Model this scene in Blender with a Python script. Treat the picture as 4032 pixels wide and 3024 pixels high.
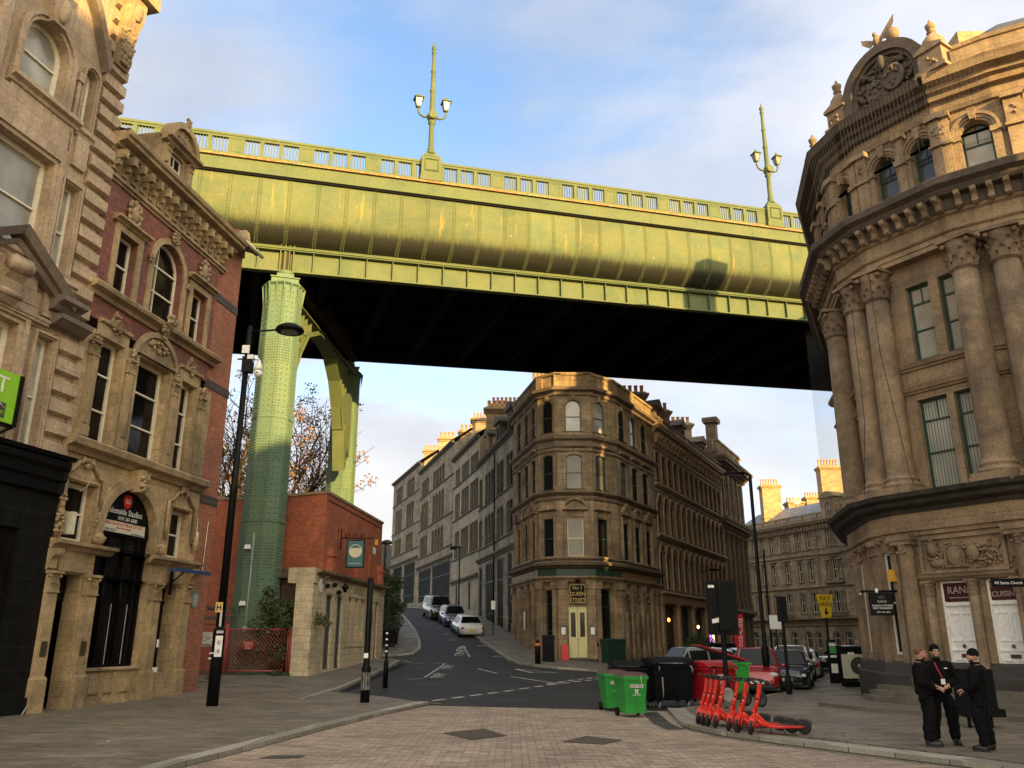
import bpy, bmesh, math, random
import numpy as np
from mathutils import Vector, Matrix
R=math.radians; sin=math.sin; cos=math.cos; pi=math.pi
SC=bpy.context.scene; COL=SC.collection
for o in list(bpy.data.objects): bpy.data.objects.remove(o)
# ---------------------------------------------------------------- camera
cd=bpy.data.cameras.new('camera'); cam=bpy.data.objects.new('camera',cd); COL.objects.link(cam)
cam.location=(0,0,2); cam.rotation_euler=(R(90+17.2),0,0)
cd.sensor_width=36; cd.lens=36*3250/4032; cd.clip_end=3000; cd.clip_start=.1
SC.camera=cam
# ---------------------------------------------------------------- light
SUN_AZ=149; SUN_EL=14
sd=bpy.data.lights.new('sun','SUN'); sun=bpy.data.objects.new('sun',sd); COL.objects.link(sun)
sd.energy=5.0; sd.angle=R(.6); sd.color=(1,.66,.22)
sv=Vector((sin(R(SUN_AZ))*cos(R(SUN_EL)),cos(R(SUN_AZ))*cos(R(SUN_EL)),sin(R(SUN_EL))))
sun.rotation_euler=sv.to_track_quat('Z','Y').to_euler()
W=bpy.data.worlds.new('World'); SC.world=W; W.use_nodes=True
nt=W.node_tree; nt.nodes.clear()
def N(nt,t,**k):
    n=nt.nodes.new(t)
    for a,b in k.items():
        if a in n.inputs.keys() if isinstance(a,str) else False: n.inputs[a].default_value=b
        else: setattr(n,a,b)
    return n
def ramp(nt,pts,inp=None):
    r=nt.nodes.new('ShaderNodeValToRGB'); e=r.color_ramp.elements
    while len(e)<len(pts): e.new(.5)
    for i,(p,c) in enumerate(pts):
        e[i].position=p; e[i].color=(c,c,c,1) if isinstance(c,(int,float)) else (*c,1)
    if inp is not None: nt.links.new(inp,r.inputs[0])
    return r.outputs[0]
def mathn(nt,op,a,b=None,c=None,clamp=False):
    m=nt.nodes.new('ShaderNodeMath'); m.operation=op; m.use_clamp=clamp
    for i,x in enumerate((a,b,c)):
        if x is None: continue
        if isinstance(x,(int,float)): m.inputs[i].default_value=x
        else: nt.links.new(x,m.inputs[i])
    return m.outputs[0]
def mixc(nt,fac,a,b,mode='MIX'):
    m=nt.nodes.new('ShaderNodeMix'); m.data_type='RGBA'; m.blend_type=mode; m.clamp_factor=True
    for i,x in ((0,fac),(6,a),(7,b)):
        if isinstance(x,(int,float)): m.inputs[i].default_value=x if i==0 else (x,x,x,1)
        elif isinstance(x,tuple): m.inputs[i].default_value=(*x,1)
        else: nt.links.new(x,m.inputs[i])
    return m.outputs[2]
def noise(nt,vec,scale,detail=4,rough=.55,dist=0,out='Fac'):
    n=nt.nodes.new('ShaderNodeTexNoise'); n.inputs['Scale'].default_value=scale; n.inputs['Detail'].default_value=detail
    n.inputs['Roughness'].default_value=rough; n.inputs['Distortion'].default_value=dist
    if vec is not None: nt.links.new(vec,n.inputs['Vector'])
    return n.outputs[out]
def mapping(nt,vec,scale=(1,1,1),loc=(0,0,0),rot=(0,0,0)):
    m=nt.nodes.new('ShaderNodeMapping'); nt.links.new(vec,m.inputs[0])
    m.inputs['Scale'].default_value=scale; m.inputs['Location'].default_value=loc; m.inputs['Rotation'].default_value=rot
    return m.outputs[0]
sky=nt.nodes.new('ShaderNodeTexSky'); sky.sky_type='NISHITA'; sky.sun_disc=False
sky.sun_elevation=R(SUN_EL); sky.sun_rotation=R(SUN_AZ); sky.air_density=1.0; sky.dust_density=.7; sky.ozone_density=2.5
tc=nt.nodes.new('ShaderNodeTexCoord'); sx=nt.nodes.new('ShaderNodeSeparateXYZ'); nt.links.new(tc.outputs['Generated'],sx.inputs[0])
zc=mathn(nt,'ADD',mathn(nt,'MAXIMUM',sx.outputs[2],0.0),.28)
cx=nt.nodes.new('ShaderNodeCombineXYZ')
nt.links.new(mathn(nt,'DIVIDE',sx.outputs[0],zc),cx.inputs[0]); nt.links.new(mathn(nt,'DIVIDE',sx.outputs[1],zc),cx.inputs[1])
cv=cx.outputs[0]
n1=noise(nt,mapping(nt,cv,(1.0,1.15,1),(3.1,.6,0),(0,0,.5)),1.15,7,.56,.35)
n2=noise(nt,mapping(nt,cv,(.55,1.9,1),(1.7,4.4,0),(0,0,-.25)),2.6,6,.6,.2)
cm=mathn(nt,'ADD',mathn(nt,'MULTIPLY',n1,.72),mathn(nt,'MULTIPLY',n2,.28))
low=ramp(nt,[(0,.10),(.30,.05),(.6,0)],sx.outputs[2])   # more cloud low down
cm=mathn(nt,'ADD',cm,low)
mask=ramp(nt,[(.39,.05),(.45,.4),(.52,.85),(.60,1)],cm)
body=noise(nt,mapping(nt,cv,(1,1,1),(7,2,0)),2.2,5,.55)
ccol=mixc(nt,ramp(nt,[(.3,0),(.7,1)],body),(2.6,2.85,3.4),(4.4,4.5,4.9))
warm=ramp(nt,[(0.02,1),(.22,.35),(.45,0)],sx.outputs[2])
ccol=mixc(nt,warm,ccol,(4.9,4.8,4.5))
SKYMUL=(2.0,1.95,1.9)
skyc=mixc(nt,1.0,sky.outputs[0],SKYMUL,'MULTIPLY')
allc=mixc(nt,mask,skyc,ccol)
bg=nt.nodes.new('ShaderNodeBackground'); bg.inputs[1].default_value=.085
# sky on the sun's side (behind the viewer) brightened and warmed as added fill light
vd=nt.nodes.new('ShaderNodeVectorMath'); vd.operation='DOT_PRODUCT'; nt.links.new(tc.outputs['Generated'],vd.inputs[0]); vd.inputs[1].default_value=tuple(sv)
dt=mathn(nt,'ADD',mathn(nt,'MULTIPLY',vd.outputs['Value'],.5),.5)
def ramp3(pts,inp):
    r=nt.nodes.new('ShaderNodeValToRGB'); e=r.color_ramp.elements
    while len(e)<len(pts): e.new(.5)
    for i,(p,c) in enumerate(pts): e[i].position=p; e[i].color=(*c,1)
    nt.links.new(inp,r.inputs[0]); return r.outputs[0]
gl=ramp3([(.38,(.1,.1,.1)),(.50,(.115,.108,.10)),(.66,(.165,.15,.122)),(.82,(.28,.242,.175)),(1,(.37,.305,.20))],dt)
gm=nt.nodes.new('ShaderNodeVectorMath'); gm.operation='SCALE'; nt.links.new(gl,gm.inputs[0]); gm.inputs['Scale'].default_value=10
am=nt.nodes.new('ShaderNodeVectorMath'); am.operation='MULTIPLY'; nt.links.new(gm.outputs[0],am.inputs[0]); nt.links.new(allc,am.inputs[1])
nt.links.new(am.outputs[0],bg.inputs[0]); wo=nt.nodes.new('ShaderNodeOutputWorld'); nt.links.new(bg.outputs[0],wo.inputs[0])
SC.view_settings.view_transform='Standard'; SC.view_settings.look='None'; SC.view_settings.exposure=1.35; SC.view_settings.gamma=1
SC.render.engine='CYCLES'
# ---------------------------------------------------------------- materials
MATS={}
def newmat(name):
    m=bpy.data.materials.new(name); m.use_nodes=True; nt=m.node_tree
    b=nt.nodes['Principled BSDF']; MATS[name]=m; return m,nt,b
def setin(nt,b,k,v):
    if isinstance(v,(int,float)): b.inputs[k].default_value=v
    elif isinstance(v,tuple): b.inputs[k].default_value=(*v,1)
    else: nt.links.new(v,b.inputs[k])
def surf(name,c1,c2=None,rough=.8,scale=1.5,bump=.15,bs=14,brick=None,streak=0,soot=None,sootamt=.5,metal=0,spec=.5,coat=0,offset=.5,bvar=.35,detail=5):
    """c1/c2 mottled by noise; brick=(w,h,mortar,mortarcolour) uses box UVs in metres"""
    m,nt,b=newmat(name); geo=nt.nodes.new('ShaderNodeNewGeometry'); P=geo.outputs['Position']
    c2=c2 or tuple(x*.8 for x in c1)
    f=noise(nt,P,scale,detail,.6); col=mixc(nt,ramp(nt,[(.32,0),(.68,1)],f),c1,c2)
    hgt=None
    if brick:
        uv=nt.nodes.new('ShaderNodeTexCoord').outputs['UV']
        bt=nt.nodes.new('ShaderNodeTexBrick'); nt.links.new(uv,bt.inputs[0]); bt.offset=offset
        bt.inputs['Scale'].default_value=1; bt.inputs['Brick Width'].default_value=brick[0]; bt.inputs['Row Height'].default_value=brick[1]
        bt.inputs['Mortar Size'].default_value=brick[2]; bt.inputs['Mortar Smooth'].default_value=.3; bt.inputs['Bias'].default_value=0
        bt.inputs['Color1'].default_value=(1-bvar,1-bvar,1-bvar,1); bt.inputs['Color2'].default_value=(1+bvar*.4,1+bvar*.4,1+bvar*.4,1)
        bt.inputs['Mortar'].default_value=(1,1,1,1)
        col=mixc(nt,1.0,col,bt.outputs['Color'],'MULTIPLY'); col=mixc(nt,bt.outputs['Fac'],col,brick[3])
        hgt=mathn(nt,'SUBTRACT',1.0,bt.outputs['Fac'])
    if soot:
        g=noise(nt,P,.55,6,.65,.5); col=mixc(nt,mathn(nt,'MULTIPLY',ramp(nt,[(.42,0),(.66,1)],g),sootamt),col,soot)
    if streak:
        s=noise(nt,mapping(nt,P,(2.6,2.6,.16)),1.6,5,.6)
        col=mixc(nt,mathn(nt,'MULTIPLY',ramp(nt,[(.50,0),(.72,1)],s),streak),col,soot or tuple(x*.35 for x in c1))
    fine=noise(nt,P,bs,5,.7)
    col=mixc(nt,.6,col,mixc(nt,1.0,col,ramp(nt,[(.3,.45),(.7,1.35)],fine),'MULTIPLY'))
    setin(nt,b,'Base Color',col); b.inputs['Metallic'].default_value=metal
    rr=ramp(nt,[(.3,max(.02,rough-.08)),(.7,min(1,rough+.08))],f); nt.links.new(rr,b.inputs['Roughness'])
    b.inputs['Specular IOR Level'].default_value=spec; b.inputs['Coat Weight'].default_value=coat
    if bump:
        h=mathn(nt,'MULTIPLY',fine,.4)
        if hgt is not None: h=mathn(nt,'ADD',h,mathn(nt,'MULTIPLY',hgt,.9))
        bn=nt.nodes.new('ShaderNodeBump'); bn.inputs['Strength'].default_value=min(1,bump*2.2); bn.inputs['Distance'].default_value=.02
        nt.links.new(h,bn.inputs['Height']); nt.links.new(bn.outputs[0],b.inputs['Normal'])
    return m
def plain(name,c,rough=.5,metal=0,spec=.5,coat=0,emit=None,es=0,var=.12):
    m,nt,b=newmat(name); geo=nt.nodes.new('ShaderNodeNewGeometry')
    f=noise(nt,geo.outputs['Position'],9,4,.6)
    setin(nt,b,'Base Color',mixc(nt,ramp(nt,[(.3,0),(.7,1)],f),tuple(x*(1-var) for x in c),tuple(min(1,x*(1+var)) for x in c)))
    nt.links.new(ramp(nt,[(.3,max(.02,rough*.85)),(.7,min(1,rough*1.15))],f),b.inputs['Roughness'])
    b.inputs['Metallic'].default_value=metal; b.inputs['Specular IOR Level'].default_value=spec; b.inputs['Coat Weight'].default_value=coat
    if emit: b.inputs['Emission Color'].default_value=(*emit,1); b.inputs['Emission Strength'].default_value=es
    return m
SA=surf('buff_stone',(.58,.42,.23),(.44,.31,.165),.85,1.2,.25,10,(1.1,.42,.007,(.20,.14,.08)),.35,(.075,.058,.042),.5,bvar=.16)
SAC=surf('buff_carving',(.50,.36,.20),(.35,.25,.135),.9,3,.5,16,None,.35,(.06,.046,.034),.6)
SL=surf('pinkish_stone',(.53,.39,.26),(.41,.30,.20),.82,1.0,.2,10,(1.3,.46,.006,(.22,.16,.11)),.28,(.09,.068,.052),.4,bvar=.12)
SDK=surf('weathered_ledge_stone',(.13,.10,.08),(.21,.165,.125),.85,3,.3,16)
RB=surf('dark_red_brick',(.34,.10,.065),(.23,.068,.048),.8,1.2,.35,18,(.225,.075,.009,(.17,.10,.075)),.25,(.08,.05,.05),.4,bvar=.4)
RB2=surf('orange_red_brick',(.50,.165,.085),(.37,.115,.062),.82,1.2,.35,18,(.225,.075,.010,(.30,.18,.12)),.2,(.12,.06,.05),.3,bvar=.35)
RB3=surf('bright_red_brick',(.62,.165,.07),(.48,.12,.055),.82,1.0,.35,18,(.225,.075,.009,(.27,.13,.08)),.2,(.12,.05,.04),.35,bvar=.3)
BLB=surf('blue_black_brick',(.035,.03,.035),(.07,.055,.055),.7,3,.3,18,(.12,.24,.012,(.13,.10,.09)),bvar=.4)
SB=surf('brown_sandstone',(.42,.30,.18),(.29,.20,.12),.85,.9,.3,12,(1.5,.5,.006,(.15,.10,.065)),.35,(.055,.042,.034),.5,bvar=.12)
SBC=surf('brown_carving',(.37,.265,.165),(.25,.175,.108),.9,3,.5,16,None,.3,(.05,.038,.03),.6)
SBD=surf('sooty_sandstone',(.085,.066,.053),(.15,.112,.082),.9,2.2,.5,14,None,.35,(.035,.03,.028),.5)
SN=surf('sooty_brown_stone',(.42,.30,.175),(.26,.18,.108),.88,.9,.3,12,(1.0,.4,.008,(.09,.065,.045)),.45,(.045,.035,.028),.6,bvar=.2)
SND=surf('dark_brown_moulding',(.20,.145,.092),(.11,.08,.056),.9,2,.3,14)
SG=surf('grey_sandstone',(.42,.34,.225),(.28,.225,.15),.88,.8,.3,12,(.9,.38,.010,(.085,.072,.058)),.35,(.055,.05,.045),.55,bvar=.25)
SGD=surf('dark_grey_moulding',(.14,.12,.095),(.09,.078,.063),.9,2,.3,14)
SD=surf('golden_brown_stone',(.44,.32,.175),(.30,.215,.12),.88,.8,.3,12,(.9,.4,.010,(.11,.08,.05)),.4,(.05,.042,.034),.55,bvar=.25)
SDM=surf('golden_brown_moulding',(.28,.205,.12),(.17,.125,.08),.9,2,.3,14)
CHB=surf('chimney_stone',(.46,.33,.17),(.34,.24,.13),.88,1.2,.3,12,(.6,.3,.012,(.2,.15,.09)),bvar=.2)
POT=surf('terracotta',(.62,.30,.12),(.50,.22,.09),.85,4,.2)
SLATE=surf('grey_slate',(.055,.058,.065),(.10,.10,.105),.55,2,.3,12,(.3,.2,.012,(.03,.03,.035)),bvar=.35)
LEAD=surf('dark_lead',(.028,.025,.022),(.07,.06,.05),.7,3,.2,spec=.2)
HST=surf('cream_ashlar',(.68,.56,.38),(.54,.43,.28),.85,1.1,.25,12,(.62,.31,.008,(.24,.19,.13)),.35,(.13,.11,.08),.35,bvar=.10)
BLACKG=surf('black_granite',(.004,.004,.0045),(.008,.0075,.0075),.5,3,.1,20,(1.2,.6,.008,(.018,.018,.018)),bvar=.2,spec=.2)
BLACKP=plain('black_paint',(.0045,.0045,.005),.5,spec=.15)
BLKPL=plain('black_plastic',(.006,.006,.007),.6,spec=.15)
WHT=plain('cream_white_paint',(.70,.64,.50),.5)
WHITE=plain('white_paint',(.78,.77,.75),.45)
GREENW=plain('dark_green_paint',(.012,.045,.032),.45)
GREENS=plain('shop_green_paint',(.012,.038,.026),.45)
def glassmat(name,c,rough=.04,spec=.6):
    m,nt,b=newmat(name); g=nt.nodes.new('ShaderNodeNewGeometry')
    f=noise(nt,g.outputs['Position'],.9,2,.5)
    setin(nt,b,'Base Color',mixc(nt,ramp(nt,[(.35,0),(.65,1)],f),tuple(x*.5 for x in c),c)); b.inputs['Roughness'].default_value=rough
    b.inputs['Specular IOR Level'].default_value=spec
    bn=nt.nodes.new('ShaderNodeBump'); bn.inputs['Strength'].default_value=.08; bn.inputs['Distance'].default_value=.05
    nt.links.new(noise(nt,g.outputs['Position'],1.3,2,.5),bn.inputs['Height']); nt.links.new(bn.outputs[0],b.inputs['Normal'])
    return m
GLD=glassmat('dark_window_glass',(.010,.009,.009),.08,.2); GLX=plain('dim_interior_glass',(.010,.009,.008),.6,spec=.06); GLR=glassmat('sky_reflecting_glass',(.3,.3,.3),.03,1.0); GLG=glassmat('greyish_window_glass',(.075,.075,.07))
def blindmat(name,c1,c2,period,vert=False):
    m,nt,b=newmat(name); g=nt.nodes.new('ShaderNodeTexCoord'); s=nt.nodes.new('ShaderNodeSeparateXYZ'); nt.links.new(g.outputs['UV'],s.inputs[0])
    w=mathn(nt,'FRACT',mathn(nt,'DIVIDE',s.outputs[0 if vert else 1],period))
    gg=nt.nodes.new('ShaderNodeNewGeometry'); f=noise(nt,gg.outputs['Position'],.8,3,.5)
    col=mixc(nt,ramp(nt,[(0,0),(.22,0),(.32,1),(1,1)],w),c2,c1); col=mixc(nt,ramp(nt,[(.35,0),(.65,.5)],f),col,c2)
    setin(nt,b,'Base Color',col); b.inputs['Roughness'].default_value=.12; b.inputs['Specular IOR Level'].default_value=.6
    return m
BLV=blindmat('glass_over_vertical_blind',(.36,.37,.32),(.12,.12,.10),.1,True)
BLH=blindmat('glass_over_venetian_blind',(.40,.39,.33),(.10,.09,.075),.065)
CURT=glassmat('glass_over_pale_curtain',(.42,.40,.34),.06,.6)
# bridge paint
def bridgemat(name,mode):
    m,nt,b=newmat(name); g=nt.nodes.new('ShaderNodeNewGeometry'); P=g.outputs['Position']
    f=noise(nt,P,.7,6,.6,.4); col=mixc(nt,ramp(nt,[(.35,0),(.65,1)],f),(.105,.175,.125) if mode=='pier' else (.086,.120,.058),(.13,.19,.115) if mode=='pier' else (.122,.143,.060))
    if mode=='tube':
        uv=nt.nodes.new('ShaderNodeTexCoord').outputs['UV']; s=nt.nodes.new('ShaderNodeSeparateXYZ'); nt.links.new(uv,s.inputs[0])
        U,V=s.outputs[0],s.outputs[1]
        bay=nt.nodes.new('ShaderNodeTexWhiteNoise'); bay.noise_dimensions='1D'; nt.links.new(mathn(nt,'FLOOR',mathn(nt,'DIVIDE',mathn(nt,'SUBTRACT',U,10.7),1.555)),bay.inputs['W'])
        col=mixc(nt,1.0,col,ramp(nt,[(0,.84),(1,1.14)],bay.outputs['Value']),'MULTIPLY')
        # broad chalky and yellowed bands, white scratches, rust runs, soot under the belly
        bandn=noise(nt,mapping(nt,uv,(.35,3.2,1)),1.5,5,.6)
        col=mixc(nt,mathn(nt,'MULTIPLY',ramp(nt,[(.45,0),(.62,1)],bandn),.4),col,(.155,.15,.05))
        st=noise(nt,mapping(nt,uv,(1.8,9,1)),2.6,4,.5,.6)
        inb=ramp(nt,[(.16,0),(.24,1),(.50,1),(.58,0)],V)
        col=mixc(nt,mathn(nt,'MULTIPLY',mathn(nt,'MULTIPLY',ramp(nt,[(.685,0),(.715,1)],st),inb),.75),col,(.30,.28,.18))
        rr=noise(nt,mapping(nt,uv,(1.7,.55,1)),1.3,5,.65,.2)
        top=ramp(nt,[(.02,1),(.35,.8),(.62,0)],V)
        col=mixc(nt,mathn(nt,'MULTIPLY',mathn(nt,'MULTIPLY',ramp(nt,[(.60,0),(.70,1)],rr),top),.75),col,(.50,.30,.04))
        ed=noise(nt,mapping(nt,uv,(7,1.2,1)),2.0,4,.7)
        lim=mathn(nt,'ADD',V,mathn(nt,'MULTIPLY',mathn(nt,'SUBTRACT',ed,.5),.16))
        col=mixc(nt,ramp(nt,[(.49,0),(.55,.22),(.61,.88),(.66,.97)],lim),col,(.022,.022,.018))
    if mode=='ledge':
        rn=noise(nt,mapping(nt,P,(.5,.5,2)),1.1,6,.7); 
        col=mixc(nt,ramp(nt,[(.42,0),(.52,1)],rn),col,(.30,.105,.035))
        fn=noise(nt,P,9,3,.6); col=mixc(nt,ramp(nt,[(.4,0),(.7,.6)],fn),col,(.42,.36,.16))
    if mode in('plain','pier'):
        rn=noise(nt,mapping(nt,P,(1.2,1.2,.9)),1.7,6,.75,.3)
        col=mixc(nt,mathn(nt,'MULTIPLY',ramp(nt,[(.70,0),(.76,1)],rn),.8),col,(.34,.17,.05))
        s=noise(nt,mapping(nt,P,(3,3,.2)),1.5,5,.6); col=mixc(nt,mathn(nt,'MULTIPLY',ramp(nt,[(.5,0),(.75,1)],s),.35),col,(.10,.13,.10))
    fine=noise(nt,P,9,5,.75)
    col=mixc(nt,.55,col,mixc(nt,1.0,col,ramp(nt,[(.3,.6),(.7,1.2)],fine),'MULTIPLY'))
    setin(nt,b,'Base Color',col); b.inputs['Roughness'].default_value=.72; b.inputs['Specular IOR Level'].default_value=.3
    bn=nt.nodes.new('ShaderNodeBump'); bn.inputs['Strength'].default_value=.3; bn.inputs['Distance'].default_value=.02
    nt.links.new(fine,bn.inputs['Height']); nt.links.new(bn.outputs[0],b.inputs['Normal'])
    return m
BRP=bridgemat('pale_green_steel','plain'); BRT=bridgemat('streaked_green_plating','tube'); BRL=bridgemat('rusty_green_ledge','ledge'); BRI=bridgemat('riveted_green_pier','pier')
BRD=surf('black_soffit',(.006,.006,.007),(.011,.010,.010),.9,.5,.2,spec=.1)  # even near-black base for the underside and the strip below the fascia
BRB=surf('dark_rusty_bracing',(.06,.028,.018),(.035,.022,.016),.85,1.5,.2)
# ---------------------------------------------------------------- mesh tools
ORG={}
class MB:
    def __init__(s,F=None): s.v=[]; s.f=[]; s.sm=[]; s.F=F
    def add(s,vs,fs,smooth=False,F=None):
        F=F or s.F; n=len(s.v)
        s.v.extend([F(*p) for p in vs] if F else [tuple(p) for p in vs])
        s.f.extend([tuple(i+n for i in f) for f in fs]); s.sm.extend([smooth]*len(fs)); return s
    def box(s,a,b,c,d,e,f,F=None):
        return s.add([(a,c,e),(b,c,e),(b,d,e),(a,d,e),(a,c,f),(b,c,f),(b,d,f),(a,d,f)],[(0,3,2,1),(4,5,6,7),(0,1,5,4),(1,2,6,5),(2,3,7,6),(3,0,4,7)],F=F)
    def frus(s,a,b,c,d,e,f,k,F=None):   # box whose top shrinks by k on each side
        return s.add([(a,c,e),(b,c,e),(b,d,e),(a,d,e),(a+k,c+k,f),(b-k,c+k,f),(b-k,d-k,f),(a+k,d-k,f)],[(0,3,2,1),(4,5,6,7),(0,1,5,4),(1,2,6,5),(2,3,7,6),(3,0,4,7)],F=F)
    def poly(s,pts,F=None): return s.add(pts,[tuple(range(len(pts)))],F=F)
    def prism(s,pts,o0,o1,F=None):      # pts=(s,z) outline, extruded in o
        n=len(pts); vs=[(a,o0,z) for a,z in pts]+[(a,o1,z) for a,z in pts]
        fs=[tuple(range(n)),tuple(range(2*n-1,n-1,-1))]+[(i,(i+1)%n,n+(i+1)%n,n+i) for i in range(n)]
        return s.add(vs,fs,F=F)
    def vprism(s,pts,z0,z1,F=None):
        n=len(pts); z0f=z0 if callable(z0) else (lambda x,y:z0)
        vs=[(x,y,z0f(x,y)) for x,y in pts]+[(x,y,z1) for x,y in pts]
        fs=[tuple(range(n)),tuple(range(2*n-1,n-1,-1))]+[(i,(i+1)%n,n+(i+1)%n,n+i) for i in range(n)]
        return s.add(vs,fs,F=F)
    def lathe(s,cx,cy,prof,n=16,smooth=True,F=None,a0=0,a1=2*pi,sx=1,sy=1):
        full=abs(a1-a0-2*pi)<1e-6; m=n if full else n+1; vs=[]
        for r,z in prof:
            for i in range(m):
                a=a0+(a1-a0)*i/n; vs.append((cx+r*cos(a)*sx,cy+r*sin(a)*sy,z))
        fs=[]
        for j in range(len(prof)-1):
            for i in range(n):
                k=(i+1)%m; fs.append((j*m+i,j*m+k,(j+1)*m+k,(j+1)*m+i))
        if full:
            if prof[0][0]>1e-4: fs.append(tuple(range(m-1,-1,-1)))
            if prof[-1][0]>1e-4: fs.append(tuple((len(prof)-1)*m+i for i in range(m)))
        return s.add(vs,fs,smooth,F)
    def tube(s,pts,r,n=8,smooth=True,F=None,cap=True):
        P=[Vector(F(*p) if F else (s.F(*p) if s.F else p)) for p in pts]; rs=r if isinstance(r,(list,tuple)) else [r]*len(P)
        vs=[]; up=None
        for i,p in enumerate(P):
            t=(P[min(i+1,len(P)-1)]-P[max(i-1,0)]).normalized()
            if up is None: up=Vector((0,0,1)) if abs(t.z)<.9 else Vector((1,0,0))
            x=t.cross(up).normalized(); y=x.cross(t).normalized(); up=y
            for k in range(n):
                a=2*pi*k/n; vs.append(tuple(p+(x*cos(a)+y*sin(a))*rs[i]))
        fs=[(j*n+k,j*n+(k+1)%n,(j+1)*n+(k+1)%n,(j+1)*n+k) for j in range(len(P)-1) for k in range(n)]
        if cap: fs+=[tuple(range(n-1,-1,-1)),tuple((len(P)-1)*n+k for k in range(n))]
        m=len(s.v); s.v.extend(vs); s.f.extend([tuple(i+m for i in f) for f in fs]); s.sm.extend([smooth]*len(fs)); return s
    def ell(s,c,r,n=10,m=7,F=None,smooth=True):
        vs=[(c[0],c[1],c[2]-r[2])]
        for j in range(1,m):
            t=-pi/2+pi*j/m
            for i in range(n):
                a=2*pi*i/n; vs.append((c[0]+r[0]*cos(t)*cos(a),c[1]+r[1]*cos(t)*sin(a),c[2]+r[2]*sin(t)))
        vs.append((c[0],c[1],c[2]+r[2])); L=len(vs)-1
        fs=[(0,1+(i+1)%n,1+i) for i in range(n)]
        for j in range(m-2):
            for i in range(n): fs.append((1+j*n+i,1+j*n+(i+1)%n,1+(j+1)*n+(i+1)%n,1+(j+1)*n+i))
        fs+=[(L,1+(m-2)*n+i,1+(m-2)*n+(i+1)%n) for i in range(n)]
        return s.add(vs,fs,smooth,F)
    def ring(s,outer,inner,o0,o1,F=None):
        n=len(outer); vs=[(a,o1,z) for a,z in outer]+[(a,o1,z) for a,z in inner]+[(a,o0,z) for a,z in outer]+[(a,o0,z) for a,z in inner]
        fs=[]
        for i in range(n):
            j=(i+1)%n; fs+=[(i,j,n+j,n+i),(i,2*n+i,2*n+j,j),(n+i,n+j,3*n+j,3*n+i)]
        return s.add(vs,fs,F=F)
    def mould(s,pts,prof,closed=False,zf=None):
        """sweep profile [(out,z)..] along plan polyline, outward = right of direction, mitred"""
        n=len(pts); P=[Vector(p) for p in pts]; rows=[]
        for i in range(n):
            def nrm(a,b): d=(b-a).normalized(); return Vector((d.y,-d.x))
            ns=[]
            if i>0 or closed: ns.append(nrm(P[i-1],P[i]))
            if i<n-1 or closed: ns.append(nrm(P[i],P[(i+1)%n]))
            if len(ns)==2:
                m=(ns[0]+ns[1]); m.normalize(); k=1/max(.3,m.dot(ns[0]))
            else: m=ns[0]; k=1
            rows.append([(P[i].x+m.x*k*o,P[i].y+m.y*k*o,z+(zf(i) if zf else 0)) for o,z in prof])
        q=len(prof); vs=[p for r in rows for p in r]; fs=[]
        rng=range(n) if closed else range(n-1)
        for i in rng:
            j=(i+1)%n
            for k in range(q-1): fs.append((i*q+k,j*q+k,j*q+k+1,i*q+k+1))
        if not closed: fs+=[tuple(range(q)),tuple((n-1)*q+k for k in range(q-1,-1,-1))]
        return s.add(vs,fs,F=lambda x,y,z:(x,y,z))
    def wall(s,s0,s1,z0,z1,ops=(),o=0,th=.3,F=None,reveal=True):
        """wall face with real openings: ops=(a,b,c,d,rise)"""
        ops=[tuple(p)+((0,) if len(p)==4 else ()) for p in ops]
        S=sorted({s0,s1}|{x for p in ops for x in p[:2] if s0<x<s1}); Z=sorted({z0,z1}|{x for p in ops for x in p[2:4] if z0<x<z1})
        vs=[];fs=[]
        def q(*p):
            k=len(vs); vs.extend(p); fs.append(tuple(range(k,k+len(p))))
        for j in range(len(Z)-1):
            run=None
            for i in range(len(S)-1):
                mx,mz=(S[i]+S[i+1])/2,(Z[j]+Z[j+1])/2
                hole=any(p[0]<mx<p[1] and p[2]<mz<p[3] for p in ops)
                if not hole and run is None: run=S[i]
                if (hole or i==len(S)-2) and run is not None:
                    e=S[i] if hole else S[i+1]; q((run,o,Z[j]),(e,o,Z[j]),(e,o,Z[j+1]),(run,o,Z[j+1])); run=None
        for a,b,c,d,r in ops:
            ol=outline(a,b,c,d,r)
            if r>0:
                arc=ol[1:-1]
                for (p,z),(p2,z2) in zip(arc[:-1],arc[1:]):
                    q((p,o,z),(p2,o,z2),(p2,o,d),(p,o,d))
            if reveal:
                for i in range(len(ol)):
                    (p,z),(p2,z2)=ol[i],ol[(i+1)%len(ol)]; q((p,o,z),(p2,o,z2),(p2,o-th,z2),(p,o-th,z))
        return s.add(vs,fs,F=F)
    def build(s,name,mat,parent=None,label=None,cat=None,group=None,kind=None,org=None,uvs=None,recalc=True,loc=None):
        me=bpy.data.meshes.new(name)
        if parent is not None: o3=ORG.get(parent.name,(0,0,0))
        else: o3=org or (0,0,0)
        V=np.array(s.v,dtype=np.float64).reshape(-1,3)-np.array(o3)
        me.from_pydata(V.tolist(),[],s.f); me.validate()
        if recalc:
            bm=bmesh.new(); bm.from_mesh(me); bmesh.ops.recalc_face_normals(bm,faces=bm.faces[:]); bm.to_mesh(me); bm.free()
        if len(s.sm)==len(me.polygons) and any(s.sm): me.polygons.foreach_set('use_smooth',s.sm)
        uvl=me.uv_layers.new(name='UVMap'); nl=len(me.loops); n=len(me.polygons)
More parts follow.
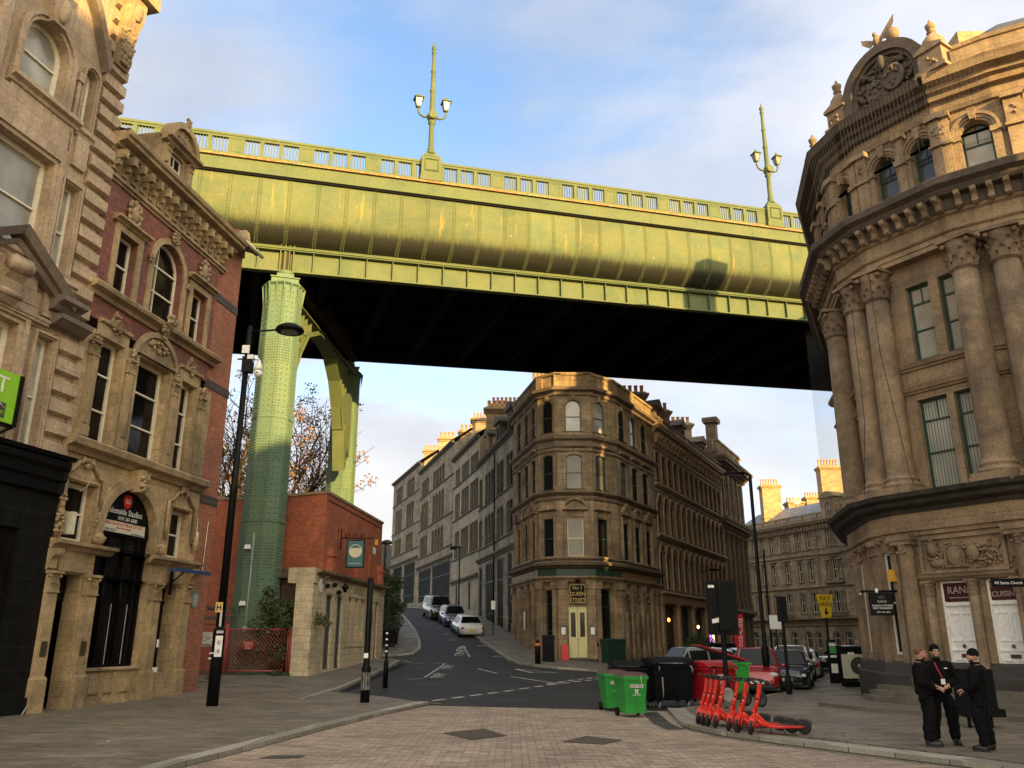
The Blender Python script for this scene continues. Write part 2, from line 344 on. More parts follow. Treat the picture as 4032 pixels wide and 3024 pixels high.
        if uvs is not None: uvl.data.foreach_set('uv',np.array([uvs[l.vertex_index] for l in me.loops],dtype=np.float32).ravel())
        else:
            nor=np.zeros(n*3); me.polygons.foreach_get('normal',nor); nor=nor.reshape(-1,3)
            lt=np.zeros(n,dtype=np.int32); me.polygons.foreach_get('loop_total',lt); li=np.zeros(nl,dtype=np.int32); me.loops.foreach_get('vertex_index',li)
            co=np.zeros(len(me.vertices)*3); me.vertices.foreach_get('co',co); co=co.reshape(-1,3)+np.array(o3); c=co[li]; fi=np.repeat(np.arange(n),lt); fn=nor[fi]
            flat=np.abs(fn[:,2])>.75; h=np.hypot(fn[:,0],fn[:,1])+1e-9; tx,ty=-fn[:,1]/h,fn[:,0]/h
            sg=np.where((tx+.3*ty)<0,-1,1); U=(c[:,0]*tx+c[:,1]*ty)*sg; Vv=c[:,2].copy()
            U=np.where(flat,c[:,0],U); Vv=np.where(flat,c[:,1],Vv)
            uvl.data.foreach_set('uv',np.stack([U,Vv],1).astype(np.float32).ravel())
        me.materials.append(mat); ob=bpy.data.objects.new(name,me); COL.objects.link(ob)
        ORG[ob.name]=o3
        if parent is not None: ob.parent=parent
        else: ob.location=o3
        if loc: ob.location=loc
        tag(ob,label,cat,group,kind); return ob
def tag(o,label=None,cat=None,group=None,kind=None):
    if label: o['label']=label
    if cat: o['category']=cat
    if group: o['group']=group
    if kind: o['kind']=kind
    return o
def empty(name,loc,label,cat,group=None,rz=0,real=True):
    """real=True: children are written in world coordinates"""
    o=bpy.data.objects.new(name,None); COL.objects.link(o); o.location=loc; o.rotation_euler=(0,0,rz); o.empty_display_size=.3
    ORG[o.name]=tuple(loc) if real else (0,0,0); return tag(o,label,cat,group)
def copytree(o,parent=None,label=None,loc=None,rz=None):
    c=o.copy(); COL.objects.link(c); c.parent=parent
    for ch in list(o.children): copytree(ch,c)
    if label: c['label']=label
    if loc is not None: c.location=loc
    if rz is not None: c.rotation_euler=(0,0,rz)
    return c
def outline(a,b,c,d,r=0,n=10):
    if r<=0: return [(a,c),(a,d),(b,d),(b,c)]
    w=(b-a)/2; Rr=(w*w+r*r)/(2*r); cz=d-Rr; t=math.asin(min(1,w/Rr)); 
    if r>w: t=pi/2
    return [(a,c)]+[((a+b)/2+Rr*sin(-t+2*t*i/n),cz+Rr*cos(-t+2*t*i/n)) for i in range(n+1)]+[(b,c)]
def inset(a,b,c,d,r,k,kb=None):
    kb=k if kb is None else kb
    return outline(a+k,b-k,c+kb,d-k,max(.001,r*(b-a-2*k)/(b-a)) if r>0 else 0)
def fr(p,az):
    u=(sin(R(az)),cos(R(az))); w=(u[1],-u[0])
    return lambda s,o,z:(p[0]+s*u[0]+o*w[0],p[1]+s*u[1]+o*w[1],z)
def window(parent,F,a,b,c,d,r=0,o=-.2,mat=None,glass=None,fw=.06,bars=(),vbars=(),name='window',label=None,depth=.05,panename='pane',sill=None):
    mb=MB(F); mb.ring(outline(a,b,c,d,r),inset(a,b,c,d,r,fw),o-depth,o)
    for t in bars:
        z=c+(d-c)*t; mb.box(a+fw*.5,b-fw*.5,o-depth,o+.012,z-.028,z+.028)
    for t in vbars:
        x=a+(b-a)*(t[0] if isinstance(t,tuple) else t); z0,z1=(t[1],t[2]) if isinstance(t,tuple) else (0,1)
        top=c+(d-c)*z1-(.02 if r<=0 else fw); mb.box(x-.018,x+.018,o-depth,o+.006,c+(d-c)*z0+fw*.5,top)
    w=mb.build(name,mat or WHT,parent,label)
    g=MB(F); ol=inset(a,b,c,d,r,fw*.6); g.poly([(x,o-depth*.6,z) for x,z in ol]); g.build(panename,glass or GLD,w,recalc=False)
    return w
def text(st,size,F,s,o,z,mat,parent,name='lettering',align='CENTER',flip=False,depth=.004,rot=0,label=None,sx=1,org=None):
    cu=bpy.data.curves.new('t','FONT'); cu.body=st; cu.size=size; cu.align_x=align; cu.align_y='CENTER'; cu.extrude=depth
    cu.resolution_u=2
    t=bpy.data.objects.new('t',cu); COL.objects.link(t); dg=bpy.context.evaluated_depsgraph_get(); me=bpy.data.meshes.new_from_object(t.evaluated_get(dg))
    mb=MB(F)
    for v in me.vertices:
        x,y=v.co.x*sx,v.co.y
        x,y=x*cos(rot)-y*sin(rot),x*sin(rot)+y*cos(rot)
        mb.v.append(F(s+(-x if flip else x),o+v.co.z,z+y))
    mb.f=[tuple(p.vertices) for p in me.polygons]; mb.sm=[False]*len(mb.f)
    bpy.data.objects.remove(t); bpy.data.curves.remove(cu); bpy.data.meshes.remove(me)
    return mb.build(name,mat,parent,label,recalc=False)
# ornament helpers -------------------------------------------------
def leaf(mb,F,s,o,z,h,w,out,lean=0,n=4):
    """acanthus-like leaf: rises h, curls out by `out` at the tip"""
    vs=[];fs=[]
    for i in range(n+1):
        t=i/n; ww=w*(1-.75*t**2)*.5; oo=o+out*t**2.2; zz=z+h*(t if t<.85 else .85-(t-.85)*.5); ss=s+lean*t
        vs+= [(ss-ww,oo,zz),(ss,oo+w*.18,zz),(ss+ww,oo,zz)]
    for i in range(n):
        k=i*3; fs+=[(k,k+1,k+4,k+3),(k+1,k+2,k+5,k+4)]
    mb.add(vs,fs,True,F)
def blobs(mb,F,s,o,z,w,h,n,seed,r=.06,shape='oval',out=.05):
    rnd=random.Random(seed)
    for i in range(n):
        a=rnd.random()*2*pi; q=rnd.random()**.5
        x=w*.5*q*cos(a); y=h*.5*q*sin(a)
        if shape=='tri': y=h*(rnd.random()-.5); x=w*.5*(.5-y/h)*(rnd.random()*2-1)
        if shape=='rect': x=w*(rnd.random()-.5); y=h*(rnd.random()-.5)
        rr=r*(.5+rnd.random()*.8); e=rnd.random()*pi
        for sgn in ((1,-1) if shape!='rect' else (1,)):
            G=lambda p,q2,t,x=x*sgn,y=y,e=e*sgn:F(s+x+p*cos(e)-t*sin(e),o+q2,z+y+p*sin(e)+t*cos(e))
            mb.ell((0,out*.3,0),(rr,rr*.55+out*.3,rr*.5),7,5,F=G)
def cartouche(mb,F,s,o,z,w,h,seed):
    mb.ell((s,o+.03,z),(w*.27,.10,h*.30),12,7,F=F)
    blobs(mb,F,s,o,z,w*.95,h*.95,16,seed,w*.11)
    for k in (-1,1):
        for t in range(5):
            a=-1.2+t*.6; mb.ell((s+k*w*.38*cos(a),o+.04,z+h*.42*sin(a)),(w*.10,.06,h*.09),7,5,F=F)
    leaf(mb,F,s,o,z+h*.3,h*.35,w*.3,.1)
def corinthian(mb,F,s,o,z,h,r,seg=16,square=False):
    """capital: bell, two tiers of leaves, volutes, abacus"""
    mb.lathe(s,o,[(r*1.0,z-h*.06),(r*1.14,z-h*.03),(r*1.0,z),(r*.98,z+h*.3),(r*1.1,z+h*.7),(r*1.3,z+h*.86)],seg,F=F)
    for tier,(zz,hh,nn,rr) in enumerate(((z,h*.42,8,r),(z+h*.22,h*.45,8,r*1.02))):
        for i in range(nn):
            a=2*pi*(i+.5*tier)/nn; ca,sa=cos(a),sin(a)
            G=lambda p,q,t,ca=ca,sa=sa,rr=rr:F(s+ca*(rr+q)-sa*p,o+sa*(rr+q)+ca*p,t)
            leaf(mb,G,0,0.01,zz,hh,r*.85,r*.42)
    for i in range(4):
        a=pi/4+pi/2*i; x,y=s+cos(a)*r*1.42,o+sin(a)*r*1.42; mb.ell((x,y,z+h*.78),(r*.24,r*.24,r*.24),8,6,F=F)
        a2=pi/2*i; mb.ell((s+cos(a2)*r*1.15,o+sin(a2)*r*1.15,z+h*.88),(r*.2,r*.2,r*.2),7,5,F=F)
    k=r*1.38; mb.box(s-k,s+k,o-k,o+k,z+h*.88,z+h,F=F)
def column(mb,F,s,o,z0,z1,r,seg=20):
    h=z1-z0
    mb.box(s-r*1.38,s+r*1.38,o-r*1.38,o+r*1.38,z0,z0+r*.35,F=F)
    mb.lathe(s,o,[(r*1.36,z0+r*.35),(r*1.42,z0+r*.5),(r*1.36,z0+r*.65),(r*1.16,z0+r*.72),(r*1.14,z0+r*.85),(r*1.24,z0+r*.95),(r*1.2,z0+r*1.08),(r*1.02,z0+r*1.15),(r,z0+r*1.4),(r*.985,z0+h*.35),(r*.93,z0+h*.7),(r*.86,z1)],seg,F=F)
def sq_cap(mb,F,s,o,z,h,w,d):   # small leafy square pilaster capital
    mb.box(s-w/2,s+w/2,o,o+d,z,z+h,F=F); mb.box(s-w*.62,s+w*.62,o-.01,o+d+.08,z+h*.86,z+h,F=F)
    mb.box(s-w*.56,s+w*.56,o-.01,o+d+.04,z-.05,z,F=F)
    for i in range(4): leaf(mb,F,s-w*.42+i*w*.28,o+d,z,h*.5,w*.28,.07)
    for i in range(3): leaf(mb,F,s-w*.3+i*w*.3,o+d,z+h*.3,h*.5,w*.3,.09)
    for k in (-1,1): mb.ell((s+k*w*.5,o+d,z+h*.75),(w*.14,.07,w*.14),8,5,F=F)
def console(mb,F,s,o,z,w,h,d):  # scrolled bracket hanging below z
    pr=[(0,0),(d,0),(d,-.12*h),(d*.92,-.3*h),(d*.55,-.5*h),(d*.45,-.75*h),(d*.5,-.9*h),(d*.3,-h),(0,-h)]
    n=len(pr); vs=[(s-w/2,o+a,z+b) for a,b in pr]+[(s+w/2,o+a,z+b) for a,b in pr]
    mb.add(vs,[tuple(range(n)),tuple(range(2*n-1,n-1,-1))]+[(i,(i+1)%n,n+(i+1)%n,n+i) for i in range(n)],F=F)
    mb.ell((s,o+d*.85,z-h*.2),(w*.42,d*.2,h*.16),8,5,F=F)
CORN=lambda z,h,d:[(-.05,z),(d*.12,z),(d*.16,z+h*.2),(d*.35,z+h*.24),(d*.42,z+h*.42),(d*.8,z+h*.5),(d*.82,z+h*.66),(d*.95,z+h*.74),(d,z+h*.95),(d*.97,z+h),(-.05,z+h*1.04)]
STR=lambda z,h,d:[(-.05,z),(d*.4,z),(d*.5,z+h*.35),(d,z+h*.5),(d,z+h*.85),(d*.8,z+h),(-.05,z+h*1.1)]
# ---------------------------------------------------------------- terrain
ZL=[(28,0),(34,.12),(40,.32),(46,.5),(52,.75),(55,1.1),(60,1.95),(66,2.8),(74,3.8),(86,4.8),(105,5.8),(117,6.7),(130,7.2)]
ZR=[(30,0),(45,.05),(55,.3),(65,.5),(120,.6)]
def itp(x,P): return float(np.interp(x,[p[0] for p in P],[p[1] for p in P]))
def gz(x,y):
    w=min(1,max(0,x/10)); w=w*w*(3-2*w)
    return itp(y,ZL)*(1-w)+itp(y,ZR)*w*(1 if x<12 else max(0,min(1,(y-45)/15)))
def drape(poly,name,mat,dz,kind='structure',skirt=0,step=2.0,parent=None,label=None,cat=None):
    bm=bmesh.new(); vs=[bm.verts.new((x,y,0)) for x,y in poly]; bm.faces.new(vs); bmesh.ops.triangulate(bm,faces=bm.faces[:])
    xs=[p[0] for p in poly]; ys=[p[1] for p in poly]
    for ax,lo,hi in ((0,max(min(xs),-30),min(max(xs),40)),(1,max(min(ys),26),min(max(ys),135))):
        t=math.ceil(lo/step)*step
        while t<hi:
            n=(1,0,0) if ax==0 else (0,1,0); p=(t,0,0) if ax==0 else (0,t,0)
            bmesh.ops.bisect_plane(bm,geom=bm.verts[:]+bm.edges[:]+bm.faces[:],plane_co=p,plane_no=n); t+=step
    bmesh.ops.remove_doubles(bm,verts=bm.verts[:],dist=.001)
    for v in bm.verts: v.co.z=gz(v.co.x,v.co.y)+dz
    if skirt:
        be=[e for e in bm.edges if len(e.link_faces)==1]
        r=bmesh.ops.extrude_edge_only(bm,edges=be)
        for v in r['geom']:
            if isinstance(v,bmesh.types.BMVert): v.co.z-=skirt
    mb=MB(); idx={v:i for i,v in enumerate(bm.verts)}; mb.v=[tuple(v.co) for v in bm.verts]; mb.f=[tuple(idx[v] for v in f.verts) for f in bm.faces]; mb.sm=[False]*len(mb.f); bm.free()
    return mb.build(name,mat,parent,label,cat,kind=kind,recalc=False)
def offs(pts,d):   # offset polyline to its right by d
    out=[]; P=[Vector(p) for p in pts]
    for i in range(len(P)):
        a=P[max(0,i-1)]; b=P[min(len(P)-1,i+1)]; t=(b-a).normalized(); out.append((P[i].x+t.y*d,P[i].y-t.x*d))
    return out
def strip(mb,pts,w,dz=.012,h=0,step=.8):
    """a ribbon of width w draped on the terrain along pts"""
    P=[Vector(p) for p in pts]; Q=[P[0]]
    for a,b in zip(P[:-1],P[1:]):
        n=max(1,int((b-a).length/step)); Q+= [a+(b-a)*(i/n) for i in range(1,n+1)]
    L=offs(Q,-w/2); Rr=offs(Q,w/2); vs=[]
    for l,r in zip(L,Rr): vs+=[(l[0],l[1],gz(*l)+dz+h),(r[0],r[1],gz(*r)+dz+h)]
    fs=[(2*i,2*i+1,2*i+3,2*i+2) for i in range(len(Q)-1)]
    if h:
        k=len(vs); vs+=[(x,y,z-h-.05) for x,y,z in vs[:k]]
        fs+=[(2*i,2*i+2,k+2*i+2,k+2*i) for i in range(len(Q)-1)]+[(2*i+1,2*i+3,k+2*i+3,k+2*i+1) for i in range(len(Q)-1)]
        fs+=[(0,1,k+1,k),(k-2,k-1,2*k-1,2*k-2)]
    mb.add(vs,fs); return mb
def dashed(mb,p,q,w,on,off,dz=.012):
    a,b=Vector(p),Vector(q); L=(b-a).length; t=0; d=(b-a)/L
    while t<L:
        e=min(L,t+on); strip(mb,[a+d*t,a+d*e],w,dz); t+=on+off
# ground surfaces
ASPH=surf('worn_asphalt',(.026,.025,.025),(.044,.042,.040),.72,.35,.4,30,None,0,(.014,.014,.014),.6,spec=.3)
GROUND=surf('dirt_and_asphalt',(.06,.055,.05),(.08,.07,.06),.9,.5,.3)
def paving(name,c1,c2,mort,w,h,m,rough=.7,bvar=.35,big=(.4,.6),rot=0,sq=1.0):
    mt,nt,b=newmat(name); g=nt.nodes.new('ShaderNodeNewGeometry'); P=g.outputs['Position']
    V=mapping(nt,P,(1,1,1),(0,0,0),(0,0,rot))
    bt=nt.nodes.new('ShaderNodeTexBrick'); nt.links.new(V,bt.inputs[0]); bt.offset=.42; bt.offset_frequency=2
    for a,v in (('Scale',1),('Brick Width',w),('Row Height',h),('Mortar Size',m),('Mortar Smooth',.25),('Bias',0)): bt.inputs[a].default_value=v
    bt.inputs['Color1'].default_value=(1-bvar,1-bvar,1-bvar,1); bt.inputs['Color2'].default_value=(1+bvar,1+bvar,1+bvar*.9,1); bt.inputs['Mortar'].default_value=(1,1,1,1)
    f=noise(nt,P,.5,6,.65,.3); f2=noise(nt,V,5,4,.6)
    col=mixc(nt,ramp(nt,[(.38,0),(.62,1)],f),c1,c2)
    col=mixc(nt,.5,col,mixc(nt,1.0,col,ramp(nt,[(.3,.6),(.7,1.3)],f2),'MULTIPLY'))
    col=mixc(nt,1.0,col,bt.outputs['Color'],'MULTIPLY'); 
    pn=noise(nt,mapping(nt,V,(.35,2.2,1)),1.3,5,.7)          # worn and stained courses
    col=mixc(nt,mathn(nt,'MULTIPLY',ramp(nt,[(.52,0),(.68,1)],pn),.45),col,tuple(x*.45 for x in c1))
    jn=noise(nt,mapping(nt,V,(1.1,4,1)),1.9,4,.7); jm=mathn(nt,'MULTIPLY',bt.outputs['Fac'],ramp(nt,[(.3,.35),(.6,1)],jn))
    col=mixc(nt,jm,col,mort); setin(nt,b,'Base Color',col)
    rr=ramp(nt,[(.35,rough-.22),(.65,rough+.12)],noise(nt,P,.8,5,.6)); nt.links.new(rr,b.inputs['Roughness']); b.inputs['Specular IOR Level'].default_value=.4
    hh=mathn(nt,'ADD',mathn(nt,'MULTIPLY',mathn(nt,'SUBTRACT',1.0,bt.outputs['Fac']),1.0),mathn(nt,'MULTIPLY',noise(nt,P,14,4,.6),.45))
    bn=nt.nodes.new('ShaderNodeBump'); bn.inputs['Strength'].default_value=.55; bn.inputs['Distance'].default_value=.015; nt.links.new(hh,bn.inputs['Height']); nt.links.new(bn.outputs[0],b.inputs['Normal'])
    return mt
SETT=paving('pinkish_block_paving',(.42,.32,.245),(.31,.24,.185),(.075,.058,.046),.30,.105,.012,.78,.30)
FLAG=paving('grey_brown_flagstones',(.20,.165,.125),(.14,.118,.092),(.03,.025,.021),.62,.30,.013,.66,.2)
FLAG2=paving('concrete_flags',(.17,.15,.12),(.13,.115,.095),(.05,.045,.04),.6,.6,.015,.75,.15,rot=.2)
KERB=surf('pale_granite_kerb',(.36,.33,.27),(.27,.245,.2),.7,2,.3,30,(1.0,5,.012,(.05,.045,.04)))
MARK=surf('worn_white_marking',(.62,.60,.54),(.30,.29,.26),.7,3.0,.1,20)
MARKY=surf('worn_yellow_marking',(.60,.44,.15),(.34,.25,.10),.7,3.0,.1,20)
def axis(a,b,st): return [a+i*st for i in range(int((b-a)/st)+1)]
X=[-1500,-400,-120,-60]+axis(-40,40,2)+[60,120,400,1500]; Y=[-1500,-300,-60,0,14]+axis(26,134,2)+[160,220,400,1500]
mb=MB(); mb.v=[(x,y,gz(x,y)-.03) for y in Y for x in X]; nx=len(X)
mb.f=[(j*nx+i,j*nx+i+1,(j+1)*nx+i+1,(j+1)*nx+i) for j in range(len(Y)-1) for i in range(nx-1)]; mb.sm=[True]*len(mb.f)
mb.build('ground',GROUND,kind='structure',recalc=False)
KLo=[(-7.6,-12),(-6.6,0),(-6.0,8),(-5.36,14.7),(-5.06,16.2),(-4.66,18.5),(-4.22,21),(-3.53,24.5),(-2.68,28.2)]
KLi=[(-7.98,-12),(-6.98,0),(-6.38,8),(-5.74,14.7),(-5.44,16.3),(-5.02,18.7),(-4.58,21.2),(-3.88,24.7),(-3.0,28.3)]
KRo=[(4.53,25.7),(4.02,20.9),(4.10,20.2),(4.45,18.9),(5.32,17.35),(6.43,15.73),(7.34,14.4),(8.6,12),(10.6,8),(12,0),(12,-12)]
KRi=[(5.0,25.7),(4.66,22.4),(4.72,21.4),(5.1,20.0),(5.9,18.6),(6.95,16.9),(7.9,15.4),(9.2,12.4),(11.2,8.3),(12.6,0),(12.6,-12)]
HK=[(-6.9,29.2),(-6.6,34),(-6.55,40.8),(-6.57,51.2),(-7.3,52.3),(-9.5,52.6)]
NK=[(-16.2,118),(-13.0,105),(-8.2,90),(-5.2,77),(-2.9,63.5),(-1.9,59),(-.72,55.2),(.44,50),(1.3,48.2),(2.5,47.2),(4.6,46.9),(6.4,47.4),(8.3,50),(11,55.2),(20.2,73.4),(26,85),(35,104)]
BO=[(-26,121),(-17,107),(-13.7,95),(-11.1,82),(-9.5,74.5),(-8.3,69),(-7.1,63.2),(-6.4,59),(-6.1,56.6),(-6.35,55),(-7.3,54.2),(-9.2,53.9)]
# carriageway
drape([(-3.0,28.2),(-2.7,27.7),(4.54,25.4),(6.3,26.9),(10.5,33.5),(14.7,42.4),(24,62),(36,86),(60,100),(48,112),(26,112),(24,92),(12,62),(2,58),(-1,66),(-6,86),(-14,112),(-30,128),(-34,120),(-18,104),(-14,92),(-13,75),(-10.5,60),(-12,54.6),(-30,56),(-30,51.5),(-10,51.2),(-6.0,49),(-6.2,34),(-7.5,32.2),(-15,36.2),(-14.5,35.7)],'road',ASPH,.0)
drape([(-7.6,-12),(-6.6,0),(-5.36,14.7),(-5.06,16.2),(-4.66,18.5),(-4.22,21),(-3.53,24.5),(-2.65,27.9),(4.53,25.7),(4.02,20.9),(4.10,20.2),(4.45,18.9),(5.32,17.35),(7.34,14.4),(10.6,8),(12,0),(12,-12)],'block_paving',SETT,.006)
drape(KLi+[(-4.4,30.2),(-7,32.6),(-10,34.85),(-12.3,36.6),(-40,36.6),(-40,-12)],'left_pavement',FLAG,.09,skirt=.12)
drape(KRi[:1]+[(6.5,27.3),(10.7,33.9),(14.9,42.9),(24.2,62.4),(60,90),(60,-12)]+KRi[::-1][:-1],'right_pavement',FLAG,.09,skirt=.12)
drape(HK+[(-30,50.5),(-30,38.6),(-12.6,36.9),(-8.6,34.0)],'pub_pavement',FLAG2,.10,skirt=.12)
drape(NK+[(26,112),(10,112),(-8,124)],'corner_pavement',FLAG2,.11,skirt=.14)
drape(BO+[(-34,53.8),(-40,70),(-40,121)],'side_street_pavement',FLAG2,.11,skirt=.14)
for nm,pl,w in (('left_kerb',[((a[0]+b[0])/2,(a[1]+b[1])/2) for a,b in zip(KLo,KLi)],.36),('right_kerb',[((a[0]+b[0])/2,(a[1]+b[1])/2) for a,b in zip(KRo,KRi)],.5)):
    m=MB(); strip(m,pl,w,.004,.095); m.build(nm,KERB,kind='structure')
m=MB()
for pl in (offs(HK,-.07)[:],offs(NK,.07)[:],offs(BO,-.07)): strip(m,pl,.15,.004,.115)
strip(m,[(5.0,25.8),(6.5,27.3),(10.7,33.9),(14.9,42.9),(24.2,62.4)],.16,.004,.095)
m.build('far_kerb',KERB,kind='structure')
# dark gully of small setts beside the right kerb
m=MB(); strip(m,[(3.95,25.5),(3.72,22),(3.8,20.6)],.45,.010); m.build('gully_setts',paving('dark_gully_setts',(.07,.06,.052),(.05,.043,.038),(.02,.02,.018),.28,.11,.014),kind='structure')
m=MB()
dashed(m,(-2.67,29.5),(4.1,40.6),.17,.72,.42); dashed(m,(1.45,36.75),(4.3,42.4),.17,.72,.42)
for a,b,w in (((.17,46.1),(2.26,43.9),.12),((.17,46.1),(1.0,43.4),.16),((1.0,43.4),(2.26,43.9),.12),((-1.79,46.3),(-.72,42.7),.11),((-.1,40.76),(1.99,37),.12),((-4.72,39.2),(-4.0,39.5),.12),((-5.7,50.3),(-5.2,50.3),.12),((-2.3,57.9),(-1.6,57.9),.14),((-1.2,54.1),(-.36,54),.14),((-4.5,50.3),(-3.95,50.3),.12)): strip(m,[a,b],w)
dashed(m,(-4.02,40.3),(-3.86,50.3),.13,.75,.45); dashed(m,(-3.2,57.6),(-2.6,53.8),.13,.5,.3)
for x,y,n in ((-3.52,46.4,5),(-3.50,40.2,5),(-3.35,54.6,6)):      # worn carriageway lettering, long strokes along the road
    for i in range(n):
        yy=y+i*.55; strip(m,[(x-.25,yy),(x+.3,yy)],.14)
        strip(m,[(x-.22+.13*(i%3),yy),(x-.22+.13*(i%3),yy+.5)],.1)
for y in (60,63,66.4,69.8): strip(m,[(-4.3-(y-60)*.24,y),(-3.9-(y-60)*.24,y)],.12)
m.build('white_road_marking',MARK,kind='structure')
m=MB()
yl=offs(BO[1:],.35); strip(m,yl,.09); strip(m,offs(yl,.2),.09)
nk=[p for p in NK if 49<p[1]<59 and p[0]<1]; y2=offs(nk,-.35); strip(m,y2,.09); strip(m,offs(y2,-.2),.09)
strip(m,[(-2.3,28.35),(-4.6,30.2),(-7.1,32.6),(-10,34.9),(-12.2,36.7)],.1,.02); strip(m,[(-6.5,52.3),(-5.8,50.6)],.1)
m.build('yellow_road_marking',MARKY,kind='structure')
IRON=surf('rusty_black_iron',(.13,.105,.085),(.18,.145,.115),.85,4,.4,30,(.12,.06,.01,(.04,.035,.03)),spec=.2)
def cover(pts,label):
    d=MB(); d.poly([(x,y,gz(x,y)+.016) for x,y in pts]); d.build('manhole_cover',IRON,None,label,'manhole cover',recalc=False)
cover([(-1.55,19.85),(-.85,18.55),(-.1,19.3),(-.65,20.8)],'dark diamond shaped iron cover set in the pinkish block paving, left of the other')
cover([(1.0,18.2),(1.8,17.75),(2.3,18.5),(1.6,19.25)],'dark diamond shaped iron cover in the block paving nearest the red scooters')
cover([(-4.45,15.75),(-3.75,15.8),(-3.7,16.15),(-4.3,16.15)],'small dark drain cover beside the left granite kerb in the foreground')
rnd=random.Random(5)
def litter(x,y,s,label):
    m=MB(); z=gz(x,y)+.095; P=[(x+s*(rnd.random()-.5)*2,y+s*(rnd.random()-.5)*2,z+rnd.random()*s*.6) for _ in range(6)]
    m.add(P,[(0,1,2),(1,2,3),(2,3,4),(3,4,5)]); m.build('litter',WHITE,None,label,'litter')
litter(-7.9,17.5,.035,'crumpled white scrap of litter on the flagstones in the left foreground')
litter(-9.3,21.5,.035,'white paper scrap on the left flagstones between the shop window and the kerb')
litter(7.0,18.6,.03,'tiny white scrap on the flags between the red scooters and the three people')
# ================================================================ Building A: red brick and buff stone offices
def ebuild(name,p,label,cat,group=None): return empty(name,(p[0],p[1],0),label,cat,group)
PA=(-13.24,23.8); FA=fr(PA,9.3)
A=ebuild('office_building',PA,'narrow red brick and buff stone office building with an arched black ground floor sign','building')
E3=.13 # reveal
top_ops=[(.98,2.03,12.97,15.02,0),(3.0,4.9,12.9,15.9,.95),(5.62,6.7,12.95,14.97,0)]
mid_ops=[(.84,2.0,7.78,11.22,0),(2.85,4.72,7.78,11.22,0),(5.54,6.58,7.76,11.2,0)]
m=MB(FA); m.wall(-.1,7.35,11.7,16.6,[o for o in top_ops],0,.5); m.build('brick_wall',RB,A)
m=MB(FA)  # lower stone storeys
m.wall(-.1,7.75,7.45,11.35,[tuple(o[:2])+(o[2],min(o[3],11.3),0) for o in mid_ops],.05,.5)
m.wall(-.1,7.75,4.7,7.45,[(.36,1.68,4.76,6.5,0),(2.12,5.02,4.7,6.75,1.42),(5.9,7.12,4.76,6.5,0)],.05,.45)
m.wall(-.1,7.75,3.85,4.7,[(2.12,5.02,3.85,4.7,0)],.05,.45)
m.wall(-.1,7.75,-.2,3.85,[(.48,1.62,-.2,3.85,0),(2.25,5.02,1.15,3.85,0),(5.9,6.85,.9,3.85,0)],.05,.5)
m.build('stone_front',SA,A)
m=MB(FA); m.wall(7.35,9.24,-.2,18.05,[],-.06); 
m.add([(9.24,-.06,-.2),(9.24,-9,-.2),(9.24,-9,18.1),(9.24,-.06,18.1)],[(0,1,2,3)]); m.add([(0,-9,-.2),(9.24,-9,-.2),(9.24,-9,18.1),(0,-9,18.1)],[(0,1,2,3)])
m.build('side_brick_wall',RB2,A)
for z in (15.25,11.55,7.05): m=MB(FA); m.box(7.36,9.26,-.5,-.03,z,z+.33); m.build('dark_brick_band',BLB,A)
m=MB(FA)   # frieze, cornice, string courses and ledges in stone
m.box(-.1,7.4,-.1,.06,16.62,17.55)
PP=[FA(-.1,0,0)[:2],FA(7.75,0,0)[:2]]; PP9=[FA(-.1,0,0)[:2],FA(8.2,0,0)[:2]]
m.mould(PP9,CORN(17.5,.62,.72)); m.mould(PP,STR(16.5,.2,.16)); m.mould(PP,[(-.05,12.42),(.1,12.42),(.14,12.55),(.34,12.62),(.38,12.74),(.3,12.82),(-.05,12.86)])
m.mould(PP,[(-.05,7.36),(.16,7.36),(.22,7.5),(.42,7.56),(.46,7.74),(.36,7.82),(-.05,7.9)])
for i in range(15):
    s=.15+i*.515; m.box(s-.09,s+.09,.05,.5,17.22,17.52); m.box(s-.07,s+.07,.05,.3,17.0,17.25)
for i in range(15):
    s=-.1+.515*i+.26; m.frus(s-.13,s+.13,.06,.13,16.83,17.1,.0)
m.build('cornice',SAC,A)
m=MB(FA)
for (a,b,c,d,r) in top_ops:    # stone surrounds of top windows with chamfered reveals
    m.ring(outline(a-.24,b+.24,c,d+.22,r*1.24 if r else 0,10),outline(a,b,c,d,r,10),0,.07)
for a,b in ((.98,2.03),(5.62,6.7)):
    m.mould([FA(a-.42,0,0)[:2],FA(b+.42,0,0)[:2]],STR(15.26,.2,.3)); cartouche(m,FA,(a+b)/2,.08,15.88,.85,.95,int(a*7))
blobs(m,FA,3.95,.14,16.25,.5,.55,10,4,.09); 
for s in (2.72,5.18): blobs(m,FA,s,.1,14.85,.28,.35,6,int(s*3),.08)
for (a,b,c,d,r) in mid_ops:
    m.ring(outline(a-.16,b+.16,c,d+.16),outline(a,b,c,d),.05,.11)
# shaped heads and leafy crests of the middle windows
for a,b,h in ((.84,2.0,.55),(5.54,6.58,.5)):
    c=(a+b)/2; m.prism([(a-.2,11.35),(b+.2,11.35),(b+.2,11.78),(c+.22,11.85),(c,12.3),(c-.22,11.85),(a-.2,11.78)],0,.1)
    m.mould([FA(a-.24,0,0)[:2],FA(b+.24,0,0)[:2]],[(.05,11.62),(.2,11.66),(.22,11.76),(.05,11.8)]); blobs(m,FA,c,.14,11.78,.5,.62,12,int(a*5)+1,.09)
ol=outline(2.55,5.02,11.35,12.28,.8,12); m.prism(ol,0,.1); m.ring(outline(2.5,5.07,11.3,12.36,.84,12),outline(2.66,4.91,11.3,12.16,.7,12),.1,.2)
blobs(m,FA,3.8,.14,11.85,1.1,.5,22,11,.08); blobs(m,FA,3.8,.3,12.45,.35,.7,12,12,.1); blobs(m,FA,3.8,.5,12.9,.55,.3,9,13,.1)
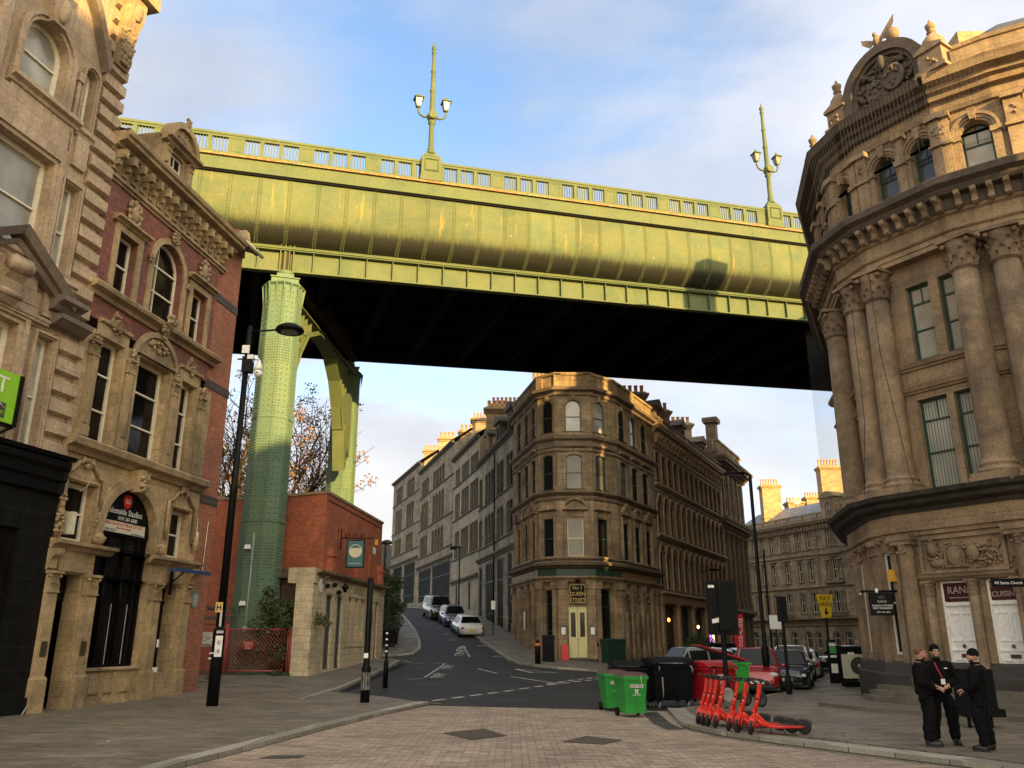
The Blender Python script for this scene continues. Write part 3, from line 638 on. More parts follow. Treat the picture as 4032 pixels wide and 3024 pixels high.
for s in (.52,2.42,5.12,7.0):    # slim pilasters between them
    m.box(s-.17,s+.17,.05,.17,7.9,10.75); m.box(s-.1,s+.1,.17,.2,8.3,10.45); m.box(s-.21,s+.21,.05,.22,7.9,8.22); sq_cap(m,FA,s,.05,10.5,.42,.38,.13); blobs(m,FA,s,.17,11.12,.3,.3,6,int(s*9),.09)
m.build('carved_trim',SAC,A)
m=MB(FA)   # ground floor stonework
for s0,s1 in ((.02,.44),(1.66,2.26),(5.06,5.78),(7.0,7.66)):
    c=(s0+s1)/2; w=min(.46,s1-s0); m.box(c-w/2,c+w/2,.05,.24,.9,3.3); m.box(c-w/2-.05,c+w/2+.05,.05,.30,-.15,.95); m.frus(c-w/2-.05,c+w/2+.05,.05,.30,.95,1.02,.03); sq_cap(m,FA,c,.05,3.32,.55,w,.2)
m.box(.44,1.7,.03,.14,3.9,4.5); m.box(5.8,7.05,.03,.14,3.9,4.5)
for a,b in ((-.05,2.72),(4.82,7.95)): m.mould([FA(a,0,0)[:2],FA(b,0,0)[:2]],[(0,4.48),(.2,4.5),(.25,4.6),(.42,4.64),(.44,4.74),(0,4.8)])
for s in (.1,7.6): console(m,FA,s,.05,4.48,.34,.6,.34)
for s in (.1,): blobs(m,FA,s,.2,5.45,.3,1.3,16,31,.1)
m.ring(outline(1.82,5.32,4.75,7.0,1.72,16),outline(2.12,5.02,4.75,6.75,1.42,16),.05,.2); m.ring(outline(1.7,5.44,4.75,7.1,1.82,16),outline(1.82,5.32,4.75,7.0,1.72,16),.05,.12)
m.prism([(3.35,6.65),(3.8,6.65),(3.92,7.35),(3.25,7.35)],.05,.4); blobs(m,FA,3.58,.42,7.0,.42,.6,14,41,.1); blobs(m,FA,3.58,.3,7.25,1.1,.3,8,42,.1)
for s in (1.92,5.25): blobs(m,FA,s,.12,5.45,.3,.65,9,int(s*7),.09); m.ell(FA(s,.2,4.98) if False else (s,.22,4.95),(.24,.16,.2),10,7); blobs(m,FA,s,.28,4.98,.4,.3,8,int(s*5),.09)
m.ell((7.55,.2,5.4),(.12,.12,.3),8,6)
for a,b in ((.36,1.68),(5.9,7.12)):
    c=(a+b)/2; m.mould([FA(a-.06,0,0)[:2],FA(b+.06,0,0)[:2]],STR(6.5,.1,.16)); m.ring(outline(a-.14,b+.14,4.78,6.62),outline(a,b,4.78,6.5),.05,.10)
    for k in (-1,1): m.tube([FA(c+k*.88,.12,6.72) if False else (c+k*.88,.12,5.4),(c+k*.88,.12,6.72),(c+k*.62,.12,6.82),(c+k*.3,.12,7.14),(c+k*.05,.12,7.16)],.06,6)
    blobs(m,FA,c,.14,7.16,.5,.4,12,int(c*11),.09)
for s in (.36,): pass
m.mould([FA(2.2,0,0)[:2],FA(5.05,0,0)[:2]],STR(1.02,.14,.14)); 
for s in (2.5,3.2,3.95,4.75): m.box(s-.1,s+.1,.05,.11,.1,1.02)
m.box(2.2,5.06,.05,.13,-.1,.18); m.box(2.2,5.06,.05,.10,.42,.46)
m.build('carved_ground_floor_trim',SAC,A)
for (a,b,c,d,r) in top_ops:
    window(A,FA,a,b,c,d,r,-.26,WHT,GLD,.10,(.5,) if not r else (.36,.68),() if not r else (.33,),depth=.1)
for (a,b,c,d,r) in mid_ops: window(A,FA,a,b,c,d,r,-.24,WHT,GLD,.11,(.34,.68),depth=.12)
for a,b in ((.36,1.68),(5.9,7.12)): window(A,FA,a,b,4.78,6.5,0,-.24,WHT,GLD,.12,(.5,),(.25,) if a<1 else (),depth=.1)
# black arched shop window with sign
m=MB(FA); m.ring(outline(2.12,5.02,1.15,6.75,1.42,14),outline(2.22,4.92,1.25,6.65,1.34,14),-.32,-.16)
for s in (2.98,3.85,4.6): m.box(s-.035,s+.035,-.3,-.14,1.2,5.3)
m.box(2.15,5.0,-.3,-.1,3.78,3.9); m.box(2.15,5.0,-.3,-.12,5.22,5.3)
for s in (2.95,3.85): m.lathe(s,-.12,[(.05,1.2),(.05,3.3),(.08,3.35),(.05,3.42),(.05,4.0),(.07,4.1),(.05,4.2)],8)
sw=m.build('shop_window',BLACKP,A,'black painted arched shop window')
g=MB(FA); g.poly([(x,-.24,z) for x,z in outline(2.15,4.98,1.2,5.3)]); g.build('pane',GLD,sw,recalc=False)
m=MB(FA)
for s in (2.7,3.6,4.45): m.box(s-.012,s+.012,-.21,-.19,1.25,3.1)
m.build('blind_cord',plain('grey_cord',(.35,.35,.34),.5),sw)
m=MB(FA); m.prism([(x,z) for x,z in outline(2.14,5.0,5.28,6.72,1.40,14)],-.14,-.10); sg=m.build('fascia_sign',BLACKP,A,'black arched sign with a red shield and white lettering')
WT=plain('white_lettering',(.75,.73,.68),.5); RT=plain('red_lettering',(.45,.035,.03),.5); REDP=plain('red_sign_paint',(.62,.015,.02),.4); BOARD=plain('cream_board',(.62,.58,.44),.5)
m=MB(FA); m.prism([(3.4,6.22),(3.34,6.4),(3.4,6.56),(3.58,6.6),(3.76,6.56),(3.82,6.4),(3.76,6.22),(3.58,6.12)],-.10,-.085); m.build('red_shield',REDP,sg)
text('as',.32,FA,3.58,-.08,6.4,WT,sg); text('akenside Studios',.29,FA,3.58,-.095,6.0,WT,sg,sx=.92); text('0191 261 6300',.17,FA,3.7,-.095,5.78,WT,sg)
m=MB(FA); m.box(2.26,4.68,-.095,-.06,5.31,5.66); nb=m.build('letting_board',BOARD,sg)
text('Niche Serviced Offices TO LET',.165,FA,3.47,-.055,5.585,RT,nb); text('Virtual Offices Available',.085,FA,3.5,-.055,5.46,RT,nb); text('07984 302525',.1,FA,2.8,-.055,5.37,plain('grey_lettering',(.12,.12,.12),.5),nb); text('www.akenside.co.uk',.085,FA,4.25,-.055,5.35,MATS['grey_lettering'],nb)
m=MB(FA); m.lathe(0,0,[(.06,5.37),(.08,5.45),(.08,5.5),(.04,5.56)],8,F=lambda x,y,z:FA(2.38+x,-.05+y*.1,z)); m.build('green_emblem',plain('lime_green',(.12,.5,.04),.5),nb)
# doors
m=MB(FA); m.box(.5,1.0,-.42,-.36,-.1,3.1); m.box(.5,1.62,-.5,-.42,3.1,3.85); d1=m.build('door',BLACKP,A,'open black entrance door at the left end')
m=MB(FA); m.box(.62,.66,-.35,-.30,1.35,1.75); m.build('handle',WHITE,d1)
m=MB(FA); m.box(.98,1.05,-.5,-.36,-.1,3.1); m.box(1.02,1.62,-2.0,-1.9,-.1,3.6); m.build('hallway_wall',SA,A)
m=MB(FA); m.box(5.9,6.85,-.45,-.38,.9,3.85); m.box(6.2,6.26,-.38,-.34,.9,3.3); m.box(5.9,6.85,-.38,-.33,3.2,3.28); m.build('doorway_window',BLACKP,A)
m=MB(FA); m.box(5.72,5.82,.24,.27,1.75,2.0); m.box(5.66,5.9,-.05,.27,.95,1.1); m.build('letter_tray',WHITE,A)
for s in (.22,1.9): m=MB(FA); m.box(s-.12,s+.12,.24,.26,1.55,1.95); m.build('brass_plate',plain('dark_brass',(.12,.09,.05),.4,.6),A)
m=MB(FA); m.box(.55,.73,-.05,.25,4.95,5.6); m.build('junction_box',BOARD,A)
m=MB(FA); m.tube([(7.85,.02,6.4),(7.85,.02,4.9),(7.6,.06,4.72)],.015,5); m.tube([(7.95,0,4.5),(8.6,0,4.4),(8.65,0,6.4)],.012,5); m.build('cable',WHT,A)
m=MB(FA); m.box(7.86,7.95,0,.06,5.4,5.9); m.build('wall_light',WHITE,A)
# round plaque
m=MB(); m.lathe(0,0,[(.30,0),(.30,.03),(.27,.04),(.0,.04)],20,False,F=lambda x,y,z:FA(8.35+x,-.06+z,3.45+y*1.15)); pq=m.build('wall_plaque',plain('grey_green_plaque',(.19,.22,.19),.5),A)
for i,t in enumerate(('THE PLAQUE','',)): pass
m=MB(FA)
for i in range(6): m.box(8.35-.17+abs(i-2.5)*.02,8.35+.17-abs(i-2.5)*.02,-.02,-.012,3.24+i*.07,3.265+i*.07)
m.build('plaque_lettering',WT,pq)
# blue awning bracket
m=MB(FA); m.box(5.9,8.0,.55,.70,4.28,4.40); m.box(5.9,6.0,.24,.6,4.3,4.38)
aw=m.build('blue_awning_box',plain('blue_paint',(.025,.06,.16),.4),A); m=MB(FA); m.tube([(6.15,.26,3.9),(6.3,.6,4.28)],.03,6); m.box(6.08,6.2,.22,.28,3.5,4.3); m.build('bracket',BLACKP,aw)
# roof and dormer
m=MB(FA); m.add([(-.1,.55,18.16),(9.3,.4,18.16),(9.3,-1.6,18.9),(-.1,-1.6,18.9),(9.3,-9,18.9),(-.1,-9,18.9)],[(0,1,2,3),(3,2,4,5)]); m.box(-.1,9.3,.5,.62,18.05,18.2); m.build('roof',SLATE,A)
m=MB(FA); m.box(8.3,9.0,-3.2,.1,18.0,18.9); m.box(9.0,9.35,-9.1,-.02,18.0,18.75); m.build('parapet_end',RB2,A)
m=MB(FA); m.tube([(8.1,.68,18.12),(9.6,.68,18.12)],.08,8); m.build('gutter_pipe',BOARD,A); m=MB(FA); m.frus(8.0,8.5,.2,.7,18.1,18.7,.1); m.build('end_urn_block',SAC,A)
m=MB(FA); m.wall(2.6,4.5,18.2,19.62,[(3.1,4.0,18.4,19.45,0)],.0,.25); m.box(2.6,2.9,-1.6,-.02,18.2,19.7); m.box(4.2,4.5,-1.6,-.02,18.2,19.7)
for s in (2.8,4.3): m.box(s-.15,s+.15,.0,.16,18.2,19.45); sq_cap(m,FA,s,.0,19.25,.24,.26,.16)
m.mould([FA(2.45,0,0)[:2],FA(4.65,0,0)[:2]],[(0,19.55),(.2,19.58),(.24,19.66),(.4,19.7),(.42,19.78),(0,19.82)])
ol=outline(2.7,4.4,19.8,20.6,.8,14); m.prism(ol,-.1,.15); m.ring(outline(2.55,4.55,19.8,20.75,.9,14),outline(2.75,4.35,19.8,20.5,.68,14),-.15,.32); m.prism(outline(2.65,4.45,19.75,20.35,.4,10),-1.7,-.1)
blobs(m,FA,3.55,.18,20.15,.85,.45,24,61,.08); blobs(m,FA,3.55,.3,20.8,.25,.4,8,62,.09); console(m,FA,2.5,.0,18.75,.16,.5,.35)
dm=m.build('dormer',SAC,A); window(dm,FA,3.1,4.0,18.4,19.45,0,-.12,WHT,GLD,.07,(.5,),(.5,))
m=MB(FA); m.box(7.2,7.6,-1.5,-.9,18.9,19.3); m.build('roof_vent',WHT,A)
# ================================================================ Building B: pale sandstone with black shopfront (left edge)
FB=fr(PA,13)
B=ebuild('stone_building',PA,'tall pinkish stone building with rusticated quoins above a black shopfront at the left edge','building')
bo=[(-4.35,-2.2,12.42,15.6,0),(-1.74,-1.12,12.35,15.3,0),(-4.0,-2.38,17.4,19.75,.8),(-1.66,-1.18,17.3,19.45,.24),(-4.35,-2.4,7.0,10.4,0),(-1.72,-1.1,7.0,10.35,0)]
bo+= [(a-7.2,b-7.2,c,d,r) for a,b,c,d,r in bo if a<-2]
m=MB(FB); m.wall(-12,0,6.6,24.2,bo,0,.42); m.add([(0,0,0),(0,-9,0),(0,-9,24.6),(0,0,24.6)],[(0,1,2,3)]); m.add([(-12,-9,24.3),(0,-9,24.3),(0,0,24.3),(-12,0,24.3)],[(0,1,2,3)]); m.build('stone_wall',SL,B)
m=MB(FB); z=6.35; i=0
while z<22.9:
    h=.62 if i%1==0 else .5
    m.add([(-1.0+.07,.02,z+.03),(-.0,.02,z+.03),(-1.0+.07,.02,z+h-.1),(0,.02,z+h-.1),(-.95,.17,z+.1),(.03,.17,z+.1),(-.95,.17,z+h-.17),(.03,.17,z+h-.17),(.06,-.4,z+.1),(.06,-.4,z+h-.17),(0,-.4,z+.03),(0,-.4,z+h-.1)],
      [(4,5,7,6),(0,1,5,4),(6,7,3,2),(0,4,6,2),(5,8,9,7),(1,10,8,5),(7,9,11,3)]); z+=h; i+=1
m.build('quoins',SL,B)
P2=lambda a,b:[FB(a,0,0)[:2],FB(b,0,0)[:2]]
m=MB(FB)
for (a,b,c,d,r) in bo:
    if a<-8: continue
    w=.3 if b-a>1 else .12
    m.ring(outline(a-w,b+w,c,d+w,r*1.25 if r else 0,12),outline(a-w*.45,b+w*.45,c,d+w*.45,r*1.1 if r else 0,12),0,.16); m.ring(outline(a-w*.45,b+w*.45,c,d+w*.45,r*1.1 if r else 0,12),outline(a,b,c,d,r,12),0,.09)
for a,b,z,d in ((-4.35,-1.68,17.15,.34),(-1.72,-.95,17.1,.2),(-4.6,-1.95,12.2,.3),(-1.85,-.68,12.08,.26)):
    m.mould(P2(a,b),[(0,z-.12),(d*.5,z-.1),(d*.6,z),(d,z+.06),(d,z+.2),(0,z+.26)]); m.box(a+.12,b-.12,0,.12,z-1.15,z-.1)
# hood moulds, big scrolled keystone, pilaster strips
m.prism([(-3.45,19.7),(-2.9,19.7),(-2.72,20.9),(-3.62,20.9)],.0,.34); m.ell((-3.17,.36,20.2),(.2,.18,.42),10,7)
m.box(-5.05,-4.72,0,.22,16.0,23); m.box(-1.95,-1.82,0,.14,16.2,19.0); m.box(-2.0,-1.78,0,.2,18.7,19.0)
m.box(-4.7,-1.85,0,.14,15.9,16.9); m.box(-4.8,-1.9,0,.1,10.6,11.5)
m.build('moulded_trim',SL,B)
m=MB(FB)
def rake(m,F,pts,o1,t=.22):
    for (a,z),(b,z2) in zip(pts[:-1],pts[1:]):
        m.add([(a,0,z),(b,0,z2),(b,o1,z2),(a,o1,z),(a,0,z-t),(b,0,z2-t),(b,o1*.8,z2-t),(a,o1*.8,z-t)],[(0,1,2,3),(4,5,6,7),(3,2,6,7),(0,3,7,4),(1,2,6,5)],F=F)
rake(m,FB,[(-7.0,23.1),(-4.6,23.5),(-2.5,22.5),(-1.75,21.5),(-1.0,20.0)],.42,.26)
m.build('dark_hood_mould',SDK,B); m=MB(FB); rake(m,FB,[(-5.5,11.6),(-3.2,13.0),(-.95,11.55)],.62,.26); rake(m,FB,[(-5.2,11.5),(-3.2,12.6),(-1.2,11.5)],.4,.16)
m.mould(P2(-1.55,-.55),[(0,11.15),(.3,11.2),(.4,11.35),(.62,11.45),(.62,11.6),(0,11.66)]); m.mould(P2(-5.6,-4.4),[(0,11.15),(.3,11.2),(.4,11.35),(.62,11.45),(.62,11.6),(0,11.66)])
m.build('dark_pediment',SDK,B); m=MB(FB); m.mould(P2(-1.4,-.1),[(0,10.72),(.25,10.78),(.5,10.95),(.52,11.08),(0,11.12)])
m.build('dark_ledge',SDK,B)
m=MB(FB); 
console(m,FB,-3.2,.1,11.95,.62,1.25,.6); m.tube([FB(-3.5,.66,11.7),FB(-2.9,.66,11.7)],.2,12,F=ID) if False else m.lathe(0,0,[(.2,-.34),(.2,.34)],14,F=lambda a,b,c:FB(-3.2+c,.58+a,11.72+b)); m.lathe(0,0,[(.1,-.36),(.1,.36)],12,F=lambda a,b,c:FB(-3.2+c,.4+a,10.95+b))
m.mould(P2(-4.9,-1.5),CORN(10.45,.35,.25)); 
m.build('scrolled_keystone',SL,B)
m=MB(FB); console(m,FB,-.45,.1,23.1,.6,2.8,.55); blobs(m,FB,-.45,.35,21.6,.6,2.6,34,71,.12); m.box(-1.0,.22,-.6,.85,23.0,23.5); m.mould(P2(-12,.1),CORN(23.3,.9,.7)); m.build('corner_bracket',SAC,B)
for i,(a,b,c,d,r) in enumerate(bo):
    big=b-a>1; gl=(BLH if c>12 and c<17 else CURT) if big else (GLG if c>17 else CURT)
    window(B,FB,a,b,c,d,r,-.26 if big else -.2,WHT,gl,.15 if big else .12,(.5,) if big else (.48,),depth=.1)
m=MB(FB); m.mould([FB(-12,0,0)[:2],FB(-.15,0,0)[:2],FB(.05,.1,0)[:2]],[(-.05,5.98),(.28,6.0),(.3,6.3),(.4,6.36),(.42,6.62),(.55,6.7),(.57,6.86),(-.05,6.98)])
m.mould(P2(-12,.05),[(0,6.9),(.5,6.94),(.55,7.05),(0,7.1)]); m.build('black_fascia',BLACKP,B)
m=MB(FB); m.wall(-12,.02,-.2,6.1,[(-7,-2.6,.6,4.9,0),(-1.9,-1.2,.3,4.9,0)],.12,.2); m.box(-12,.02,.12,.2,-.2,.5); m.build('black_granite_shopfront',BLACKG,B)
for a,b in ((-7,-2.6),(-1.9,-1.2)):
    g=MB(FB); g.poly([(a,0,.5),(b,0,.5),(b,0,4.95),(a,0,4.95)]); g.build('shop_pane',GLD,B,recalc=False)
m=MB(FB); m.tube([(.16,.1,4.9),(.12,.12,3),(.1,.16,1.0),(.02,.2,.3),(-.35,.4,.1)],.018,6); m.build('hanging_cable',plain('grey_cable',(.3,.28,.26),.5),B)
m=MB(FB); m.tube([(-.1,.9,6.05),(.2,.85,6.2),(.5,.75,6.7)],.012,5); m.build('thin_wire',MATS['grey_cable'],B)
# green TO LET board
LIME=plain('lime_green_board',(.24,.52,.02),.4)
G_=empty('letting_board',FB(-3.6,.5,7.6),'lime green LET board with white letter on the left stone building','sign')
m=MB(FB); m.box(-5.2,-2.5,.50,.54,7.45,8.8); bd=m.build('board',LIME,G_)
m=MB(FB); m.box(-2.5,-2.38,.46,.58,7.40,8.8); m.box(-5.2,-2.38,.44,.5,7.35,7.45); m.tube([(-2.8,.1,7.0),(-2.45,.5,7.38)],.04,6); m.build('frame',BLACKP,G_)
text('LET',.62,FB,-3.35,.545,8.4,WT,bd,sx=1.1)
m=MB(FB); m.box(-3.75,-2.8,.54,.548,7.55,7.95); m.build('logo_panel',plain('dark_grey_panel',(.05,.05,.05),.5),bd)
m=MB(FB); m.tube([(-3.3,.555,7.81),(-3.05,.555,7.92),(-2.83,.555,7.79)],.02,5); m.build('roof_shaped_logo',WT,bd); text('WOODRUFF',.13,FB,-3.2,.55,7.68,LIME,bd)
# ================================================================ Corner bank building on the right
K0,K1,K2,K3,K4=(20.9,19.04),(14.28,23.5),(12.3,26.64),(12.1,27.8),(12.9,31.75)
F1=fr(K2,147.8); F2=fr(K3,170.2); F3=fr(K4,191.4); F0=fr(K1,124)
U=[(15.7,37.8),(12.9,31.75),(12.07,27.95),(12.45,26.3),(14.06,23.83),(15.5,22.72),(20.5,20.0)]
G1=fr(U[3],math.degrees(math.atan2(U[4][0]-U[3][0],U[4][1]-U[3][1]))); G2=fr(U[2],math.degrees(math.atan2(U[3][0]-U[2][0],U[3][1]-U[2][1])))
G0=fr(U[4],math.degrees(math.atan2(U[5][0]-U[4][0],U[5][1]-U[4][1]))); GR=fr(U[5],math.degrees(math.atan2(U[6][0]-U[5][0],U[6][1]-U[5][1]))); G3=fr(U[1],math.degrees(math.atan2(U[2][0]-U[1][0],U[2][1]-U[1][1])))
BK=ebuild('corner_bank_building',K2,'ornate brown stone corner building with giant Corinthian columns, arched attic windows and white restaurant doors','building')
Lw=[(15.7,37.8),K4,K3,K2,K1,K0]
# lower walls
m=MB(); 
m.wall(0,3.71,-.2,5.2,[(1.12,2.02,.6,3.68,0),(2.52,3.44,.6,3.68,0)],0,.3,F=F1); m.wall(0,1.18,-.2,5.2,[(.22,.86,1.55,4.7,0)],0,.25,F=F2); m.wall(0,4.05,-.2,5.2,[(2.6,3.4,1.55,4.7,0),(.6,1.4,1.55,4.7,0)],0,.25,F=F3); m.wall(0,8,-.2,5.2,[(1.0,2.2,1.2,4.7,0)],0,.25,F=F0)
m.add([(15.7,37.8,-.2),(12.9,31.75,-.2),(12.9,31.75,20),(15.7,37.8,20)],[(0,1,2,3)],F=lambda x,y,z:(x,y,z))
m.build('ground_floor_wall',SB,BK)
m=MB(); m.mould(Lw,[(-.02,-.2),(.28,-.2),(.28,.95),(.22,1.0),(.16,1.3),(-.02,1.36)]); m.build('black_plinth',surf('dark_plinth_stone',(.035,.03,.028),(.06,.05,.043),.6,3,.3,14),BK)
m=MB(); m.mould(Lw,[(-.05,5.08),(.1,5.1),(.12,5.22),(.2,5.24),(.22,5.36),(.14,5.38),(.14,5.85),(-.05,5.9)]); m.build('frieze',SB,BK)
m=MB(); m.mould(Lw,[(-.05,5.78),(.2,5.8),(.25,5.92),(.45,5.98),(.52,6.02),(.56,6.14),(.74,6.22),(.78,6.36),(-.05,6.48)]); m.build('black_cornice',LEAD,BK)
# steps
def offpoly(o,s0=-.6,s1=6): return [F2(-.3,o*.8,0)[:2],F2(.6,o*1.0,0)[:2],F1(.4,o*1.05,0)[:2],F1(1.6,o*1.02,0)[:2],F1(3.6,o*.95,0)[:2],F0(2.2,o,0)[:2],F0(7,o,0)[:2],F0(7,-.2,0)[:2],F1(1,-.4,0)[:2],F2(.3,-.4,0)[:2]]
m=MB(F=lambda x,y,z:(x,y,z))
for o,z in ((3.0,.16),(1.15,.32),(.85,.47),(.5,.62)): m.vprism(offpoly(o),-.05,z+.03)
m.build('steps',surf('step_stone',(.17,.145,.115),(.12,.105,.085),.75,2,.3,20),BK)
# door case
m=MB(F1)
m.mould([F1(.62,0,0)[:2],F1(3.55,0,0)[:2]],[(0,3.68),(.1,3.7),(.14,3.76),(.2,3.78),(.24,3.86),(0,3.9)])
m.box(.75,3.38,0,.05,3.9,5.02)
for a,b,c,d in ((.75,3.38,4.92,5.02),(.75,3.38,3.9,3.98)): m.box(a,b,.05,.14,c,d)
for a,b in ((.75,.86),(3.27,3.38)): m.box(a,b,.05,.14,3.98,4.92)
for s in (.66,3.47): blobs(m,F1,s,.08,4.4,.14,1.0,10,int(s*10),.05,'rect')
m.ell((1.18,.1,4.62),(.17,.2,.22),10,8); m.ell((1.18,.22,4.56),(.05,.08,.07),6,5); blobs(m,F1,1.18,.1,4.6,.5,.6,16,80,.07); m.ell((1.3,.08,4.2),(.3,.12,.14),10,6)
m.ell((1.85,.08,4.4),(.27,.12,.33),14,8); m.ring(outline(1.55,2.15,4.06,4.74,.3),outline(1.6,2.1,4.1,4.7,.26),.05,.16); m.ell((2.4,.08,4.42),(.2,.14,.24),12,8); m.ell((2.4,.16,4.42),(.09,.1,.12),8,6)
blobs(m,F1,2.3,.08,4.4,2.0,.8,70,81,.075,'rect'); blobs(m,F1,2.9,.1,4.35,.6,.6,22,82,.08,'rect')
m.build('heraldic_relief_panel',SBC,BK)
m=MB(F1)
def shaft(mb,F,s,o,z0,z1,r,caph,seg=16):
    mb.lathe(s,o,[(r*1.35,z0),(r*1.35,z0+.12),(r*1.2,z0+.18),(r*1.25,z0+.24),(r*1.05,z0+.3),(r,z0+.4),(r*.97,(z0+z1)/2),(r*.88,z1-caph)],seg,F=F); corinthian(mb,F,s,o,z1-caph,caph,r*.88,12)
for s,r in ((.92,.15),(2.27,.14),(3.58,.15)): mc=MB(F1); shaft(mc,F1,s,.14,.62,3.68,r,.42); mc.build('door_column',SBC,BK)
for s in (.36,3.9): m.lathe(s,.2,[(.33,.62),(.33,.9),(.28,1.0),(.26,1.1),(.255,2.5),(.225,4.45),(.25,4.5),(.23,4.55),(.24,4.75),(.3,4.82)],18); m.box(s-.34,s+.34,-.02,.5,4.82,4.95); m.box(s-.38,s+.38,-.02,.54,4.95,5.1); blobs(m,F1,s,.44,4.65,.4,.2,8,int(s*9),.06)
for F,s in ((F2,.05),(F2,1.0),(F3,2.2),(F3,3.75),(F3,.3)): m.box(s-.16,s+.16,0,.12,1.3,4.7,F=F); sq_cap(m,F,s,0,4.68,.3,.3,.14); m.box(s-.26,s+.26,0,.22,4.98,5.1,F=F)
m.build('ground_floor_columns',SBC,BK)
# doors
MAROON=plain('maroon_board',(.055,.012,.018),.35); GREYL=plain('grey_letters',(.42,.36,.34),.5)
for i,(a,b,st) in enumerate(((1.14,2.02,('RANI',)),(2.54,3.44,('INDIAN','CUISINE')))):
    m=MB(F1); m.box(a,b,-.26,-.2,.62,3.06); 
    for x0,x1,z0,z1 in ((.1,.42,1.95,2.75),(.48,.8,1.95,2.75),(.1,.42,.78,1.45),(.48,.8,.78,1.45)): m.ring(outline(a+x0,a+x1,z0,z1),outline(a+x0+.03,a+x1-.03,z0+.03,z1-.03),-.2,-.17)
    m.box(a+.04,b-.04,-.2,-.165,1.68,1.71); dr=m.build('door',WHITE,BK,'white panelled door')
    m=MB(F1); m.ell(((a+b)/2,-.14,1.82),(.055,.05,.055),10,7); m.box((a+b)/2-.14,(a+b)/2+.14,-.19,-.165,1.5,1.6); m.build('brass_knob',MATS['dark_brass'],dr)
    m=MB(F1); m.box(a,b,-.24,-.12,2.96,3.06); m.build('transom_rail',WHITE,dr)
    m=MB(F1); m.box(a+.04,b-.02,-.2,-.15,3.08,3.66); sb=m.build('name_board',MAROON,BK)
    if len(st)==1: text(st[0],.3,F1,(a+b)/2+.05,-.147,3.4,GREYL,sb,sx=.95); m=MB(F1); m.box(a+.2,b-.05,-.15,-.145,3.18,3.2); m.build('underline',GREYL,sb)
    else: text(st[0],.22,F1,(a+b)/2,-.147,3.5,GREYL,sb); text(st[1],.22,F1,(a+b)/2,-.147,3.24,GREYL,sb,sx=.95)
    m=MB(F1); m.ring(outline(a-.02,b+.02,.6,3.68),outline(a+.05,b-.05,.6,3.62),-.25,-.14); m.build('door_frame',WHITE,BK)
for F,a,b in ((F2,.22,.86),(F3,2.6,3.4),(F3,.6,1.4)): window(BK,F,a,b,1.55,4.7,0,-.12,WHITE,GLD,.075,(.5,))
window(BK,F0,1.0,2.2,1.2,4.7,0,-.12,WHITE,GLD,.075,(.5,))
m=MB(F2); m.frus(.86,1.08,.12,.32,3.75,4.12,.03); m.box(.9,1.04,.3,.325,3.86,4.0); m.build('alarm_box',plain('alarm_yellow',(.62,.33,.04),.4),BK)
# upper walls --------------------------------------------------
UW=U
m=MB(); L1=2.95
u1=[(.80,1.80,6.5,9.42,0),(2.02,2.86,6.5,9.42,0),(.98,1.78,10.72,13.3,0),(2.1,2.86,10.72,13.3,0)]
u2=[(.5,1.2,6.6,9.4,0)]
m.wall(0,2.95,6.3,14.1,u1,-.32,.28,F=G1); m.wall(0,1.69,6.3,14.1,[],-.32,F=G2); m.wall(0,3.9,6.3,14.1,[(.9,1.9,6.6,9.4,0),(.9,1.9,10.7,13.2,0)],-.32,.28,F=G3); m.wall(0,1.8,6.3,14.1,[],-.32,F=G0); m.wall(0,5.5,6.3,14.1,[(1.2,2.2,6.6,9.4,0),(1.2,2.2,10.7,13.3,0)],-.32,.28,F=GR)
ua=[(.62,1.45,15.95,18.25,.42),(2.0,2.8,15.95,18.25,.42)]
m.wall(0,2.95,16.0,19.4,ua,-.2,.3,F=G1); m.wall(0,1.69,16.0,19.4,[(.45,1.15,15.95,18.2,.36)],-.2,.3,F=G2); m.wall(0,3.9,16,19.4,[(1.0,1.9,15.95,18.2,.45),(2.5,3.3,15.95,18.2,.42)],-.2,.3,F=G3); m.wall(0,1.8,16,19.4,[(.72,1.62,15.9,18.2,.45)],-.2,.3,F=G0); m.wall(0,5.5,16,19.4,[(1.2,2.2,15.9,18.2,.45)],-.2,.3,F=GR)
m.build('upper_wall',SB,BK)
m=MB(); 
m.mould(U,[(-.45,14.08),(.06,14.1),(.06,14.26),(.1,14.28),(.1,14.44),(.18,14.48),(.2,14.54),(.08,14.56),(.08,15.02),(.16,15.06),(.2,15.16),(-.45,15.2)])
m.mould(U[4:],[(-.45,19.3),(.0,19.32),(.05,19.5),(.2,19.56),(.22,19.7),(.5,19.78),(.56,19.94),(.62,20.06),(-.45,20.16)])
m.mould(U,[(-.3,18.75),(-.1,18.78),(-.06,18.9),(-.2,18.95),(-.3,18.96)])
for F,Ln in ((G1,2.95),(G0,1.8),(GR,5.5),(G2,1.69),(G3,3.9)):
    for z in (9.62,10.4): m.mould([F(0,-.32,0)[:2],F(Ln,-.32,0)[:2]],[(0,z),(.08,z+.02),(.1,z+.08),(.16,z+.1),(.2,z+.2),(.22,z+.24),(0,z+.27)])
m.build('entablature',SB,BK)
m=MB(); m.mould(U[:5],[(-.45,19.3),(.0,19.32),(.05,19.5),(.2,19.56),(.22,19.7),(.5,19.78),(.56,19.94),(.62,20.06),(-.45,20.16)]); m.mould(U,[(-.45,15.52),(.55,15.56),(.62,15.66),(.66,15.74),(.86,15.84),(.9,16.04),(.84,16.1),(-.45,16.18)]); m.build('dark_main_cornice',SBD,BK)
m=MB(); m.mould(U,[(-.45,15.14),(.24,15.16),(.3,15.52),(-.45,15.54)])
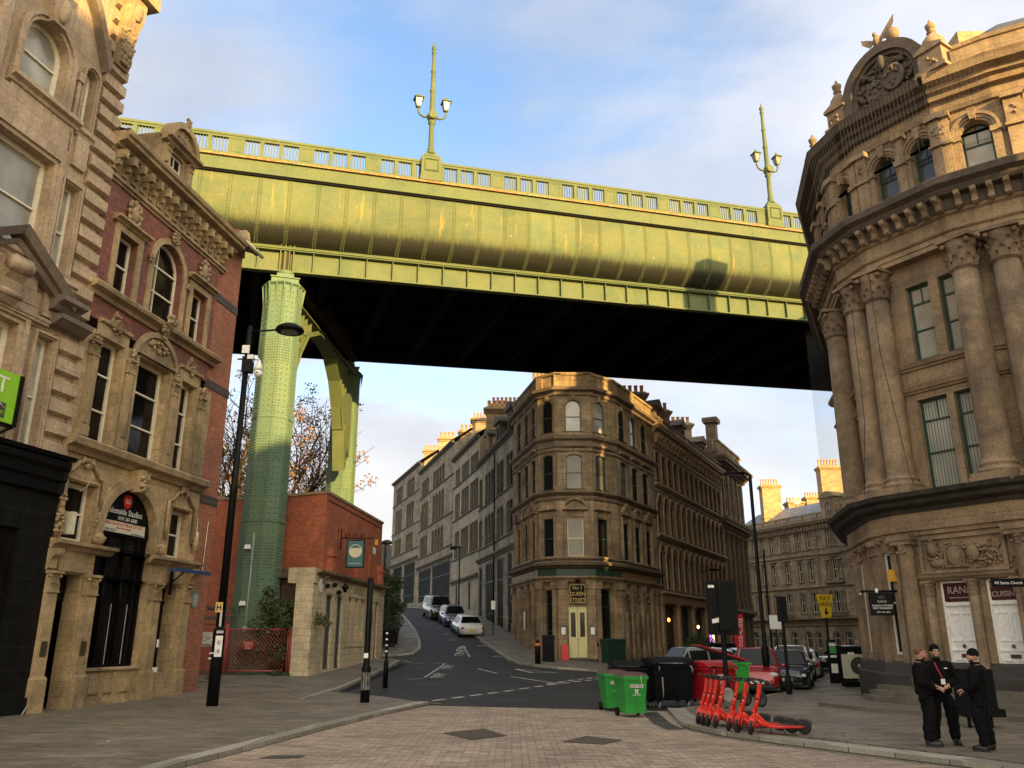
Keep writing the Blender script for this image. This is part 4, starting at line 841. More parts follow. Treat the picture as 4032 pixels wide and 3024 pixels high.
def along(pts,step,start=.2):
    out=[]; d0=start
    for a,b in zip(pts[:-1],pts[1:]):
        a,b=Vector(a),Vector(b); L=(b-a).length; az=math.degrees(math.atan2((b-a).x,(b-a).y)); F=fr(tuple(a),az); t=d0
        while t<L: out.append((F,t)); t+=step
        d0=t-L
    return out
m.build('modillion_bed',SBD,BK)
for F,t in along(U[1:],.46): m=MB(); console(m,F,t,.25,15.56,.17,.48,.42); leaf(m,F,t,.42,15.15,.3,.2,.12); m.build('modillion',SBC,BK)
for F,s,o in ((G1,.12,.02),(G2,.75,.0),(G1,3.2,.05),(G0,1.35,.1),(G3,2.1,.0),(GR,2.9,0)):
    m=MB(); column(m,F,s,o,6.45,13.05,.43); m.box(s-.62,s+.62,-.35,o+.62,6.3,6.47,F=F); gc=m.build('giant_column',SBC,BK); m=MB(); corinthian(m,F,s,o,13.05,1.03,.38,20); m.build('capital',SBC,gc)
m=MB()
m.box(0.6,1.0,-.4,-.25,6.4,14.0,F=G2); 
for i in range(18): m.box(3.0,3.85,-.3,.0,6.6+i*.42,6.97+i*.42,F=G3) if False else None
for i in range(31):   # rusticated pier at the far edge
    z=6.5+i*.245
    if i%1==0: m.box(-.02,.75,-.45,-.12,z,z+.22,F=G3)
m.mould([G3(-.3,-.1,0)[:2],G3(.8,-.1,0)[:2]],[(0,10.9),(.2,10.95),(.3,11.05),(.3,11.15),(0,11.2)]); m.mould([G3(-.3,-.1,0)[:2],G3(.8,-.1,0)[:2]],[(0,10.0),(.12,10.02),(.2,10.12),(0,10.2)])
m.build('rusticated_pier',SB,BK)
# attic piers, arches
m=MB()
for F,ops in ((G1,ua),(G2,[(.45,1.15,15.95,18.2,.36)]),(G3,[(1.0,1.9,15.95,18.2,.45),(2.5,3.3,15.95,18.2,.42)]),(G0,[(.72,1.62,15.9,18.2,.45)]),(GR,[(1.2,2.2,15.9,18.2,.45)])):
    for a,b,c,d,r in ops:
        zs=d-r
        for w0,w1,oo in ((.28,.18,-.02),(.18,.08,-.07),(.08,0,-.12)):
            m.ring(outline(a-w0,b+w0,zs,d+w0,r+w0*.95,14),outline(a-w1,b+w1,zs,d+w1,r+w1*.95 if w1 else r,14),-.2,oo,F=F)
        c_=(a+b)/2; m.prism([(c_-.08,d-.02),(c_+.08,d-.02),(c_+.13,d+.4),(c_-.13,d+.4)],-.2,.06,F=F)
        for s in (a-.14,b+.14): m.box(s-.13,s+.13,-.2,-.06,16.1,zs-.18,F=F); m.box(s-.17,s+.17,-.2,0,zs-.18,zs,F=F)
for F,s,w in ((G1,.22,.4),(G1,1.72,.26),(G1,2.98,.34),(G0,.22,.5),(G2,.2,.3),(G2,1.5,.3),(G3,.4,.5),(G3,2.2,.25),(G3,3.6,.4),(GR,.5,.5)):
    m.box(s-w/2,s+w/2,-.2,.04,16.1,18.75,F=F); m.box(s-w/2-.04,s+w/2+.04,-.2,.1,16.1,16.42,F=F); m.box(s-w/2-.05,s+w/2+.05,-.2,.12,17.55,17.65,F=F); m.box(s-w/2-.07,s+w/2+.07,-.2,.16,18.55,18.75,F=F)
    if w>.3: blobs(m,F,s,.05,18.1,w*.5,.4,8,int(s*20),.05,'rect')
m.build('attic_piers',SB,BK)
for F,ops in ((G1,ua),(G2,[(.45,1.15,15.95,18.2,.36)]),(G3,[(1.0,1.9,15.95,18.2,.45),(2.5,3.3,15.95,18.2,.42)]),(G0,[(.72,1.62,15.9,18.2,.45)]),(GR,[(1.2,2.2,15.9,18.2,.45)])):
    for a,b,c,d,r in ops: window(BK,F,a,b,c,d,r,-.42,GREENW,CURT if F in (G0,GR) else GLG,.07,(.32,.66),((.5,.66,1),))
for a,b,c,d,r in u1: window(BK,G1,a,b,c,d,r,-.5,GREENW,BLV if c<10 else BLH,.09,(.40,.76),((.55,.76,1),))
for a,b,c,d in ((.9,1.9,6.6,9.4),(.9,1.9,10.7,13.2)): window(BK,G3,a,b,c,d,0,-.5,GREENW,GLG,.09,(.40,.76))
for c,d in ((6.6,9.4),(10.7,13.3)): window(BK,GR,1.2,2.2,c,d,0,-.5,GREENW,BLV,.09,(.40,.76))
# roof-level: arched pediment with shields, domed piers
m=MB(G1); ol=outline(.15,3.05,20.05,22.35,1.42,20); m.prism(ol,-.35,-.05)
m.ring(outline(.0,3.2,20.05,22.5,1.58,20),outline(.35,2.85,20.05,22.15,1.22,20),-.35,.22); m.ring(outline(.35,2.85,20.05,22.15,1.22,20),outline(.5,2.7,20.05,22.0,1.08,20),-.05,.1)
for k,s in ((-1,-.15),(1,3.35)): m.prism([(s-k*.1,20.05),(s-k*.1,21.15),(s+k*.35,20.75),(s+k*.6,20.7),(s+k*.62,20.05)] if k>0 else [(s+.1,20.05),(s+.1,21.15),(s-.35,20.75),(s-.6,20.7),(s-.62,20.05)],-.25,.1)
blobs(m,G1,1.6,.03,21.0,2.3,1.8,120,90,.12); blobs(m,G1,-.3,.12,20.45,.5,.5,14,91,.09,'rect'); blobs(m,G1,3.5,.12,20.45,.5,.5,14,92,.09,'rect')
rd=MB(); rd.lathe(0,0,[(.44,-.05),(.44,.05),(.38,.08),(.35,.05),(.0,.12)],20,True,F=lambda x,y,z:G1(1.28+x*.85,z+.1,20.72+y*1.1)); rd.lathe(0,0,[(.46,-.05),(.46,.07),(.40,.1),(.37,.07),(0,.14)],20,True,F=lambda x,y,z:G1(2.0+x*.9,z+.15,20.92+y*1.1)); blobs(rd,G1,1.28,.2,20.72,.5,.7,10,191,.07); blobs(rd,G1,2.0,.26,20.92,.5,.7,10,192,.07); blobs(rd,G1,1.65,.2,20.3,.9,.3,10,193,.08); rd.build('carved_shield',surf('grey_brown_carving',(.13,.098,.07),(.09,.068,.05),.9,3,.5,16),BK)
m.ell((1.65,.1,21.75),(.16,.2,.35),8,6); m.build('arched_pediment',SBD,BK)
m=MB(G1); # winged eagle ornament
m.ell((1.55,0,22.75),(.16,.2,.28),10,7); m.ell((1.5,.05,23.08),(.08,.1,.1),8,6); m.add([(1.6,0,22.8),(1.75,0,22.95),(2.25,-.05,23.5),(2.2,-.05,23.2),(1.9,0,22.7)],[(0,1,2,3,4)]); m.add([(1.6,.05,22.8),(1.75,.05,22.95),(2.25,-.02,23.5),(2.2,-.02,23.2),(1.9,.05,22.7)],[(4,3,2,1,0)]); 
m.add([(1.5,.05,22.8),(1.3,.1,22.95),(1.0,.15,23.1),(1.05,.15,22.85),(1.3,.08,22.6)],[(0,1,2,3,4)]); blobs(m,G1,1.55,0,22.45,.9,.3,18,95,.1); m.ell((2.1,-.05,22.75),(.26,.2,.26),8,6)
m.build('eagle_sculpture',SBC,BK)
def pinn(F,s,o=-.1,zb=20.1,k=1.0):
    w=.36*k; m=MB(F); m.box(s-w,s+w,o-w,o+w,zb,zb+.85); m.box(s-w-.1,s+w+.1,o-w-.1,o+w+.1,zb-.03,zb+.12); m.box(s-w-.08,s+w+.08,o-w-.08,o+w+.08,zb+.8,zb+.9); m.prism([(s-w-.08,zb+.9),(s,zb+1.12),(s+w+.08,zb+.9)],o-w,o+w+.08); blobs(m,F,s,o+w,zb+.45,.4,.4,10,int(s*7)+3,.06,'rect')
    m.lathe(s,o,[(w*.95,zb+.9),(w*.98,zb+1.1),(w*.85,zb+1.35),(w*.5,zb+1.55),(.1,zb+1.62),(.1,zb+1.68),(.16,zb+1.72),(.08,zb+1.78),(.14,zb+1.85),(.18,zb+2.0),(.1,zb+2.08),(.06,zb+2.12),(.05,zb+2.2),(.0,zb+2.28)],16)
    return m.build('domed_pinnacle',SBC,BK)
pinn(G1,3.45,.0,k=1.15); pinn(G1,-.35,k=.95); pinn(G3,1.6,k=.9)
m=MB(); m.mould([G0(.3,.12,0)[:2],G0(1.83,.12,0)[:2],GR(5.5,.12,0)[:2]],[(-.4,20.0),(.0,20.02),(.0,20.85),(.06,20.87),(.1,21.0),(-.4,21.05)]); m.build('parapet',SB,BK)
m=MB(); m.add([(15.7,37.8,20.1),(12.5,32,20.1),(11.9,27.9,20.1),(12.3,26.2,20.1),(14,23.6,20.1),(15.5,22.5,20.1),(21,19.5,20.1),(17.5,36,24.4),(16.6,32,24.4),(16.5,29,24.4),(18.5,26,24.4),(23,24,24.4)],
 [(0,1,8,7),(1,2,9,8),(2,3,9),(3,4,10,9),(4,5,10),(5,6,11,10),(7,8,9,10,11)],F=lambda x,y,z:(x,y,z)); m.build('mansard_roof',SLATE,BK)
for bx in ((21.2,23,32.6,34.2,18,29.7),(17.5,19.2,31.5,33,22,26.8),(21.5,23,30,31.2,22,26.4)): m=MB(lambda x,y,z:(x,y,z)); m.box(*bx); m.build('chimney_stack',CHB,BK)
# netting: fine vertical and horizontal threads below the roof cornice (sparse)
m=MB()
for F,Ln in ((G1,2.95),(G2,1.69),(G0,1.8)):
    n=int(Ln/.14)
    for i in range(n): m.tube([F(i*.14,.62,20.0),F(i*.14,.5,17.9+.5*sin(i*.9))],.0035,3,False,cap=False)
m.build('bird_netting',plain('pale_netting',(.36,.31,.25),.8),BK)
m=MB(); m.tube([G1(.25,.5,14.0),G1(.3,.52,11),G1(.7,.5,7.0),G1(.9,.7,6.6)],.012,4); m.tube([G2(1.3,.6,13),G2(1.2,.6,9),G2(.7,.6,6.6)],.012,4); m.build('loose_cable',LEAD,BK)
# hanging restaurant sign
HS=empty('hanging_restaurant_sign',(12.0,26.95,3.4),'square black hanging restaurant sign on a bracket over the pavement by the bank building','sign')
FH=lambda s,o,z:(11.3+s*.985,26.98-.17*s-o,z)
m=MB(FH); m.box(0,.72,-.03,.03,2.72,3.42); bd=m.build('board',BLKPL,HS)
m=MB(FH); m.tube([(-.22,0,3.46),(1.0,0,3.46)],.035,8); m.tube([(-.2,0,3.44),(-.22,.1,3.36)],.02,6); m.build('bracket',BLACKP,HS); m=MB(FH); m.ell((.24,.05,3.47),(.05,.05,.08),8,6); m.ell((-.24,.03,3.38),(.05,.03,.03),8,6); m.build('spot_lamp',WHITE,HS)
text('INDIAN & PUNJABI',.075,FH,.37,.032,3.02,WT,bd); text('RESTAURANT',.095,FH,.37,.032,2.94,WT,bd); text('0191 260 2802',.065,FH,.38,.032,2.82,WT,bd)
m=MB(FH); m.tube([(.28,.034,3.3),(.33,.034,3.24),(.37,.034,3.33),(.41,.034,3.24),(.46,.034,3.3)],.008,4); m.build('crown_emblem',MATS['grey_letters'],bd); text('RANI',.12,FH,.37,.032,3.14,MATS['grey_letters'],bd)
# unseen blocks and row added on the right to cast the street's shade
SW=ebuild('unseen_shade_blocks',(22,-2),'tall unseen stone blocks added right of the viewpoint, shaped to shade the street','building')
m=MB(lambda x,y,z:(x,y,z)); 
def blk(m,poly,z): m.vprism(poly,-.2,z)
blk(m,[(17,-36),(20,-36),(20,-20),(17,-20)],36); blk(m,[(17,-20),(18.6,-20),(18.6,-12),(17,-12)],32); blk(m,[(17,-12),(19,-12),(19,1),(17,1)],25); blk(m,[(17,1),(20,1),(20,14),(17,14)],22); blk(m,[(21,-6),(40,-6),(40,10),(21,10)],19.2)
m.build('stone_wall',SB,SW)
m=MB(lambda x,y,z:(x,y,z)); m.mould([(17,14),(17,1)],CORN(21.0,.8,.6)); m.mould([(17,1),(17,-8.5)],CORN(24.5,.8,.6)); m.build('cornice',SDM,SW)
FS=fr((17,14),180)
for j in range(5):
    for i in range(6):
        if 1.5+i*3.4<24: window(SW,FS,1.2+i*3.4,2.4+i*3.4,1.5+j*4,4+j*4,0,.03,WHT,GLD,.1,(.5,))
RW=ebuild('added_shade_row',(30,60),'long hidden stone row added behind the corner bank to shade the far street','building')  # added row, its roof height set by the shade it throws
m=MB(lambda x,y,z:(x,y,z)); blk(m,[(15.9,38.0),(27.6,62),(47.6,106),(70,100),(50,55),(30,36)],22); m.build('stone_wall',SB,RW)
m=MB(lambda x,y,z:(x,y,z)); m.mould([(47.6,106),(27.6,62),(15.9,38)],CORN(21.3,.9,.6)); m.build('cornice',CHB,RW)
for bx in ((24,26,44,46,20,25),(33,35,64,66,20,24),(44,46,84,86,20,24.5)): m=MB(lambda x,y,z:(x,y,z)); m.box(*bx); m.build('chimney',CHB,RW)
FRW=fr((47.6,106),math.degrees(math.atan2(27.6-47.6,62-106)))
for j in range(4):
    for i in range(14): window(RW,FRW,1.5+i*3.3,2.7+i*3.3,1.6+j*4.5,4.2+j*4.5,0,.03,WHT,GLD,.1,(.5,))
# ================================================================ Corner pub-like block "No 1 Queen Street", rows behind it
zs=lambda z:2+(z-2)*1.115
ID=lambda x,y,z:(x,y,z)
cP=[(.1,61.66),(1.76,54.46),(2.88,53.52),(5.26,53.52),(7.05,55.2),(10.82,62.2)]
def frs(pts): return [fr(a,math.degrees(math.atan2(b[0]-a[0],b[1]-a[1]))) for a,b in zip(pts[:-1],pts[1:])]
def lens(pts): return [math.dist(a,b) for a,b in zip(pts[:-1],pts[1:])]
CL,CA,CF,CB,CR=frs(cP); lc=lens(cP)
C=ebuild('corner_stone_building',(4,53.5),'dark brown stone corner building with the pale yellow doors of No 1 Queen Street','building')
wl={ 'L':[(2.0,1.15),(4.18,1.15),(6.2,1.1)], 'A':[(.82,.85)], 'F':[(1.2,1.05)], 'B':[(.85,1.05)], 'R':[(1.33,1.2),(3.6,1.2),(5.85,1.2)]}
fl=[('w1',6.54,8.74,0),('w2',10.42,12.5,.16),('w3',13.88,15.84,1)]
m=MB(); ops={}
for k,F,L in (('L',CL,lc[0]),('A',CA,lc[1]),('F',CF,lc[2]),('B',CB,lc[3]),('R',CR,lc[4])):
    oo=[]
    for c,w in wl[k]:
        for n,a,b,r in fl: oo.append((c-w/2,c+w/2,zs(a),zs(b),w/2*.98 if r==1 else r))
    ops[k]=(F,oo); m.wall(0,L,zs(5.4),zs(16.3),oo,0,.1,F=F)
m.build('stone_wall',SN,C)
m=MB()
m.mould(cP,[(-.1,zs(5.86)),(.1,zs(5.9)),(.2,zs(5.98)),(.5,zs(6.04)),(.55,zs(6.18)),(.1,zs(6.3)),(-.1,zs(6.32))])
m.mould(cP,STR(zs(6.34),.14,.16)); m.mould(cP,[(0,zs(10.05)),(.12,zs(10.08)),(.3,zs(10.2)),(.3,zs(10.3)),(0,zs(10.36))]); m.mould(cP,[(0,zs(12.9)),(.08,zs(12.95)),(.1,zs(13.3)),(.3,zs(13.42)),(.32,zs(13.55)),(.1,zs(13.66)),(0,zs(13.7))])
m.mould(cP,[(0,zs(16.1)),(.1,zs(16.14)),(.15,zs(16.32)),(.42,zs(16.42)),(.45,zs(16.6)),(0,zs(16.7))]); m.mould(cP,STR(zs(12.62),.14,.12))
m.mould(cP,[(0,zs(9.75)),(.08,zs(9.8)),(.1,zs(9.9)),(0,zs(9.95))])
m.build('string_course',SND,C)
m=MB(); m.mould(cP,[(-.5,zs(16.6)),(.02,zs(16.62)),(.02,zs(17.35)),(.12,zs(17.42)),(.12,zs(17.58)),(-.5,zs(17.6))]); 
for F,s in ((CF,.2),(CF,2.2),(CB,2.2),(CA,.2),(CR,3.5)): m.box(s-.25,s+.25,0,.12,zs(16.7),zs(17.5),F=F)
m.build('parapet',SN,C)
m=MB()
for k,(F,oo) in ops.items():
    for a,b,c,d,r in oo:
        w=.2; m.ring(outline(a-w,b+w,c,d+w*.9,r+w*.8 if r else 0,12),outline(a-w*.45,b+w*.45,c,d+w*.45,r+w*.35 if r else 0,12),0,.07,F=F); m.ring(outline(a-w*.45,b+w*.45,c,d+w*.45,r+w*.35 if r else 0,12),outline(a,b,c,d,r,12),0,.04,F=F)
        c_=(a+b)/2
        if r==0:
            p,q=F(a-.3,0,0)[:2],F(b+.3,0,0)[:2]; m.mould([p,q],STR(zs(9.15),.12,.26))
            if k in 'FLR':
                if k=='F' or abs(c_-3.6)<.7 or abs(c_-4.18)<.3: ol=outline(a-.3,b+.3,zs(9.25),zs(9.92),.62,12); m.ring(ol,inset(a-.3,b+.3,zs(9.25),zs(9.92),.62,.14,.03),.0,.24,F=F); m.prism(outline(a-.2,b+.2,zs(9.25),zs(9.82),.55,12),0,.06,F=F)
                else:
                    for sg in (-1,1): m.add([(c_,0,zs(9.98)),(c_,.26,zs(9.98)),(c_+sg*(b-a+.6)/2,.26,zs(9.32)),(c_+sg*(b-a+.6)/2,0,zs(9.32)),(c_,0,zs(9.84)),(c_,.24,zs(9.84)),(c_+sg*(b-a+.6)/2,.24,zs(9.18)),(c_+sg*(b-a+.6)/2,0,zs(9.18))],[(0,1,2,3),(4,7,6,5),(1,5,6,2)],F=F)
                    m.prism([(a-.2,zs(9.2)),(b+.2,zs(9.2)),(c_,zs(9.85))],0,.05,F=F)
            for s in (a-.12,b+.12): m.box(s-.06,s+.06,0,.14,c,zs(9.1),F=F); 
            m.box(a-.25,b+.25,0,.18,c-.1,c,F=F)
        elif r!=.16: m.prism([(c_-.07,d),(c_+.07,d),(c_+.12,d+.32),(c_-.12,d+.32)],0,.14,F=F)
        else: 
            m.mould([F(a-.28,0,0)[:2],F(b+.28,0,0)[:2]],[(0,d+.42),(.12,d+.45),(.26,d+.55),(.26,d+.62),(0,d+.66)]) if k!='A' else None
            m.ring(outline(a-.3,b+.3,c-.1,d+.38),outline(a-.2,b+.2,c-.1,d+.2),0,.05,F=F)
m.build('window_surrounds',SN,C)
for k,(F,oo) in ops.items():
    for i,(a,b,c,d,r) in enumerate(oo): window(C,F,a,b,c,d,r,-.07,GREENW if not(k=='F' and i==0) else WHT,GLX if k in 'LA' else GLG if k=='R' and i%4==1 else GLX if k=='R' else (GLD,GLG,GLR)[i] if k=='B' else (GLR,GLG,GLR)[i%3] if i else GLG,.055,(.47,))
# ground floor of C
gz0=lambda F,s:gz(*F(s,0,0)[:2])
GOLD=plain('gold_lettering',(.50,.36,.12),.4); YEL=plain('pale_yellow_paint',(.62,.58,.30),.45)
m=MB(); zt=zs(5.2)
m.wall(0,lc[0],-.3,zt,[(.6,1.7,1.9,zs(4.4),0),(2.5,3.9,1.7,zs(4.4),0),(4.6,5.7,1.4,zs(4.4),0),(6.1,7.0,1.2,zs(4.4),0)],-.1,.35,F=CL)
m.wall(0,lc[1],-.3,zt,[(.35,1.0,1.4,zs(4.7),0)],-.1,.35,F=CA); m.wall(0,lc[2],-.3,zt,[(.66,1.8,.9,zs(3.8),0)],-.05,.3,F=CF); m.wall(0,lc[3],-.3,zt,[(.55,1.7,.8,zs(4.8),0)],-.1,.5,F=CB)
ar=[(.75,1.65,.8,zs(4.6),.44),(2.75,3.65,.8,zs(4.6),.44),(4.75,5.65,.8,zs(4.6),.44)]
m.wall(0,lc[4],-.3,zt,ar,-.1,.45,F=CR); m.build('ground_floor_wall',SN,C)
m=MB()
m.mould(cP,[(-.1,zs(5.12)),(.16,zs(5.14)),(.2,zs(5.25)),(.34,zs(5.34)),(.36,zs(5.44)),(0,zs(5.48))])
for F,s,w in ((CL,.3,.4),(CL,2.1,.45),(CL,4.25,.45),(CL,5.9,.3),(CL,7.15,.35),(CA,.15,.3),(CA,1.25,.3),(CF,.28,.5),(CF,2.1,.5),(CB,.25,.3),(CB,2.1,.5),(CR,.3,.6),(CR,2.2,.55),(CR,4.2,.55),(CR,6.2,.6),(CR,7.3,.5)):
    z0=gz0(F,s); m.box(s-w/2,s+w/2,-.1,.12,z0,zs(4.9),F=F); m.box(s-w/2-.06,s+w/2+.06,-.1,.2,z0-.2,z0+1.0,F=F); m.box(s-w/2-.07,s+w/2+.07,-.1,.2,zs(4.75),zs(5.13),F=F); m.box(s-w/2-.03,s+w/2+.03,-.1,.16,zs(4.35),zs(4.42),F=F)
for a,b,c,d,r in ar:
    m.ring(outline(a-.22,b+.22,d-r,d+.2,r+.18,14),outline(a,b,d-r,d,r,14),-.1,.06,F=CR)
    for s in (a-.12,b+.12): m.lathe(s,.1,[(.13,.8),(.13,1.3),(.1,1.4),(.095,zs(3.2)),(.13,zs(3.35)),(.15,zs(3.5))],10,F=CR)
m.build('ground_floor_pilasters',SN,C)
m=MB(); m.mould(cP,[(0,zs(5.46)),(.12,zs(5.48)),(.12,zs(5.84)),(0,zs(5.88))]); m.build('green_fascia',surf('green_and_tan_fascia',(.018,.05,.035),(.022,.06,.045),.5,2,.1),C)
m=MB(); m.box(.1,6.9,.12,.14,zs(5.5),zs(5.84),F=CR); m.box(.3,6.6,.12,.14,zs(5.5),zs(5.84),F=CL); m.build('tan_fascia',surf('tan_fascia',(.32,.17,.08),(.24,.13,.06),.6,2,.1),C)
m=MB(); m.box(.02,.60,-.02,.08,.3,1.88,F=CF); m.box(1.86,2.36,-.02,.08,.3,1.88,F=CF); m.box(0,.5,-.02,.06,.3,1.8,F=CB); m.box(.0,2.4,.0,.5,.3,.88,F=CF); m.build('black_dado',plain('black_gloss_dado',(.014,.014,.015),.35),C)
m=MB(); m.box(.66,1.22,-.2,-.14,.93,zs(3.8),F=CF); m.box(1.24,1.8,-.2,-.14,.93,zs(3.8),F=CF)
for a in (.66,1.24): m.ring(outline(a+.03,a+.53,2.05,3.75),outline(a+.13,a+.43,2.15,3.62),-.14,-.11,F=CF); m.ring(outline(a+.06,a+.5,1.05,1.85),outline(a+.12,a+.44,1.12,1.78),-.14,-.115,F=CF)
dr=m.build('door',YEL,C,'pale yellow double door')
for a in (.66,1.24): g=MB(CF); g.poly([(a+.12,-.13,2.14),(a+.44,-.13,2.14),(a+.44,-.13,3.63),(a+.12,-.13,3.63)]); g.build('pane',GLD,dr,recalc=False)
m=MB(CF); m.ell((1.2,-.08,2.0),(.03,.03,.03),8,5); m.ell((1.28,-.08,2.0),(.03,.03,.03),8,5); m.build('door_knob',GOLD,dr)
m=MB(CF); m.box(.72,1.76,.02,.10,zs(3.93),zs(5.0)); sg=m.build('hanging_name_board',BLKPL,C)
m=MB(CF); m.ring(outline(.75,1.73,zs(3.96),zs(4.97)),outline(.78,1.70,zs(3.99),zs(4.94)),.10,.112); m.build('gold_border',GOLD,sg)
for i,t in enumerate(('No 1','QUEEN','STREET')): text(t,.33,CF,1.24,.105,zs(4.78)-i*.37,GOLD,sg,sx=.9)
m=MB(CF); m.tube([(1.24,.1,zs(5.05)),(1.24,.45,zs(5.2)),(1.24,.1,zs(5.3))],.03,6); m.ell((1.24,.45,zs(5.18)),(.2,.1,.07),8,6); m.build('sign_lamp',BLACKP,C)
for a in (.14,1.95):
    m=MB(CF); m.box(a,a+.34,.08,.12,zs(2.22),zs(2.7)); q=m.build('menu_frame',BLKPL,C); m=MB(CF); m.box(a+.04,a+.30,.12,.125,zs(2.26),zs(2.66)); m.build('menu_page',WHITE,q)
for k,(F,lst) in {'L':(CL,[(.6,1.7,1.9),(2.5,3.9,1.7),(4.6,5.7,1.4),(6.1,7.0,1.2)]),'A':(CA,[(.35,1.0,1.4)]),'B':(CB,[(.55,1.7,.8)])}.items():
    for a,b,c in lst: window(C,F,a,b,c,zs(4.4) if k=='L' else zs(4.75),0,-.3,GREENS,GLD,.09,(.3,.75),(.5,) if k=='L' else ())
for a,b,c,d,r in ar: window(C,CR,a,b,c,d,r,-.35,GREENS,GLD,.1,(.25,.7))
m=MB(CB); m.box(.15,1.9,.1,.7,.3,1.95); m.frus(.1,1.95,.05,.75,1.95,2.05,.05); m.build('green_porch_screen',GREENS,C)
m=MB(CF); m.box(0,.2,.1,.14,2.3,2.35); 
m=MB(CB); m.box(.7,.85,-.28,-.26,2.4,2.65); m.build('door_notice',WHITE,C)
m=MB(CL); m.box(4.1,4.3,.2,.24,2.6,3.8); m.build('banner_sign',WHITE,C)
m=MB(CR); m.box(1.9,2.6,.13,.15,zs(4.8),zs(4.95)); m.build('street_name_plate',WHITE,C)
m=MB(ID); m.vprism([(.4,61.7),(2.1,54.9),(3.1,54),(5.1,54),(6.8,55.5),(10.4,62.2)],zs(16.6),zs(16.9)); m.build('flat_roof',LEAD,C)
# a dark gap between two stone parts
def pots(mb_par,F,s,o,z,n,pitch,r=.13,h=.75,parent=None,along_s=True):
    for i in range(n):
        m=MB(F); x,y=(s+i*pitch,o) if along_s else (s,o-i*pitch); m.lathe(x,y,[(r*1.25,z),(r*1.2,z+.08),(r,z+.12),(r*.88,z+h*.8),(r*1.05,z+h*.84),(r*1.05,z+h),(r*.75,z+h)],10); m.build('chimney_pot',POT,parent)
def chimney(par,x0,x1,y0,y1,zb,zt,n,mat=None,ph=.7,rz=0):
    m=MB(ID); m.box(x0,x1,y0,y1,zb,zt-.5); m.box(x0-.1,x1+.1,y0-.1,y1+.1,zb+(zt-zb)*.45,zb+(zt-zb)*.45+.12); m.mould([(x0,y1),(x0,y0),(x1,y0),(x1,y1)],[(0,zt-.62),(.08,zt-.6),(.12,zt-.45),(.26,zt-.35),(.28,zt-.18),(.1,zt-.1),(-.1,zt-.08)]); m.box(x0-.05,x1+.05,y0-.05,y1+.05,zt-.2,zt)
    c=m.build('chimney',mat or CHB,par); w=(x1-x0)/n; pots(None,lambda s,o,z:(s,o,z),x0+w/2,(y0+y1)/2,zt,n,w,min(.17,w*.36),ph,c); return c
# --- E: arcaded warehouse
FE=fr((10.82,62.2),27); LE=21.84
Eb=ebuild('arcaded_warehouse',(10.82,62.2),'long sooty brown warehouse with tiers of slim arcaded windows beyond the corner building','building')
n=13; pitch=(LE-.6)/n; cs=[.3+pitch*(i+.5) for i in range(n)]
r4=[(c-.58,c+.58,zs(12.45),zs(14.5),0) for c in cs]; r3=[(c-.55,c+.55,zs(8.95),zs(11.55),.5) for c in cs]; r2=[(c-.55,c+.55,zs(5.2),zs(8.15),.52) for c in cs]
sh=[(.5+i*4.2,4.2+i*4.2,.9,zs(4.2),0) for i in range(5)]
m=MB(FE); m.wall(0,LE,zs(4.9),zs(16),r4+r3+r2,0,.22); m.wall(0,LE,-.2,zs(4.9),sh,0,.5); m.build('stone_wall',surf('very_dark_brown_stone',(.26,.17,.10),(.16,.11,.07),.88,.9,.3,12,(.9,.4,.008,(.07,.05,.035)),.4,(.04,.03,.025),.55,bvar=.2),Eb)
m=MB(FE)
for c in [.3+pitch*i for i in range(n+1)]:
    for z0,z1 in ((12.45,14.5),(8.95,11.1),(5.2,7.65)): m.lathe(c,.02,[(.13,zs(z0)),(.13,zs(z0)+.15),(.09,zs(z0)+.22),(.08,zs(z1)-.25),(.13,zs(z1)-.1),(.15,zs(z1))],8)
for rr in (r3,r2):
    for a,b,c,d,r in rr: m.ring(outline(a-.16,b+.16,d-r,d+.16,r+.14,10),outline(a,b,d-r,d,r,10),0,.1)
PE=[FE(0,0,0)[:2],FE(LE,0,0)[:2]]
m.mould(PE,STR(zs(12.05),.3,.26)); m.mould(PE,STR(zs(8.55),.34,.3)); m.mould(PE,STR(zs(11.75),.1,.1)); m.mould(PE,STR(zs(4.78),.3,.35)); m.mould(PE,CORN(zs(15.7),.8,.7)); m.mould(PE,STR(zs(14.75),.2,.15))
for i in range(22): console(m,FE,.4+i*1.0,.05,zs(15.75),.3,.75,.5)
for s in (.15,4.35,8.55,12.75,17.0,21.5): m.box(s-.25,s+.25,0,.2,.0,zs(4.3)); sq_cap(m,FE,s,0,zs(3.9),.5,.5,.2)
m.build('arcade_trim',surf('brown_arcade_stone',(.38,.26,.155),(.26,.18,.11),.88,2,.3,12),Eb)
m=MB(FE); m.mould(PE,[(0,zs(4.3)),(.18,zs(4.32)),(.2,zs(4.76)),(0,zs(4.8))]); m.build('shop_fascia',MATS['tan_fascia'],Eb)
text('QUAYSIDE BAR',.42,FE,17.5,.22,zs(4.54),BLACKP,Eb,flip=False,sx=.9)
for i,(a,b,c,d,r) in enumerate(r4+r3+r2): window(Eb,FE,a,b,c,d,r,-.18,GREENW,GLX,.06,(.5,))
for a,b,c,d,r in sh: window(Eb,FE,a,b,c,d,r,-.35,GREENS,GLD,.1,(.22,.75),(.33,.66))
m=MB(FE); m.add([(0,.3,zs(16.45)),(LE,.3,zs(16.45)),(LE,-4,zs(19.2)),(0,-4,zs(19.2)),(LE,-12,zs(19.2)),(0,-12,zs(19.2))],[(0,1,2,3),(3,2,4,5)]); m.add([(0,-12,0),(LE,-12,0),(LE,-12,zs(19.2)),(0,-12,zs(19.2))],[(0,1,2,3)])
